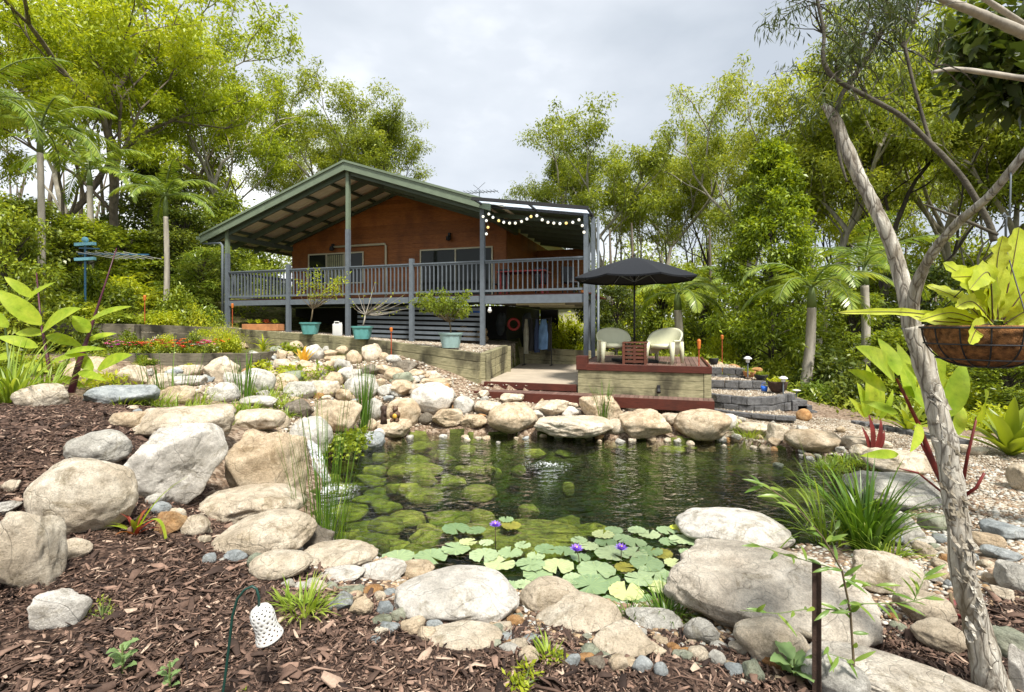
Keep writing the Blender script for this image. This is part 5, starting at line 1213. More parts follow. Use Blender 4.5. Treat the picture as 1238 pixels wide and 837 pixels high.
palm_at('palm with pale fronds near the left edge', 48, 12, 185, seed=33, nf=10, L=2.0, w=.45, trunk_r=.07, n=50, droop=.8)
palm_at('palm with fronds entering at the left edge', -30, 11, 150, seed=34, nf=10, L=2.2, w=.45, trunk_r=.08, n=50)
palm_at('palm with pale ringed trunk behind the right cream chair', 819, 17, 375, seed=35, nf=12, L=2.1, w=.5, trunk_r=.14, arch=1.9, n=46)
palm_at('fat trunked palm right of the gravel stairs behind the pyramid tree', 972, 13.5, 372, seed=36, nf=11, L=2.15, w=.5, trunk_r=.125, lean=.2, arch=2.0, up1=1.1, n=46)
palm_at('palm with dark arching fronds left of the paperbark fork', 1045, 15, 345, seed=37, nf=9, L=2.6, w=.55, trunk_r=.12, arch=1.6, n=46)
palm_at('small palm clump hidden in the wood behind the block stairs', 890, 20, 365, seed=38, nf=9, L=1.9, w=.5, trunk_r=.1, n=40)

def fill():
    rng = np.random.RandomState(15)
    L_ = [(40, 11.5, 395, 90, 0, 'leafy plant between the broad leaved clump and the wall, far left'), (100, 12.4, 400, 70, 1, 'lime plant behind the sleeper edging left of the flowers'), (75, 9.5, 440, 60, 0, 'low leafy plant behind the blue grey slab'), (20, 9, 420, 80, 1, 'bright leafy plant at the left edge behind the mulch'),
          (140, 13.4, 375, 70, 0, 'green plant topping the stained sleeper wall'), (195, 14.2, 372, 60, 1, 'lime plant at the foot of the slim palm'), (215, 15, 350, 60, 0, 'green bush right of the slim palm trunk'), (90, 13.6, 355, 90, 1, 'lime spreading bush above the stained sleeper wall'), (250, 15.6, 368, 40, 3, 'feathery green plant at the house corner'),
          (158, 12.5, 402, 46, 0, 'leafy plant in the flower bed, leftmost'), (196, 12.7, 400, 40, 1, 'lime plant in the flower bed against the stained wall'), (232, 12.6, 405, 36, 0, 'green plant in the middle of the flower bed'), (272, 12.8, 392, 44, 1, 'bright feathery plant at the right end of the flower bed'), (110, 12.0, 395, 60, 2, 'dark leafy plant in the left part of the flower bed'), (175, 11.2, 446, 30, 0, 'small plant in front of the low sleeper edging'), (225, 11.2, 448, 26, 1, 'lime tuft in front of the low sleeper edging'),
          (30, 12.8, 350, 80, 2, 'dark leafy bush at the left above the wall'), (-10, 8, 420, 80, 0, 'leafy plant cut by the left edge behind the mulch'), (120, 10.6, 445, 40, 0, 'small leafy plant below the sleeper edging')]
    for i, (px, Y, top, w, k, lab) in enumerate(L_):
        g = G(px, Y, -.05); hh = max(.25, CZ - (top - HY) * Y / F - g.z); w_ = w / 2 * Y / F; place(BU[k], g, (w_, w_, hh), i * 1.3, lab, 'shrub', 'shrubs of the understorey')
fill()
# ------------------------------------------------------------------ blades, ribbons, leaves on stems
def blades(rng, n, h, w, spread, curve, r0=.03, seg=6, twist=.3, pw=.7):
    """n grass blades from the origin, returned as (verts, faces)"""
    a = rng.uniform(0, 2 * np.pi, n); lean = rng.uniform(.02, spread, n); hh = h * rng.uniform(.45, 1.08, n); ww = w * rng.uniform(.6, 1.3, n); cv = curve * rng.uniform(.3, 1.4, n)
    base = np.stack([np.cos(a) * r0 * rng.rand(n), np.sin(a) * r0 * rng.rand(n), np.zeros(n)], 1); D = np.stack([np.cos(a), np.sin(a)], 1); b = a + np.pi / 2 + rng.normal(0, twist, n); S = np.stack([np.cos(b), np.sin(b), np.zeros(n)], 1)
    rows = []
    for i in range(seg + 1):
        u = i / seg; th = lean + cv * u ** 1.6; 
        if i == 0: p = base.copy()
        else: p = p + np.stack([D[:, 0] * np.sin(th), D[:, 1] * np.sin(th), np.cos(th)], 1) * (hh / seg)[:, None]
        k = ww * (1 - u) ** pw * (.6 + .4 * min(1, u * 5)) / 2 + .0003
        rows.append(p - S * k[:, None]); rows.append(p + S * k[:, None])
    V = np.stack(rows, 1).reshape(-1, 3); m = 2 * (seg + 1)
    F0 = np.array([(2 * i, 2 * i + 1, 2 * i + 3, 2 * i + 2) for i in range(seg)]); return V, (np.arange(n)[:, None, None] * m + F0[None]).reshape(-1, 4)
def tuft(px, py, hpx, n, wpx, spread, curve, mt, label, name='grass_tuft', cat='grass tuft', group=None, seed=None, Y=None, r0=.3, pw=.7, z=None):
    p = hit(px, py) if Y is None and z is None else (onz(px, py, z) if z is not None else W(px, py, Y)); rng = np.random.RandomState(int(px * 7 + py))
    V, Fi = blades(rng, n, hpx * p.y / F, wpx * p.y / F, spread, curve, hpx * p.y / F * r0, pw=pw)
    return tag(idxmesh(name, V, Fi, M[mt], loc=p, smooth=True), label, cat, group)
def lens_leaf(base, tip, w, mt, name, parent, up=(0, 0, 1), arch=.12, fold=.15, seg=9, wave=0, prof=None, label=None, solid=0):
    b, t = Vector(base), Vector(tip); d = t - b; L_ = d.length; d = d / L_; u = Vector(up); s = d.cross(u)
    s = s.normalized() if s.length > .05 else Vector((1, 0, 0)); n = s.cross(d); rows = []
    for i in range(seg + 1):
        v = i / seg; c = b + d * L_ * v + n * (arch * L_ * math.sin(math.pi * v * .85)) ; pr = prof(v) if prof else math.sin(math.pi * min(1, v ** .8 * .98 + .02)) ** .8
        k = w / 2 * pr + .0005; row = []
        for q in (-1, -.5, 0, .5, 1): row.append(c + s * k * q + n * (abs(q) * fold * k + wave * k * math.sin(i * 2.3 + q * 2) * abs(q)))
        rows.append(row)
    o = MB().strip(rows).build(name, mt, parent, smooth=True)
    if label: o['label'] = label
    return o
def plant(label, base, name='broad_leaf_plant', cat='plant', group=None): return empty(name, base, 0, label, cat, group)
# ---- left broad leaved clump
b0 = hit(70, 474); r = plant('tall broad leaved plant with purple stems at the left edge of the mulch', b0); o = Vector(r.location); Y0 = b0.y
V_ = lambda px, py, d=0: W(px, py, Y0 + d) - o
for pts, mt, rr in (([(84, 482), (95, 440), (108, 402), (125, 350), (141, 300)], 'stem_purple', (.05, .04, .022, .012, .006)), ([(62, 470), (57, 430), (50, 395), (44, 330)], 'stem_purple', (.03, .024, .014, .008)), ([(18, 478), (10, 430), (4, 380)], 'stem_green', (.02, .015, .01)), ([(66, 470), (85, 430), (120, 415)], 'stem_green', (.018, .014, .008))):
    MB().tube([V_(x, y, .1 * i) for i, (x, y) in enumerate(pts)], rr, 7).build('stem', M[mt], r, smooth=True)
for i, (x0, y0, x1, y1, w) in enumerate([(50, 393, -6, 350, 18), (51, 401, 101, 374, 22), (22, 374, 70, 342, 9), (48, 392, 18, 374, 13), (52, 404, 20, 404, 12), (46, 420, -4, 408, 12), (108, 388, 162, 372, 9), (108, 402, 88, 382, 14), (56, 406, 101, 420, 12),
    (104, 412, 142, 404, 8), (78, 428, 131, 424, 8), (62, 438, 110, 430, 8), (118, 446, 162, 430, 17), (20, 430, -10, 436, 10), (60, 440, 25, 455, 9), (95, 450, 130, 462, 9), (40, 360, 5, 335, 10), (10, 396, -20, 372, 12), (70, 455, 105, 470, 8), (112, 450, 92, 424, 12), (30, 440, 62, 452, 9), (100, 470, 125, 452, 8)]):
    lens_leaf(V_(x0, y0, .05 * (i % 5)), V_(x1, y1, -.25 + .14 * (i % 5)), w * Y0 / F * 1.15, M['leaf_broad'], 'leaf', r, up=(.1, -.8, .6), arch=.08)
# ---- right broad leaved clump behind the paperbark
b0 = onz(1146, 598, .22); r = plant('broad lime leaved plant with dark red stems behind the paperbark trunk', b0); o = Vector(r.location); Y0 = b0.y
for pts, mt, rr in (([(1148, 600), (1128, 560), (1110, 512), (1084, 458)], 'stem_red', (.035, .03, .02, .012)), ([(1162, 596), (1170, 550), (1181, 504)], 'stem_red', (.02, .015, .01)), ([(1150, 600), (1148, 540), (1152, 500)], 'stem_green', (.015, .012, .01)),
    ([(1146, 600), (1118, 545), (1105, 520)], 'stem_red', (.018, .012, .006)), ([(1165, 600), (1180, 590), (1190, 572)], 'stem_red', (.02, .016, .012)), ([(1140, 596), (1110, 572), (1085, 566)], 'stem_red', (.012, .01, .005)), ([(1150, 600), (1130, 520), (1128, 470)], 'stem_green', (.014, .012, .01))):
    MB().tube([V_(x, y, -.05 * i) for i, (x, y) in enumerate(pts)], rr, 7).build('stem', M[mt], r, smooth=True)
for i, (x0, y0, x1, y1, w) in enumerate([(1082, 458, 1030, 420, 26), (1072, 472, 1022, 448, 15), (1086, 500, 1040, 486, 9), (1086, 454, 1060, 410, 17), (1098, 480, 1082, 416, 17), (1106, 490, 1088, 446, 14), (1124, 494, 1088, 468, 19), (1130, 474, 1120, 398, 20),
    (1140, 506, 1162, 438, 22), (1152, 528, 1158, 488, 13), (1180, 506, 1187, 470, 25), (1086, 549, 1038, 552, 9), (1128, 470, 1100, 430, 15), (1150, 500, 1132, 450, 16), (1108, 515, 1070, 505, 12), (1112, 512, 1098, 548, 10)]):
    lens_leaf(V_(x0, y0, -.1 - .05 * (i % 5)), V_(x1, y1, -.4 + .14 * (i % 5)), w * Y0 / F * 1.2, M['leaf_broad'], 'leaf', r, up=(.1, -.9, .45), arch=.08)
b0 = hit(1056, 547); r = plant('small clump with red leaf bases and upright green leaves beside the thin pinkish slab', b0); o = Vector(r.location); Y0 = b0.y
for i, (x0, y0, x1, y1, w) in enumerate([(1054, 548, 1048, 500, 5), (1057, 548, 1063, 505, 5), (1052, 548, 1040, 515, 4), (1060, 548, 1068, 520, 4)]): lens_leaf(V_(x0, y0), V_(x1, y1), w * Y0 / F * 1.3, M['stem_red'], 'leaf_base', r, up=(0, -1, .2))
for i, (x0, y0, x1, y1, w) in enumerate([(1048, 505, 1034, 462, 9), (1050, 502, 1045, 440, 12), (1060, 505, 1062, 455, 7), (1063, 508, 1078, 470, 6), (1046, 505, 1024, 480, 6), (1058, 500, 1054, 448, 7)]): lens_leaf(V_(x0, y0), V_(x1, y1), w * Y0 / F * 1.3, M['leaf_broad'], 'leaf', r, up=(0, -1, .2))
def rosette(label, p, n, L, w, mt, seed, arch=.2, up=(.2, 1.2), name='rosette_plant', cat='plant'):
    rng = np.random.RandomState(seed); r = empty(name, p, 0, label, cat)
    for i in range(n):
        a = i * 2.4; e_ = up[0] + (up[1] - up[0]) * i / n; l = L * rng.uniform(.8, 1.1); d = Vector((math.cos(a) * math.cos(e_), math.sin(a) * math.cos(e_), math.sin(e_)))
        q = mt[i % len(mt)] if isinstance(mt, list) else mt
        lens_leaf(d * .01, d * l, w * rng.uniform(.8, 1.1), M[q], 'leaf', r, arch=arch, fold=.3, seg=7, prof=lambda v: (math.sin(math.pi * min(1, v * .75 + .22))) ** .8 if v < 1 else .02)
    return r
rosette('agave like plant with broad grey green blades at the right edge of the gravel', hit(1222, 552), 22, .85, .15, 'leaf_mid', 1, .1)
rosette('second smaller agave like rosette left of the large one', hit(1180, 545) + Vector((0, 1.2, 0)), 16, .6, .1, 'leaf_mid', 2, .1)
M['brom_red'] = leafmat('brom_red', G_((.12, .02, .02), (.28, .05, .03), (.3, .2, .04)), .35, .3, vs=3); M['brom_yellow'] = leafmat('brom_yellow', G_((.6, .35, .04), (.75, .5, .08), (.5, .5, .08)), .35, .4, vs=3)
rb = rosette('bromeliad with red and green straps in the mulch by the large beige boulder', hit(163, 650), 14, .2, .028, ['brom_red', 'leaf_mid', 'brom_red'], 3, .15, name='bromeliad', cat='bromeliad')
Yb = rb.location.y
lens_leaf(Vector((0, 0, .01)), W(230, 580, Yb - .1) - rb.location, .022, M['leaf_broad'], 'leaf', rb, arch=.1, prof=lambda v: 1 - v * .8)
lens_leaf(Vector((0, 0, .05)), W(196, 662, Yb - .05) - rb.location, .03, M['leaf_broad'], 'leaf', rb, arch=.6, prof=lambda v: 1 - v * .3); lens_leaf(Vector((0, 0, .02)), W(105, 655, Yb - .1) - rb.location, .022, M['leaf_broad'], 'leaf', rb, arch=.3, prof=lambda v: 1 - v * .8)
rosette('yellow orange bromeliad standing among the stones of the rock slope', hit(367, 447) + Vector((0, 0, .05)), 12, .5, .09, 'brom_yellow', 4, .1, (.8, 1.4), 'bromeliad', 'bromeliad')
rosette('green bromeliad with reddish centre at the end of the flower bed', hit(318, 428) + Vector((0, 0, .05)), 16, .45, .05, ['leaf_lime', 'leaf_mid'], 5, .25, (.2, 1.2), 'bromeliad', 'bromeliad')
# ---- grasses
tuft(1048, 668, 118, 170, 5, .5, .9, 'grass_dark', 'large clump of upright strap leaves at the right pond edge', 'strap_leaf_clump', 'grass clump', z=.08, r0=.16)
tuft(1000, 655, 130, 60, 2.2, .9, 1.6, 'grass', 'fine arching grass spilling over the water left of the strap leaf clump', z=.05, r0=.2)
tuft(1070, 680, 60, 60, 2.5, 1.0, 1.6, 'grass', 'short arching grass at the foot of the strap leaf clump', z=.1, r0=.4)
tuft(390, 660, 200, 60, 1.1, .22, .12, 'grass_dark', 'tall thin rushes rising from the left pond edge', 'rushes', 'rushes', z=0, r0=.14, pw=.3)
tuft(398, 655, 80, 30, 1.6, .5, .8, 'grass', 'bright sedge at the foot of the tall rushes', z=0, r0=.3)
tuft(441, 520, 85, 60, 1.1, .16, .1, 'grass_dark', 'thin dark rushes beside the big square beige boulder', 'rushes', 'rushes', r0=.12, pw=.3)
tuft(730, 512, 52, 60, 1.2, .25, .3, 'grass_dark', 'dark rush tuft in front of the tall beige block boulder', 'rushes', 'rushes', r0=.15)
tuft(205, 480, 70, 34, 1.0, .3, .3, 'grass_dark', 'sparse rushes in front of the curved grey slab', 'rushes', 'rushes', r0=.5, pw=.3)
tuft(294, 485, 60, 50, 1.1, .2, .2, 'grass_dark', 'rushes left of the upright grey beige boulder', 'rushes', 'rushes', r0=.25, pw=.3)
tuft(14, 488, 95, 110, 3.2, .8, 1.1, 'grass', 'arching grass clump at the left edge behind the mulch', r0=.2)
tuft(52, 478, 60, 60, 3.0, .8, 1.1, 'grass', 'arching grass clump under the purple stemmed leaves', r0=.3)
k = 0
for x, y, h_, n in [(150, 490, 22, 90), (185, 492, 30, 100), (215, 500, 26, 120), (235, 505, 24, 130), (255, 508, 22, 130), (278, 500, 22, 120), (300, 498, 20, 110), (320, 508, 18, 120), (340, 492, 22, 110), (345, 505, 16, 90), (365, 480, 20, 80), (385, 478, 20, 90), (268, 515, 18, 100), (300, 512, 16, 90), (420, 478, 18, 80), (392, 470, 18, 80), (350, 470, 26, 70), (160, 480, 30, 60), (325, 483, 26, 90), (310, 478, 22, 70), (240, 490, 26, 80)]:
    tuft(x, y, h_, n, 1.5, 1.1, 1.2, 'grass', 'bright green grass tuft growing between the boulders left of the waterfall', group='bright grass tufts on the left bank', r0=.8)
tuft(368, 742, 42, 130, 3.2, 1.2, .9, 'grass', 'bright grass tuft in the mulch above the hook lamp', r0=.55)
tuft(345, 735, 26, 40, 3, 1.2, .9, 'grass', 'small grass tuft left of the bright one above the hook lamp', r0=.6)
tuft(806, 748, 46, 160, 1.8, 1.25, .9, 'grass_dark', 'fine dark grass tuft at the near pond edge before the lily pads', r0=.55)
tuft(762, 750, 30, 60, 1.6, 1.2, 1., 'grass_dark', 'little fine grass tuft left of the larger fine tuft', r0=.55)
tuft(664, 800, 34, 30, 4, .9, .8, 'grass', 'small strappy grass on the pebbles below the dark edged boulder', r0=.35)
tuft(905, 528, 22, 120, 1.6, 1.2, 1., 'grass', 'yellow green moss tuft at the back right waterline', r0=.8)
tuft(445, 476, 20, 80, 1.4, 1.2, 1.3, 'grass', 'pale tufted grass in the mulch of the rock slope', r0=.5)
for x, y, w in ((1020, 560, 50), (1050, 562, 50), (1000, 566, 40), (1075, 568, 40)):
    tuft(x, y, 14, 150, 1.8, 1.3, 1.2, 'grass', 'low green mossy growth at the right waterline', name='moss_patch', cat='moss', group='mossy growth on the right shore', r0=1.6, z=.03)
def leafy(label, p, seed, n, L, rad, h, mt, stems=6, name='small_plant', cat='plant', group=None, asp=.4):
    rng = np.random.RandomState(seed); C = rdir(rng, stems * 3) * np.array([rad, rad, h * .5]) * .8; C[:, 2] = abs(C[:, 2]) + h * .15
    V = crown(rng, C, rad * .35, n, L, asp, 0, .8); r = empty(name, p, 0, label, cat, group); q = MB()
    for c in C[::2]: q.tube([(0, 0, 0), tuple(c * .5), tuple(c)], [.006, .004, .002], 4, cap=False)
    q.build('stems', M['stem_green'], r); fastmesh('foliage', V.reshape(-1, 3), 4, M[mt], r); return r
leafy('creeping plant with round bright leaves right of the waterfall', onz(412, 548, .12), 1, 700, .06, .4, .35, 'leaf_mid', 14, 'creeping_plant', asp=.8)
leafy('second part of the creeping plant below the big square boulder', onz(435, 535, .15), 2, 260, .06, .25, .3, 'leaf_mid', 8, 'creeping_plant', asp=.8)
leafy('lime weed growing in the mulch at the bottom centre', hit(634, 828), 3, 130, .035, .09, .1, 'leaf_lime', 6, 'weed', 'weed', asp=.35)
leafy('little lime weed at the bottom edge right of the larger weed', hit(672, 800), 4, 60, .03, .06, .06, 'leaf_lime', 5, 'weed', 'weed', asp=.35)
leafy('spindly seedling with reddish tips in the mulch at left', hit(124, 752), 5, 70, .02, .06, .17, 'leaf_olive', 7, 'seedling', 'weed', asp=.4)
leafy('dark leafy plant with lime heads against the timber wall right of the flowers', hit(345, 428), 6, 260, .1, .4, .35, 'leaf_mid', 8, asp=.6)
leafy('bright leafy clump among the stones below the green bromeliad', hit(313, 447), 7, 260, .1, .28, .3, 'leaf_lime', 8, asp=.5)
leafy('spreading leafy plant below the yellow bromeliad', hit(385, 456), 8, 420, .1, .6, .2, 'leaf_mid', 10, asp=.5)
leafy('spreading leafy plant left of the yellow bromeliad', hit(352, 455), 9, 300, .09, .45, .25, 'leaf_lime', 10, asp=.5)
leafy('green leaves under the lower left fern of the broad leaved clump', hit(120, 470), 10, 200, .12, .4, .35, 'leaf_lime', 8, asp=.3)
def mint(label, px, py, seed, L, n=9, mt='leaf_mint'):
    p = hit(px, py); rng = np.random.RandomState(seed); r = empty('small_plant', p, 0, label, 'plant')
    for i in range(n):
        a = i * 2.4; h_ = .02 + .012 * i; d = Vector((math.cos(a), math.sin(a), .25)); lens_leaf(Vector((0, 0, h_)) + d * .01, Vector((0, 0, h_)) + d * L * rng.uniform(.7, 1.1), L * .6, M[mt], 'leaf', r, arch=.15, fold=.2, wave=.15)
    MB().tube([(0, 0, 0), (0, 0, .02 + .012 * n)], .004, 5).build('stem', M['stem_green'], r)
M['leaf_mint'] = leafmat('leaf_mint', G_((.10, .18, .06), (.18, .28, .10), (.25, .36, .14)), .6, .3, vs=6)
mint('small crinkled green plant in the mulch near the bottom left', 148, 818, 1, .075); mint('big crinkled grey green leaves at the foot of the star post', 960, 826, 2, .15, 7); mint('crinkled leaf plant at the bottom edge left of the hook lamp foot', 205, 842, 3, .05)
# ---- foreground sapling, star post, hook lamp
def sapling():
    p = hit(1030, 852); Ys_ = p.y; r = empty('sapling', p, 0, 'slender sapling with narrow green leaves beside the rusty star post', 'sapling'); o = Vector(p); rng = np.random.RandomState(4)
    pt = lambda x, y, d=0: W(x, y, Ys_ + d) - o
    stems = [([(1030, 860), (1032, 800), (1028, 740), (1018, 690), (995, 650), (965, 615), (930, 590), (918, 585)], .006), ([(1018, 690), (975, 678), (940, 668), (905, 655)], .003), ([(1028, 740), (985, 735), (940, 742), (895, 738)], .003),
             ([(1026, 730), (1060, 730), (1100, 728), (1130, 720)], .003), ([(1020, 700), (1050, 705), (1080, 715)], .0025), ([(1000, 655), (1010, 640), (1005, 610)], .0025), ([(1032, 800), (1000, 790), (985, 795)], .002), ([(1105, 726), (1115, 705), (1120, 690)], .002)]
    for pts, rr in stems:
        P = [pt(x, y, .05 * math.sin(i)) for i, (x, y) in enumerate(pts)]; MB().tube(P, [rr * (1 - .7 * i / len(P)) for i in range(len(P))], 6).build('stem', M['stem_green' if rr < .005 else 'stem'], r, smooth=True)
        for i in range(len(P) - 1):
            for k in range(4 if rr > .005 else 3):
                if rr > .005 and i < 1: continue
                c = P[i].lerp(P[i + 1], k / 3.5); d = (P[i + 1] - P[i]).normalized(); a = rng.uniform(0, 6.28); dd = (d * .7 + Vector((math.cos(a), math.sin(a) * .8, rng.uniform(-.7, .4)))).normalized(); l = rng.uniform(.06, .11)
                lens_leaf(c, c + dd * l, .016, M['leaf_sap'], 'leaf', r, up=(.2, -.6, .7), arch=.1, fold=.2, seg=5)
M['leaf_sap'] = leafmat('leaf_sap', G_((.07, .14, .03), (.13, .23, .04), (.3, .38, .05)), .35, .35, vs=5)
sapling()
def starpost():
    p = hit(988, 845); zt = CZ - (681 - HY) * p.y / F; r = empty('star_post', p, .3, 'rusty steel star post standing upright in the foreground right', 'post'); h_ = zt - p.z; q = MB()
    for k in range(3):
        a = k * 2 * math.pi / 3 + .5; c, s = math.cos(a), math.sin(a); q.hexa([(x * c - y * s, x * s + y * c, z) for z in (-.2, h_) for x, y in ((0, -.0032), (.021, -.0022), (.021, .0022), (0, .0032))])
    q.build('post_blades', M['rust'], r, bevel=.001)
    MB().box(-.004, .004, -.004, .004, h_ - .001, h_ + .002).build('post_top', M['rust'], r)
starpost()
def hooklamp():
    Y = 2.12; g = hit(268, 860); Y = min(2.2, g.y); o = W(268, 850, Y); o.z = h1(o.x, o.y); r = empty('hook_lamp', o, 0, 'white perforated bell lamp hanging from a dark green shepherd hook in the mulch', 'garden lamp')
    pt = lambda x, y: W(x, y, Y) - o
    MB().tube([pt(262, 880), pt(268, 850), pt(272, 820), pt(277, 780), pt(281, 745), pt(287, 724), pt(296, 713), pt(305, 709), pt(310, 712), pt(313, 722), pt(313, 735)], .0055, 8).build('hook', M['wire_green'], r, smooth=True)
    c = pt(313, 733); s = Y / F * .82; prof = [(.5, 0), (6, -.5), (12, -4), (15.2, -10), (16.3, -18), (15.6, -28), (15.4, -36), (16.5, -43), (18.5, -49), (19.2, -53)]
    n = 36; rows = []; V = []; Fc = []
    P = []
    for i in range(len(prof) - 1):
        for j in range(3): u = j / 3; P.append((prof[i][0] * (1 - u) + prof[i + 1][0] * u, prof[i][1] * (1 - u) + prof[i + 1][1] * u))
    P.append(prof[-1])
    for rr, z in P: V += [(rr * s * math.cos(2 * math.pi * j / n), rr * s * math.sin(2 * math.pi * j / n), z * s) for j in range(n)]
    for i in range(len(P) - 1):
        for j in range(n):
            if i % 2 == 1 and j % 3 == (0 if (i // 2) % 2 else 1) and 2 < i < len(P) - 3: continue     # the pierced holes
            Fc.append((i * n + j, i * n + (j + 1) % n, (i + 1) * n + (j + 1) % n, (i + 1) * n + j))
    b = MB().add(V, Fc).build('bell_shade', M['white'], r, smooth=True, solid=.0022, loc=c); b.rotation_euler = (R(8), R(-14), 0)
    MB().ball((c.x, c.y, c.z + .0), .006, 8).build('knob', M['wire_green'], r)
hooklamp()
leafy('tiny plant with bright blue flowers at the bottom edge beside the hook lamp foot', hit(290, 848), 22, 60, .015, .03, .03, 'leaf_mid', 4, 'flowering_plant', 'flower')
# ---- paperbark
M['paperbark'] = rockmat('paperbark', (.34, .26, .19), (.56, .49, .41), (.70, .65, .58), .3)
def barkmat():
    m, t = newmat('paperbark'); v = mapv(t, coords(t), (1, 1, .22)); n1 = noise(t, v, 26, 7, .7, .8); n2 = noise(t, v, 6, 4, .6, .5); vo = nn(t, 'ShaderNodeTexVoronoi', feature='DISTANCE_TO_EDGE'); vo.inputs['Scale'].default_value = 24
    vd = nn(t, 'ShaderNodeVectorMath', operation='MULTIPLY_ADD'); nz = nn(t, 'ShaderNodeTexNoise'); nz.inputs['Scale'].default_value = 12; t.links.new(v, nz.inputs[0]); t.links.new(nz.outputs[1], vd.inputs[0]); vd.inputs[1].default_value = (.12, .12, .12); t.links.new(v, vd.inputs[2]); t.links.new(vd.outputs[0], vo.inputs[0])
    cr_ = ramp(t, vo.outputs[0], [(0, (.10, .07, .05)), (.07, (.7, .7, .7)), (.3, (1, 1, 1))])
    col = ramp(t, n1, [(.3, (.17, .14, .10)), (.42, (.42, .38, .31)), (.58, (.62, .59, .51)), (.8, (.78, .76, .70))]); col = mixc(t, .75, col, cr_, 'MULTIPLY')
    col = mixc(t, ramp(t, n2, [(.48, (0, 0, 0)), (.62, (.7, .7, .7))]), col, (.13, .10, .055))
    bsdf(t, col, .9, mixc(t, .5, n1, cr_, 'MULTIPLY'), 1.0, .02, 0, .2); return m
M['paperbark'] = barkmat()
M['bark_twig'] = simple('bark_twig', (.085, .075, .055), .9, .4, 12, .6)
def smooth_path(pts, k=6):
    out = []; n = len(pts)
    for i in range(n - 1):
        p0, p1, p2, p3 = (np.array(pts[max(i - 1, 0)]), np.array(pts[i]), np.array(pts[i + 1]), np.array(pts[min(i + 2, n - 1)]))
        for j in range(k): u = j / k; out.append(.5 * ((2 * p1) + (-p0 + p2) * u + (2 * p0 - 5 * p1 + 4 * p2 - p3) * u * u + (-p0 + 3 * p1 - 3 * p2 + p3) * u ** 3))
    out.append(np.array(pts[-1])); return out
def limb(pts, name, mt, parent, o, rough=.12, k=7, n=14, seed=0):
    """pts: (px, py, width px, Y)"""
    if mt is M['bark_twig']: pts = [(a, b, c * .66, d) for a, b, c, d in pts]
    sp = smooth_path(pts, k); P = [W(a[0], a[1], a[3]) - o for a in sp]; rr = [a[2] / 2 * a[3] / F / math.hypot(1, (a[0] - CX) / F) * .8 for a in sp]; q = MB().tube(P, rr, n); V = q.v[0]; C = np.repeat(np.array([p[:] for p in P]), n, 0)
    f = 1 + rough * 1.6 * np.array([mnoise.noise((v[0] * 22 + seed, v[1] * 22, v[2] * 7)) for v in V]) + rough * np.array([mnoise.noise((v[0] * 60, v[1] * 60 + seed, v[2] * 20)) for v in V])
    q.v[0] = C + (V - C) * f[:, None]; return q.build(name, mt, parent, smooth=True)
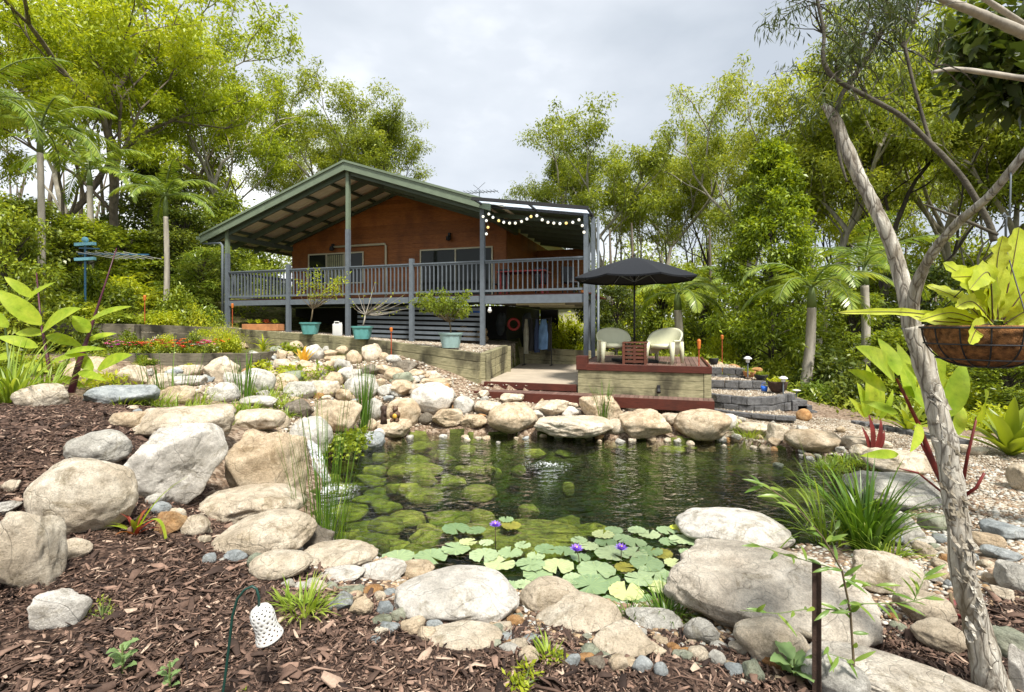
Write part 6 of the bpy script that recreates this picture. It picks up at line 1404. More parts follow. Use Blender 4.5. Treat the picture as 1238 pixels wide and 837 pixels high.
def paperbark():
    o = W(1200, 822, 2.3); r = empty('paperbark_tree', o, 0, 'leaning paperbark tree with pale flaking trunk in the right foreground', 'tree'); PB, TW = M['paperbark'], M['bark_twig']
    Y = 2.3
    limb([(1205, 850, 78, 2.28), (1197, 818, 62, Y), (1184, 765, 46, 2.31), (1168, 710, 42, 2.32), (1160, 650, 39, 2.33), (1151, 590, 38, 2.35), (1141, 525, 38, 2.37), (1122, 455, 36, 2.4), (1103, 395, 35, 2.43)], 'trunk', PB, r, o, .12, 10, 20)
    limb([(1106, 405, 32, 2.43), (1093, 352, 27, 2.46), (1079, 298, 24, 2.5), (1057, 250, 23, 2.53), (1036, 208, 22, 2.56), (1019, 168, 21, 2.6), (1007, 140, 18, 2.62), (994, 127, 9, 2.63)], 'limb', PB, r, o, .14, 8, 14, 3)
    limb([(1101, 400, 24, 2.43), (1107, 350, 21, 2.38), (1126, 308, 18, 2.28), (1160, 268, 17, 2.14), (1197, 236, 16, 2.0), (1240, 184, 17, 1.88), (1275, 140, 16, 1.82)], 'limb', PB, r, o, .1, 8, 12, 5)
    limb([(1202, 292, 18, 2.36), (1192, 262, 18, 2.37), (1161, 212, 17, 2.4), (1125, 174, 15, 2.44), (1090, 141, 13, 2.48), (1050, 118, 13, 2.52), (1012, 97, 12, 2.55), (996, 74, 11, 2.57), (996, 40, 9, 2.58), (988, 0, 8, 2.6), (984, -30, 6, 2.6)], 'branch', TW, r, o, .1, 6, 10, 7)
    limb([(1010, 146, 14, 2.62), (1017, 116, 13, 2.63), (1040, 82, 14, 2.65), (1064, 42, 14, 2.67), (1075, 18, 13, 2.68), (1062, -14, 9, 2.7)], 'branch', TW, r, o, .1, 6, 10, 8)
    limb([(1074, 24, 9, 2.68), (1090, 0, 7, 2.7), (1105, -25, 6, 2.72)], 'branch', TW, r, o); limb([(1126, 176, 10, 2.44), (1115, 140, 9, 2.46), (1102, 92, 9, 2.48), (1094, 56, 8, 2.5)], 'branch', TW, r, o)
    limb([(1094, 57, 5, 2.5), (1104, 32, 5, 2.5), (1112, -15, 4, 2.5)], 'branch', TW, r, o); limb([(1206, 284, 10, 2.35), (1170, 268, 9, 2.37), (1132, 253, 7, 2.38), (1117, 247, 3, 2.38)], 'branch', TW, r, o)
    limb([(1012, 150, 7, 2.6), (1014, 185, 8, 2.58), (1024, 220, 5, 2.55)], 'branch', TW, r, o); limb([(1035, 95, 6, 2.65), (1042, 55, 5, 2.68), (1058, 0, 4, 2.7)], 'branch', TW, r, o)
    limb([(1000, 128, 10, 2.62), (1002, 134, 12, 2.62), (1010, 142, 14, 2.6)], 'branch', TW, r, o)
    rng = np.random.RandomState(12); q = MB(); C = []; src = [(988, 5), (994, 40), (1040, 80), (1060, 45), (1072, 20), (1095, 60), (1104, 30), (1050, 118), (1012, 97), (1130, 80), (1050, 20), (1110, 0)]
    for i in range(95):
        x, y = src[i % len(src)]; a = rng.uniform(-3.5, .6); l = rng.uniform(25, 75); P = [W(x, y, 2.6) - o]; d = rng.normal() * .15
        for k in range(4): x += math.cos(a) * l / 4; y += math.sin(a) * l / 4 + k * 2; a += rng.normal() * .35; P.append(W(x, y, 2.6 + d * k / 2) - o)
        q.tube(P, [.0045, .0035, .0028, .002, .0012], 4, cap=False)
        if i % 5 < 4 and x < 1130: C.append(P[-1][:]); C.append(P[-2][:])
    q.build('twigs', TW, r); V = crown(rng, np.array(C), .075, 3800, .05, .13, .9, .9); fastmesh('foliage', V.reshape(-1, 3), 4, M['leaf_pb'], r)
    q = MB()      # loose flakes of paper bark
    for i in range(90):
        u = rng.rand() * 6; i0 = int(u); T_ = [(1197, 818), (1184, 765), (1168, 710), (1160, 650), (1151, 590), (1141, 525), (1122, 455), (1103, 395)]; a, b = T_[i0], T_[i0 + 1]; f = u - i0; x = a[0] + (b[0] - a[0]) * f + rng.uniform(-14, 14); y = a[1] + (b[1] - a[1]) * f
        c = W(x, y, 2.27 + .04 * abs((x - a[0]) / 20)) - o; w, h_ = rng.uniform(.004, .014), rng.uniform(.015, .05); t_ = rng.normal() * .3
        q.strip([[c + Vector((-w + t_ * k * .02, -.008 * k * k * rng.uniform(0, 1.5), -h_ * k / 2)), c + Vector((w * .8 + t_ * k * .02, -.006 * k * k, -h_ * k / 2))] for k in range(3)])
    q.build('bark_flakes', PB, r, solid=.0015)['kind'] = 'stuff'
M['leaf_pb'] = leafmat('leaf_pb', G_((.03, .05, .015), (.07, .10, .03), (.14, .17, .05)), .5, .3, vs=4)
paperbark()
def edge_tree():
    o = Vector((5.2, 4.0, .2)); r = empty('broad_leaf_tree', o, 0, 'broad leaved tree whose pale branches enter at the top right corner', 'tree'); PB = M['bark_pale']
    MB().tube([(0, 0, 0), (-.1, 0, 2.), (-.2, 0, 4.6)], [.16, .13, .1], 12).build('trunk', PB, r, smooth=True)
    limb([(1390, 110, 26, 4.), (1300, 66, 24, 3.8), (1238, 40, 21, 3.6), (1180, 15, 17, 3.5), (1130, -6, 12, 3.4), (1090, -40, 8, 3.4)], 'branch', PB, r, o); limb([(1390, 120, 20, 4.), (1300, 100, 15, 3.8), (1238, 95, 12, 3.6), (1160, 84, 9, 3.5), (1128, 87, 6, 3.4)], 'branch', PB, r, o)
    limb([(1238, 30, 12, 3.6), (1190, -2, 10, 3.5), (1160, -30, 8, 3.5)], 'branch', PB, r, o)
    rng = np.random.RandomState(3); C = np.array([(W(rng.uniform(1165, 1300), rng.uniform(20, 130), rng.uniform(4.2, 5.2)) - o)[:] for i in range(46)]); V = crown(rng, C, .26, 2600, .16, .45, .4, .8); fastmesh('crown', V.reshape(-1, 3), 4, M['leaf_dark'], r)
edge_tree()
# ---- hanging basket with nest fern
def basket():
    Y = 1.9; s = Y / F; o = W(1191, 396, Y); r = empty('hanging_basket', o, 0, 'coir lined wire hanging basket below the paperbark branch', 'hanging basket'); R0 = 58 * s; D0 = 47 * s
    prof = [(.02, -D0)] + [(R0 * math.sin(a) ** .75, -D0 * math.cos(a) ** .9) for a in (.15, .3, .5, .7, .9, 1.1, 1.25, 1.4, 1.5)] + [(R0 * 1.01, .0), (R0 * .97, .008), (R0 * .9, .004), (R0 * .85, -.03), (0, -.03)]
    q = MB(); q.lathe(prof, 64); V = q.v[0]; f = 1 + .035 * vnoise(V, 30, 2) + .02 * vnoise(V, 90, 5) - .03 * (abs(np.sin(np.arctan2(V[:, 1], V[:, 0]) * 7)) < .12); V[:, :2] *= f[:, None]; q.v[0] = V
    q.build('coir_liner', M['coir'], r, smooth=True); w = MB()
    for k in range(14):
        a = k * math.pi / 7; w.tube([(math.cos(a) * (p[0] * 1.03 + .002), math.sin(a) * (p[0] * 1.03 + .002), p[1] * 1.02) for p in prof[:11]], .0028, 5, cap=False)
    for (rr, z) in ((R0 * 1.045, .0), (R0 * .98, -D0 * .42), (R0 * .78, -D0 * .8), (R0 * .4, -D0 * .99)):
        w.tube([(math.cos(i * math.pi / 20) * (rr + .003), math.sin(i * math.pi / 20) * (rr + .003), z) for i in range(41)], .003 if z else .0045, 5, cap=False)
    w.build('wire_frame', M['black'], r)
    top = W(1216, 300, Y) - o; c = MB()
    for k in range(3): a = k * 2.1 + .4; c.tube([(math.cos(a) * R0, math.sin(a) * R0, 0), top], .0022, 5)
    c.build('chain', M['black'], r)
    c = MB(); c.tube([top, W(1216, 262, Y) - o, W(1214, 258, Y) - o, W(1212, 262, Y) - o], .004, 6); c.tube([W(1221, 262, Y) - o, W(1221, 250, Y) - o, W(1222, 215, Y) - o, W(1222, 205, Y + .03) - o], .003, 6); c.tube([W(1212, 262, Y) - o, W(1221, 262, Y) - o], .003, 6); c.build('hook_wire', M['paint_grey'], r, smooth=True)
    f = empty('nest_fern', o + Vector((0, 0, -.02)), 0, 'lime green nest fern with wavy fronds growing in the hanging basket', 'fern'); oo = f.location; rng = np.random.RandomState(2)
    FR = [((1190, 392), (1100, 378), (1012, 378), 9, -.1), ((1188, 390), (1130, 388), (1082, 374), 11, .1), ((1192, 388), (1168, 340), (1140, 318), 26, .05), ((1195, 388), (1190, 340), (1150, 335), 28, -.12), ((1200, 388), (1195, 330), (1172, 350), 26, -.16),
          ((1210, 386), (1222, 330), (1232, 275), 40, .05), ((1206, 386), (1205, 320), (1212, 285), 30, -.05), ((1212, 388), (1240, 350), (1290, 300), 30, -.05), ((1200, 390), (1176, 365), (1155, 372), 18, -.15), ((1196, 392), (1182, 396), (1172, 416), 18, -.2),
          ((1216, 390), (1250, 370), (1285, 350), 26, -.1), ((1204, 386), (1215, 340), (1248, 300), 34, .12), ((1190, 388), (1160, 362), (1120, 345), 20, .12), ((1214, 392), (1262, 380), (1310, 372), 20, .05), ((1186, 390), (1150, 378), (1110, 388), 14, -.08)]
    for i, (a, b, c_, w_, d) in enumerate(FR):
        P = smooth_path([(a[0], a[1], 0), (b[0], b[1], d * .5), (c_[0], c_[1], d)], 10); pts = [W(x, y, Y + dd) - oo for x, y, dd in P]; n = len(pts); rows = []
        for j, p in enumerate(pts):
            t_ = (pts[min(j + 1, n - 1)] - pts[max(j - 1, 0)]).normalized(); sd = t_.cross(Vector((.15, -1, .35))).normalized(); nn_ = sd.cross(t_); v = j / (n - 1); k = w_ / 2 * s * (math.sin(math.pi * min(1, v * .93 + .07)) ** .6) * (1 + .12 * math.sin(j * 1.9 + i)); wv = .16 * k * math.sin(j * 1.6 + i)
            rows.append([p - sd * k + nn_ * (k * .2 + wv), p - sd * k * .5 + nn_ * k * .05, p - nn_ * .001, p + sd * k * .5 + nn_ * k * .05, p + sd * k + nn_ * (k * .2 - wv)])
        fr = MB().strip(rows).build('frond', M['leaf_nest'], f, smooth=True); MB().tube([p - Vector((0, .0015, 0)) for p in pts], [.0026 * (1 - .8 * j / n) for j in range(n)], 5).build('midrib', M['stem_purple'] if i % 2 else M['stem'], fr)
M['leaf_nest'] = leafmat('leaf_nest', G_((.26, .36, .03), (.46, .54, .05), (.60, .64, .12)), .4, .45, vs=8, spec=.3, spots=25)
basket()
# ---- water lilies
def lilies():
    m, t = newmat('pad'); oc = nn(t, 'ShaderNodeTexCoord').outputs['Object']; sp = nn(t, 'ShaderNodeSeparateXYZ'); t.links.new(oc, sp.inputs[0])
    an = nn(t, 'ShaderNodeMath', operation='ARCTAN2'); t.links.new(sp.outputs[1], an.inputs[0]); t.links.new(sp.outputs[0], an.inputs[1]); mu = nn(t, 'ShaderNodeMath', operation='MULTIPLY'); t.links.new(an.outputs[0], mu.inputs[0]); mu.inputs[1].default_value = 13; sn = nn(t, 'ShaderNodeMath', operation='SINE'); t.links.new(mu.outputs[0], sn.inputs[0])
    vein = ramp(t, sn.outputs[0], [(0, (1, 1, 1)), (.9, (1, 1, 1)), (.99, (1.4, 1.3, 1.1))]); oi = nn(t, 'ShaderNodeObjectInfo'); base = ramp(t, oi.outputs['Random'], [(0, (.14, .22, .10)), (.4, (.24, .33, .17)), (.75, (.33, .41, .23)), (1, (.42, .46, .2))])
    n_ = noise(t, coords(t), 16, 6, .7); col = mixc(t, .7, base, ramp(t, n_, [(.3, (.45, .45, .3)), (.45, (1, 1, 1)), (.7, (1.2, 1.15, 1.1))]), 'MULTIPLY'); col = mixc(t, 1, col, vein, 'MULTIPLY'); bsdf(t, col, .28, n_, .3, .006, 0, .6); M['pad'] = m
    M['pad_bronze'] = simple('pad_bronze', (.2, .19, .03), .35, .4, 12, .1); M['pad_yellow'] = simple('pad_yellow', (.5, .55, .06), .35, .4, 12, .1)
    PD = [(551, 639, 33), (575, 641, 25), (551, 663, 35), (481, 674, 41), (521, 673, 40), (585, 671, 36), (604, 681, 38), (617, 668, 30), (641, 682, 36), (650, 694, 36), (674, 684, 40), (660, 664, 28), (682, 666, 26), (721, 689, 47), (729, 646, 27), (733, 656, 28), (740, 669, 42), (755, 686, 24),
          (753, 651, 24), (768, 656, 28), (768, 668, 30), (785, 646, 26), (787, 666, 28), (782, 681, 40), (792, 694, 40), (714, 707, 46), (757, 715, 42), (617, 708, 22), (633, 706, 22), (612, 628, 18), (618, 635, 24), (806, 641, 24), (822, 652, 26), (808, 655, 22), (832, 668, 22), (816, 681, 26), (798, 710, 30),
          (780, 727, 32), (812, 697, 24), (742, 641, 22), (712, 660, 24), (700, 653, 20), (694, 700, 28), (665, 706, 28), (702, 674, 24), (632, 659, 20), (648, 672, 22), (566, 655, 22), (800, 669, 26), (770, 641, 22), (820, 638, 20), (735, 700, 30), (772, 700, 34), (838, 655, 22), (742, 727, 30), (588, 656, 18)]
    rng = np.random.RandomState(6)
    for i, (x, y, w) in enumerate(PD):
        p = onz(x, y, .012 + .004 * (i % 3)); rr = w / 2 * p.y / F; n = 40; rows = []; cut = .16
        for j in range(n + 1):
            a = cut + (2 * math.pi - 2 * cut) * j / n; k = 1 + .025 * math.sin(a * 9 + i) + .012 * math.sin(a * 23); lift = .02 * max(0, math.sin(a * 2 + i)) ** 3
            rows.append([(0, 0, .0)] + [(math.cos(a) * rr * k * u, math.sin(a) * rr * k * u, .004 * math.sin(a * 14) * u * u + lift * rr * 3 * u ** 4) for u in (.3, .6, .85, 1)])
        mt = 'pad_bronze' if i in (17, 30, 48) else 'pad_yellow' if i in (50,) else 'pad'
        ob = MB().strip(rows).build('lily_pad', M[mt], None, smooth=True, loc=p); ob.rotation_euler = (rng.normal() * .02, rng.normal() * .02, rng.uniform(0, 6.28))
        tag(ob, {17: 'bronze green lily pad tilted near the rightmost purple flower', 30: 'bronze lily pad beside the far left purple flower', 48: 'bronze lily pad at the right side of the raft', 50: 'yellow green lily pad at the far right of the raft'}.get(i, 'round notched green lily pad floating in the raft at the near side of the pond'), 'lily pad', 'lily pads on the near side of the pond')
    M['petal'] = simple('petal', (.32, .16, .75), .5, .2, 8, .05); M['stamen'] = simple('stamen', (.8, .55, .08), .5, .2, 8, .05)
    for (x, y, bx, by, lab) in ((599, 636, 599, 654, 'purple water lily flower on a tall stem over the far left pads'), (697, 665, 701, 682, 'purple water lily flower over the middle of the pads'), (751, 664, 751, 678, 'purple water lily flower at the right of the pads')):
        b = onz(bx, by, 0); o = b; r = empty('water_lily_flower', b, 0, lab, 'flower'); t = W(x, y, b.y) - b; MB().tube([(0, 0, -.1), (t.x * .3, 0, t.z * .5), tuple(t)], .004, 6).build('stem', M['stem'], r, smooth=True)
        for ring, (n, e_, l) in enumerate(((9, .35, .065), (9, .7, .06), (7, 1.05, .05))):
            for k in range(n):
                a = k * 2 * math.pi / n + ring * .35; d = Vector((math.cos(a) * math.cos(e_), math.sin(a) * math.cos(e_), math.sin(e_))); lens_leaf(t, t + d * l, .018, M['petal'], 'petal', r, arch=-.12, fold=.3, seg=4)
        MB().lathe([(0, 0), (.012, .005), (.014, .025), (.004, .03)], 8, 0, tuple(t)).build('stamens', M['stamen'], r)
lilies()
# ---- small waterfall and bubbling outlet
def falls():
    m, t = newmat('falling_water'); g = noise(t, mapv(t, coords(t), (1, 1, .12)), 60, 4, .7); b = nn(t, 'ShaderNodeBsdfPrincipled'); b.inputs['Base Color'].default_value = (.8, .85, .88, 1); b.inputs['Roughness'].default_value = .15
    tp = nn(t, 'ShaderNodeBsdfTransparent'); ms = nn(t, 'ShaderNodeMixShader'); t.links.new(ramp(t, g, [(.45, (.04, .04, .04)), (.66, (.55, .55, .55))]), ms.inputs[0]); t.links.new(tp.outputs[0], ms.inputs[1]); t.links.new(b.outputs[0], ms.inputs[2]); o_ = nn(t, 'ShaderNodeOutputMaterial'); t.links.new(ms.outputs[0], o_.inputs[0])
    pts = [(362, 531, 6.9), (372, 533, 6.75), (379, 540, 6.6), (384, 555, 6.5), (388, 572, 6.45), (392, 592, 6.4)]
    rows = []
    for i, (x, y, Y) in enumerate(pts):
        c = W(x, y, Y); w = .09 + .015 * i; rows.append([c + Vector((w * (k / 6 - .5) * 1.0, w * (k / 6 - .5) * .6 + .012 * math.sin(k * 2.3 + i), .01 * math.sin(k * 1.7 + i))) for k in range(7)])
    rows[-1] = [Vector((p.x, p.y, -.01)) for p in rows[-1]]
    tag(MB().strip(rows).build('small_waterfall', m, None, smooth=True, solid=.004), 'thin sheet of water falling over the rocks into the left of the pond', 'waterfall')
    rs, fs = rock_shape(4, 'flat', 555); p = W(352, 536, 7.0); tag(idxmesh('boulder', rs * np.array([.28, .3, .1]), fs, M['rock_dark'], loc=p - Vector((0, 0, .09)), smooth=True), 'wet dark ledge stone carrying the little waterfall', 'boulder')
    rng = np.random.RandomState(3); fm, t = newmat('foam'); bsdf(t, (.8, .83, .85), .25, noise(t, coords(t), 60, 4), .8, .01)
    for c, n, rad, lab in ((onz(398, 592, 0), 600, .28, 'white foam where the little waterfall meets the pond'), (onz(662, 562, 0), 150, .26, 'white bubbling water in the middle of the pond')):
        D, Fi = ico(1); a = rng.uniform(0, 6.28, n); rr = rad * rng.rand(n) ** .8; s = rng.uniform(.003, .010, n) * (1.25 - rr / rad) ; P = np.stack([np.cos(a) * rr * 1.4, np.sin(a) * rr, s * .2 + .012 * np.exp(-(rr / rad * 3) ** 2) * rng.rand(n)], 1)
        V = D[None] * s[:, None, None] * np.array([1.6, 1.2, .45]) + P[:, None]; tag(idxmesh('foam', V.reshape(-1, 3), (np.arange(n)[:, None, None] * len(D) + Fi[None]).reshape(-1, 3), fm, loc=c, smooth=True), lab, 'foam', kind='stuff')
falls()
# ------------------------------------------------------------------ potted trees on the terrace
def pot_mesh(w, h, mt, parent, d=None):
    q = MB(); n = 40; prof = [(.36, 0), (.40, .25), (.44, .6), (.47, .86), (.52, .88), (.53, 1.0), (.47, 1.0), (.44, .85), (0, .84)]; V = []
    for r, z in prof:
        for j in range(n):
            a = 2 * math.pi * j / n; c, s = math.cos(a), math.sin(a); k = (abs(c) ** 4 + abs(s) ** 4) ** -.25; rib = 1 - (.03 if (j % 4 < 2 and .05 < z < .87) else 0)
            V.append((c * r * w * k * rib, s * r * w * .8 * k * rib, z * h))
    m = len(prof); q.add(V, [(i * n + j, i * n + (j + 1) % n, (i + 1) * n + (j + 1) % n, (i + 1) * n + j) for i in range(m - 1) for j in range(n)] + [tuple(range(n))[::-1]])
    o = q.build('pot', M[mt], parent); MB().lathe([(w * .42, h * .86), (w * .2, h * .88), (0, h * .88)], 16).build('potting_soil', M['soil'], o); return o
def potted(px, py, Y, wpx, mt, crownbox, nleaf, leaf, label, bare=0, seed=1, L=.07):
    g = W(px, py, Y); g.z = float(fu(np.array([g.x]), np.array([g.y]))[0]) + .05; s = Y / F; r = empty('potted_tree', g, 0, label, 'potted tree'); w = wpx * s; h = w * .62; pot_mesh(w * .95, h, mt, r)
    rng = np.random.RandomState(seed); x0, y0, x1, y1 = crownbox; q = MB(); T = []
    fk = Vector(((( x0 + x1) / 2 - px) * s * .2, 0, h + .25 * ((py - h / s) - y0) * s))
    q.tube([(0, 0, h * .8), (fk.x * .5 + .01, .01, (h + fk.z) / 2), tuple(fk)], [.022, .018, .015], 7)
    for i in range(22):
        tx = rng.uniform(x0, x1); ty = rng.uniform(y0, y1); t = Vector(((tx - px) * s, rng.normal() * .22 * (x1 - x0) * s, (py - ty) * s)); m = fk.lerp(t, .5) + Vector((rng.normal() * .04, 0, -.03))
        q.tube([tuple(fk), tuple(m), tuple(t)], [.011, .007, .003], 5, cap=False); T.append(t[:]); T.append(((t + m) / 2)[:])
    q.build('branches', M['bark_pale'] if bare else M['stem'], r, smooth=True); V = crown(rng, np.array(T), .13 if not bare else .08, nleaf, L, .5, .2, .8); fastmesh('foliage', V.reshape(-1, 3), 4, M[leaf], r)
potted(375, 409, 13.7, 23, 'teal', (357, 332, 424, 362), 620, 'leaf_lime', 'small yellow green tree in the leftmost teal pot on the terrace')
potted(438, 415, 12.8, 25, 'teal', (424, 345, 490, 385), 60, 'leaf_lime', 'nearly bare forked shrub in the middle teal pot on the terrace', 1, 5, .06)
potted(545, 425, 11.9, 29, 'teal_pale', (505, 357, 568, 386), 2600, 'leaf_mid', 'bushy green leaved tree in the pale teal pot near the wall corner', 0, 9, .07)
# planter box, jerrycan and pots under the verandah
def tplace(px, Y, py=None): g = G(px, Y); return g
p = G(318, 16.6); r = empty('planter_box', p, HA, 'low orange brick planter with small pots under the left verandah', 'planter'); MB().box(-.75, .75, -.15, .15, 0, .22).build('box', M['terracotta'], r, bevel=.01); MB().box(-.70, .70, -.11, .11, .221, .23).build('potting_soil', M['soil'], r)
for i, (x, mt, lf) in enumerate(((-.55, 'leaf_mid', 'grey green succulent in the planter box, leftmost'), (-.2, 'leaf_lime', 'small lime plant in the planter box'), (.15, 'brom_red', 'reddish succulent in the planter box'), (.5, 'leaf_mid', 'green rosette in the planter box, rightmost'))):
    rosette(lf, p + Vector((x * ce, -x * se, .23)), 14, .2, .06, mt, 40 + i, .1)
p = G(408, 14.9); r = empty('jerrycan', p, .3, 'white plastic jerrycan standing behind the potted trees', 'jerrycan'); q = MB(); q.box(-.14, .14, -.1, .1, 0, .38); q.build('can', M['white'], r, bevel=.03); q = MB(); q.tube([(-.09, 0, .37), (-.08, 0, .44), (.04, 0, .44), (.06, 0, .37)], .014, 6); q.build('handle', M['white'], r); MB().lathe([(0, .04), (.025, .04), (.025, 0)], 10, 0, (.1, 0, .38)).build('cap', M['white'], r)
# ------------------------------------------------------------------ festoon lights on the patio
def festoon():
    cols = [(.8, .75, .6), (.75, .3, .35), (.85, .6, .2), (.8, .78, .7)]; ms = []
    for i, c in enumerate(cols):
        m, t = newmat('bulb_glow'); b = bsdf(t, c, .25); b.inputs['Emission Color'].default_value = (*c, 1); b.inputs['Emission Strength'].default_value = .55; ms.append(m)
    pz = [(584, 262), (591, 259), (596, 263), (603, 267), (609, 269), (616, 270), (623, 270), (630.5, 268), (637, 265), (642, 262), (649, 261), (655.5, 266), (662.5, 269), (669.5, 270), (677, 270.5), (684.5, 270), (692.5, 269), (700, 266), (704, 273), (706, 281)]
    drop = [(588, 267), (590, 275), (588, 283)]; r = None; t_ = -.25
    pt = lambda px, py: Vector((HX, HYY, 0)) + Vector((sx(px, t_) * ce + t_ * se, -sx(px, t_) * se + t_ * ce, zpx(py, sx(px, t_), t_)))
    o = pt(*pz[0]); r = empty('festoon_lights', o, 0, 'string of coloured round bulbs draped along the patio roof front', 'string lights')
    MB().tube([pt(x, y - 2) - o for x, y in pz], .008, 5).build('cable', M['black'], r); MB().tube([pt(x, y - 2) - o for x, y in [(587, 262)] + drop], .008, 5).build('cable', M['black'], r)
    for i, (x, y) in enumerate(pz + drop):
        c = pt(x, y) - o; b = MB(); b.ball((0, 0, 0), .038, 10); bo = b.build('bulb', ms[(i * 7 + i // 3) % 4 if i % 3 == 0 else 0 if i % 2 else 3], r, smooth=True, loc=c); MB().lathe([(.018, .04), (.018, .075), (0, .08)], 8).build('socket', M['black'], bo)
festoon()
# ------------------------------------------------------------------ things under and on the verandah
def hl(s, t, z): return Vector((HX + s * ce + t * se, HYY - s * se + t * ce, z))
def at_house(px, t, z): return hl(sx(px, t), t, z)
def rack():
    g = at_house(650, 2.2, .735); r = empty('clothes_rack', g, HA, 'black rack of hanging clothes under the verandah beside the path', 'clothes rack'); q = MB()
    for x in (-.45, .45): q.tube([(x, 0, 0), (x, 0, 1.55)], .015, 6); q.tube([(x, -.2, .02), (x, .2, .02)], .015, 6)
    q.tube([(-.45, 0, 1.5), (.45, 0, 1.5)], .015, 6); q.build('frame', M['black'], r)
    rng = np.random.RandomState(2)
    for i, (x, mt, w, l, lab) in enumerate(((-.38, simple('cloth_grey', (.3, .29, .22), .9), .16, 1.1, 'pale olive coat hanging at the left of the rack'), (-.2, M['dark'], .15, 1., 'black coat hanging on the rack'), (-.02, simple('cloth_navy', (.04, .06, .12), .9), .17, 1.05, 'navy garment hanging on the rack'), (.2, simple('cloth_blue', (.13, .24, .42), .9), .3, .95, 'blue denim cover hanging at the right of the rack'), (.38, M['dark'], .12, 1., 'black bag hanging at the right end of the rack'))):
        rows = []
        for k in range(9):
            u = k / 8; ww = w * (.5 + .6 * min(1, u * 3)); rows.append([(ww * (math.cos(a) * .5), ww * .45 * math.sin(a) * (1 + .25 * math.sin(a * 5 + k)), -u * l + .01 * math.sin(a * 4)) for a in [2 * math.pi * j / 24 for j in range(25)]])
        o = MB().strip(rows).build('garment', mt, None, smooth=True, loc=g + Vector((x * ce, -x * se - .0, 1.47))); tag(o, lab, 'garment')
rack()
g = at_house(621, 2.0, 2.05); o = MB(); o.tube([(.17 * math.cos(i * math.pi / 12), 0, .17 * math.sin(i * math.pi / 12)) for i in range(25)], .045, 8); tag(o.build('red_ring', simple('ring_red', (.25, .02, .02), .5), None, smooth=True, loc=g), 'red float ring hanging in the shade under the verandah', 'float ring')
g = at_house(576, .9, 2.42); tag(MB().box(-.2, .2, -.05, .05, -.04, .04).build('blue_level', M['blue'], None, bevel=.01, loc=g), 'blue plastic case on the beam under the verandah', 'case')
g = at_house(592, -.05, 2.42); o = MB(); o.ball((0, 0, 0), .06, 12); o.box(-.03, .03, .03, .1, -.03, .1); tag(o.build('round_lamp', M['white'], None, smooth=True, loc=g), 'small round white lamp on the corner post', 'lamp')
for i, (px, lab) in enumerate(((605, 'dark coats hanging on the wall under the verandah'), (636, 'dark bag hanging left of the clothes rack'))):
    g = at_house(px, 2.6, 2.4); q = MB(); q.ball((0, 0, -.35), (.16, .12, .4), 12); q.ball((.1, .02, -.2), (.1, .08, .25), 10); tag(q.build('hanging_coat', simple('coat', (.05, .06, .065), .95, .4), None, smooth=True, loc=g), lab, 'coat')
p = h1(*hl(sx(572, .8), .8, 0)[:2]); g = at_house(572, .8, p); q = MB(); [q.ball((rnd.uniform(-.4, .4), rnd.uniform(-.15, .15), rnd.uniform(.05, .45)), (rnd.uniform(.08, .2), .1, rnd.uniform(.06, .12)), 8) for k in range(14)]; tag(q.build('rope_pile', simple('rope', (.25, .18, .1), .95, .4, 15, .5), None, smooth=True, loc=g), 'tangled pile of ropes and hoses in the shade behind the corner post', 'pile')
def balcony_set():
    red = simple('table_red', (.22, .02, .02), .4, .1)
    g = at_house(628, 1.3, 2.88); r = empty('patio_table', g, HA, 'dark red table standing on the patio end of the verandah', 'table'); MB().box(-.6, .9, -.4, .4, .71, .75).build('table_top', red, r, bevel=.01)
    for x in (-.5, .8):
        for y in (-.32, .32): MB().box(x - .03, x + .03, y - .03, y + .03, 0, .71).build('leg', red, r)
    for i, px in enumerate((606, 655, 690)):
        g = at_house(px, 1.9, 2.88); r = empty('patio_chair', g, HA + .3 * i, ['dark chair at the left end of the red patio table', 'dark chair behind the red patio table', 'dark chair near the right patio post'][i], 'chair')
        MB().box(-.22, .22, -.22, .22, .42, .46).build('seat', M['black'], r, bevel=.01); MB().box(-.22, .22, .2, .24, .46, .95).build('backrest', M['black'], r, bevel=.01)
        for x in (-.19, .19):
            for y in (-.19, .19): MB().box(x - .02, x + .02, y - .02, y + .02, 0, .42).build('leg', M['black'], r)
balcony_set()
def far_shed():
    g = G(690, 26); r = empty('garden_shed', g, -.2, 'small pale shed seen far behind through the gap under the house', 'shed'); MB().box(-1.6, 1.0, 0, 2, -.3, 2.2).build('wall', M['cream'], r); q = MB(); q.hexa([(-1.8, -.2, 2.2), (1.2, -.2, 2.2), (1.2, 2.2, 2.2), (-1.8, 2.2, 2.2), (-1.8, .9, 2.8), (1.2, .9, 2.8), (1.2, 1.1, 2.8), (-1.8, 1.1, 2.8)]); q.build('roof', M['roof_metal'], r)
    w = MB().box(-1.0, -.4, -.03, 0, .9, 1.6).build('window', M['cream'], r); MB().box(-.95, -.45, -.045, -.031, .95, 1.55).build('pane', M['glass'], w)
far_shed()
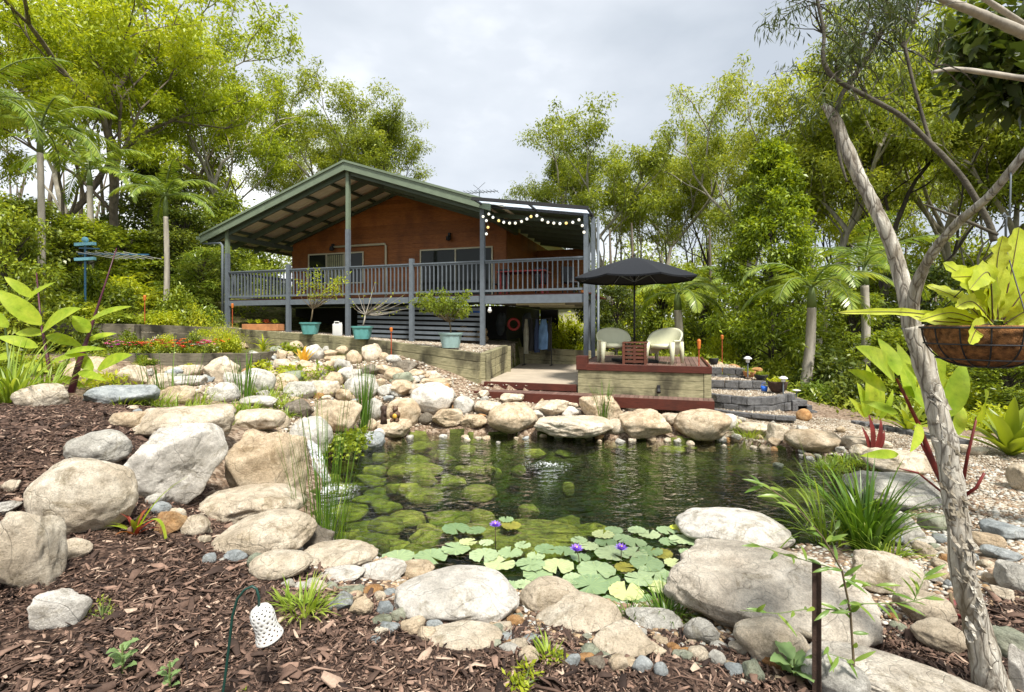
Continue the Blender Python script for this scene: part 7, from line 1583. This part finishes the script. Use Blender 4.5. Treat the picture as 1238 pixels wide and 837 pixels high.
# ------------------------------------------------------------------ clothes line
def clothesline():
    g = G(103, 13.4); s = g.y / F; r = empty('clothes_line', g, 0, 'blue folding clothes line on a post on the slope left of the house', 'clothes line'); m = simple('line_blue', (.03, .10, .18), .4, .1); pt = lambda x, y: W(x, y, g.y) - g
    MB().tube([(0, 0, 0), pt(103, 292)], .026, 8).build('pole', m, r)
    for y, x0, x1 in ((307, 95, 180), (300, 96, 120)): MB().bar(pt(x0, y), pt(x1, y + 1), .035, .035).build('arm', m, r)
    q = MB(); [q.bar(pt(112 + 11 * k, 308) + Vector((0, -.5, 0)), pt(112 + 11 * k, 308) + Vector((0, .9, 0)), .012, .012) for k in range(6)]; q.build('lines', M['white'], r)
    q = MB(); [q.bar(pt(103, yy) + Vector((-.26, 0, 0)), pt(103, yy) + Vector((.26, 0, .03)), .1, .08) for yy in (296, 314)]; q.ball(pt(103, 290), .08, 10); q.build('bracket', M['skyblue'], r)
clothesline()
# ------------------------------------------------------------------ stakes, solar lights, bowls
def stake(px, py, ptop, Y, label, mt='rust_red'):
    g = W(px, py, Y); r = empty('garden_torch', g, 0, label, 'stake'); h = (py - ptop) * Y / F; MB().tube([(0, 0, -.2), (0, 0, h * .85)], .012, 6).build('stake', M[mt], r); MB().lathe([(0, h * .84), (.03, h * .85), (.04, h * .97), (.02, h), (0, h)], 10).build('torch_head', M['rust_orange'], r)
M['rust_orange'] = simple('rust_orange', (.5, .14, .02), .6, .2, 10, .2)
stake(175, 400, 357, 13.6, 'orange topped stake behind the flower bed'); stake(473, 430, 396, 12.1, 'orange topped garden stake in front of the timber wall'); stake(845, 488, 410, 10.0, 'tall red stake at the right end of the deck'); stake(873, 441, 405, 13.5, 'red stake behind the block stairs'); stake(281, 402, 367, 15.6, 'short orange stake beside the house corner post')
def solar(px, py, ptop, z, label):
    g = onz(px, py, z); s = g.y / F; h = (py - ptop) * s; r = empty('solar_light', g, 0, label, 'garden light'); MB().tube([(0, 0, -.05), (0, 0, h * .7)], .014, 8).build('stem', M['paint_grey'], r)
    MB().lathe([(.035, h * .66), (.045, h * .88), (.045, h * .9), (0, h * .9)], 12).build('lens', M['white'], r); MB().lathe([(.085, h * .86), (.075, h * .92), (.03, h), (0, h)], 14).build('cap', M['white'], r, smooth=True)
solar(904, 453, 431, .95, 'small white solar light at the topmost block step'); solar(947, 475, 455, .65, 'small white solar light beside the brown bowl'); solar(963, 478, 471, .5, 'low white solar light at the right of the curved step')
def bowl(px, py, w, h, z, mt, lab, plab, lf, n, seed):
    g = onz(px, py, z); s = g.y / F; r = empty('plant_bowl', g, 0, lab, 'bowl'); R0 = w / 2 * s; h_ = h * s; MB().lathe([(0, 0), (R0 * .6, 0), (R0 * .9, h_ * .4), (R0, h_ * .85), (R0 * 1.03, h_), (R0 * .92, h_), (R0 * .85, h_ * .8), (0, h_ * .8)], 24).build('bowl', M[mt], r, smooth=True)
    leafy(plab, g + Vector((0, 0, h_ * .8)), seed, n, .06, R0 * .9, R0 * .8, lf, 7, 'bowl_plant', 'plant')
bowl(940, 474, 22, 13, .64, 'terracotta_dark' if 'terracotta_dark' in M else 'rust', 'round brown bowl on the curved block step', 'pale green grassy plant in the round brown bowl', 'leaf_lime', 260, 1)
bowl(906, 456, 14, 7, .84, 'terracotta', 'shallow terracotta bowl at the end of the topmost step', 'small plant in the shallow terracotta bowl', 'leaf_mid', 120, 2)
bowl(920, 459, 15, 6, .82, 'black', 'dark shallow tray beside the terracotta bowl', 'small flowering plant in the dark shallow tray', 'leaf_mid', 120, 3)
bowl(863, 441, 11, 8, 1.02, 'black', 'black pot behind the topmost block step', 'small shrub in the black pot behind the steps', 'leaf_mid', 200, 4)
g = onz(924, 473, .64); r = empty('blue_cup', g, 0, 'small bright blue tub beside the brown bowl', 'tub'); MB().lathe([(0, 0), (.055, 0), (.07, .1), (.064, .1), (.05, .01), (0, .01)], 18).build('tub', M['blue'], r, smooth=True); MB().tube([(-.068, 0, .09), (-.04, 0, .17), (.04, 0, .17), (.068, 0, .09)], .004, 5).build('handle', M['blue'], r)
for i, (x0, y0, x1, y1, lab) in enumerate(((823, 432, 838, 441, 'leftmost orange rock behind the deck'), (836, 434, 857, 443, 'long pale orange rock behind the deck end'), (857, 437, 875, 446, 'bright orange rock behind the topmost step'), (878, 440, 895, 447, 'flat orange rock at the right of the row'), (908, 444, 922, 451, 'small orange rock near the solar light'), (808, 431, 824, 440, 'orange rock right of the right cream chair'))):
    boulder(x0, y0, x1, y1, 'rock_orange', 'round', lab, depth=13.2)
g = hit(1158, 748); r = empty('sunken_pot', g, 0, 'dark red plastic pot half buried in mulch right of the paperbark', 'pot'); s = g.y / F
MB().lathe([(.0, -.05), (17 * s, -.05), (19 * s, .035), (20 * s, .045), (18 * s, .045), (16 * s, .0), (0, .0)], 28).build('pot', simple('pot_red', (.16, .02, .02), .5, .2), r, smooth=True)
for k, (x, y) in enumerate(((-.03, .0), (.02, .015), (.045, -.01))): MB().tube([(x, y, -.02), (x * 1.2, y, .06), (x * 1.5, y, .13)], [.014, .011, .008], 7).build('cut_stem', M['stem'], r, smooth=True)
# ------------------------------------------------------------------ flower bed
def flowers():
    rng = np.random.RandomState(9); cols = {'red': (.45, .02, .03), 'orange': (.7, .16, .02), 'pink': (.65, .12, .3), 'white': (.7, .68, .6), 'crimson': (.22, .0, .03), 'magenta': (.4, .02, .28)}; ms = {k: simple('bloom_' + k, c, .6, .15, 8, .05) for k, c in cols.items()}
    L_ = [(138, 'magenta'), (148, 'pink'), (157, 'magenta'), (166, 'red'), (176, 'orange'), (184, 'white'), (193, 'red'), (202, 'crimson'), (212, 'orange'), (220, 'orange'), (229, 'orange'), (238, 'white'), (246, 'red'), (254, 'pink'), (264, 'orange'), (130, 'pink'), (172, 'red'), (208, 'orange'), (225, 'red'), (250, 'pink'), (187, 'orange'), (240, 'crimson')]
    for i, (px, c) in enumerate(L_):
        Y = 12.0 + (i % 3) * .25; g = W(px, 430, Y); g.z = 1.33; h = rng.uniform(.14, .3)
        r = leafy(f'low plant with {c} flowers in the bed above the sleeper edging', g, i, 90, .07, .14, h, 'leaf_mid', 5, 'flowering_plant', 'flower', 'flowering plants in the raised bed')
        for k in range(6):
            p = (rng.normal() * .1, rng.normal() * .06 - .04, h + rng.uniform(-.03, .09)); q = MB(); n = 7
            for j in range(n): a = 2 * math.pi * j / n; d = Vector((math.cos(a), math.sin(a) - .3, .35)).normalized(); s_ = Vector((-math.sin(a), math.cos(a), 0)); q.strip([[Vector(p) - s_ * .004, Vector(p) + s_ * .004], [Vector(p) + d * .02 - s_ * .019, Vector(p) + d * .02 + s_ * .019], [Vector(p) + d * .05 - s_ * .006, Vector(p) + d * .05 + s_ * .006]])
            q.ball(p, .01, 6); q.build('flower_head', ms[c], r)
    p = W(128, 452, 11.2); p.z = .9; q = empty('clay_pot', p, 0, 'clay pot with trailing green plant against the sleeper edging', 'pot'); MB().lathe([(0, 0), (.14, 0), (.2, .34), (.22, .34), (.22, .4), (.18, .4), (.17, .33), (0, .33)], 24).build('pot', M['terracotta'], q, smooth=True); leafy('trailing green plant in the clay pot by the sleeper edging', p + Vector((0, 0, .36)), 50, 420, .07, .42, .22, 'leaf_mid', 10)
    leafy('feathery asparagus like fern hanging over the timber wall left end', G(268, 13.9, .1), 51, 2600, .05, .7, 1.0, 'leaf_lime', 14, 'feathery_fern', 'fern', asp=.12)
    leafy('lime leafed plant climbing the stained sleeper wall', W(243, 408, 13.6), 52, 200, .08, .25, .35, 'leaf_lime', 8)
flowers()
# ------------------------------------------------------------------ bear figurine on its stone, driftwood
def figurine():
    s0 = 8.35; g = W(478, 510, s0); r = empty('bear_figurine', g, 0, 'small brown bear figurine sitting on the flat stone at the pond edge', 'figurine'); q = MB(); B = lambda c, rr: q.ball(c, rr, 14)
    B((0, 0, .10), (.075, .06, .10)); B((0, -.01, .215), (.05, .048, .048)); B((0, -.055, .205), (.022, .022, .018)); B((-.035, 0, .26), (.016, .01, .016)); B((.035, 0, .26), (.016, .01, .016))
    B((-.07, -.03, .12), (.022, .04, .05)); B((.07, -.03, .12), (.022, .04, .05)); B((-.045, -.07, .03), (.03, .06, .03)); B((.045, -.07, .03), (.03, .06, .03)); q.ball((0, .02, .02), (.07, .06, .03), 12)
    o = q.build('body', simple('bear_brown', (.10, .055, .03), .5, .3, 20, .4), r, smooth=True); m = o.modifiers.new('remesh', 'REMESH'); m.mode = 'VOXEL'; m.voxel_size = .008; m.use_smooth_shade = True
    q = MB(); q.ball((0, -.052, .10), (.04, .02, .045), 10); q.build('honey_pot', simple('gold', (.5, .3, .04), .4), r, smooth=True)
    for x in (-.018, .018): MB().ball((x, -.052, .225), .005, 6).build('eye', M['black'], r)
    g2 = g + Vector((-.2, .02, -.02)); r = empty('stump_ornament', g2, 0, 'dark brown carved stump ornament left of the bear figurine', 'ornament'); q = MB(); q.lathe([(0, -.02), (.06, -.02), (.05, .08), (.045, .2), (.06, .27), (.03, .29), (0, .28)], 12); q.ball((.03, -.04, .16), (.025, .03, .05), 8); q.ball((-.04, .0, .24), (.02, .02, .04), 8)
    q.build('stump', simple('stump_brown', (.05, .028, .018), .6, .4, 20, .6), r, smooth=True)
figurine()
g = hit(545, 464); o = g; r = empty('driftwood', g, 0, 'pale forked driftwood branch leaning at the timber wall corner', 'driftwood'); pt = lambda x, y, d=0: W(x, y, g.y + d) - o
MB().tube([pt(530, 452, .1), pt(538, 458), pt(546, 463), pt(552, 468)], [.012, .016, .018, .014], 7).build('branch', M['bark_pale'], r, smooth=True); MB().tube([pt(548, 460), pt(545, 472, -.05)], [.012, .014], 7).build('branch', M['bark_pale'], r, smooth=True); MB().tube([pt(542, 460), pt(550, 458)], [.012, .008], 7).build('branch', M['bark_pale'], r, smooth=True)
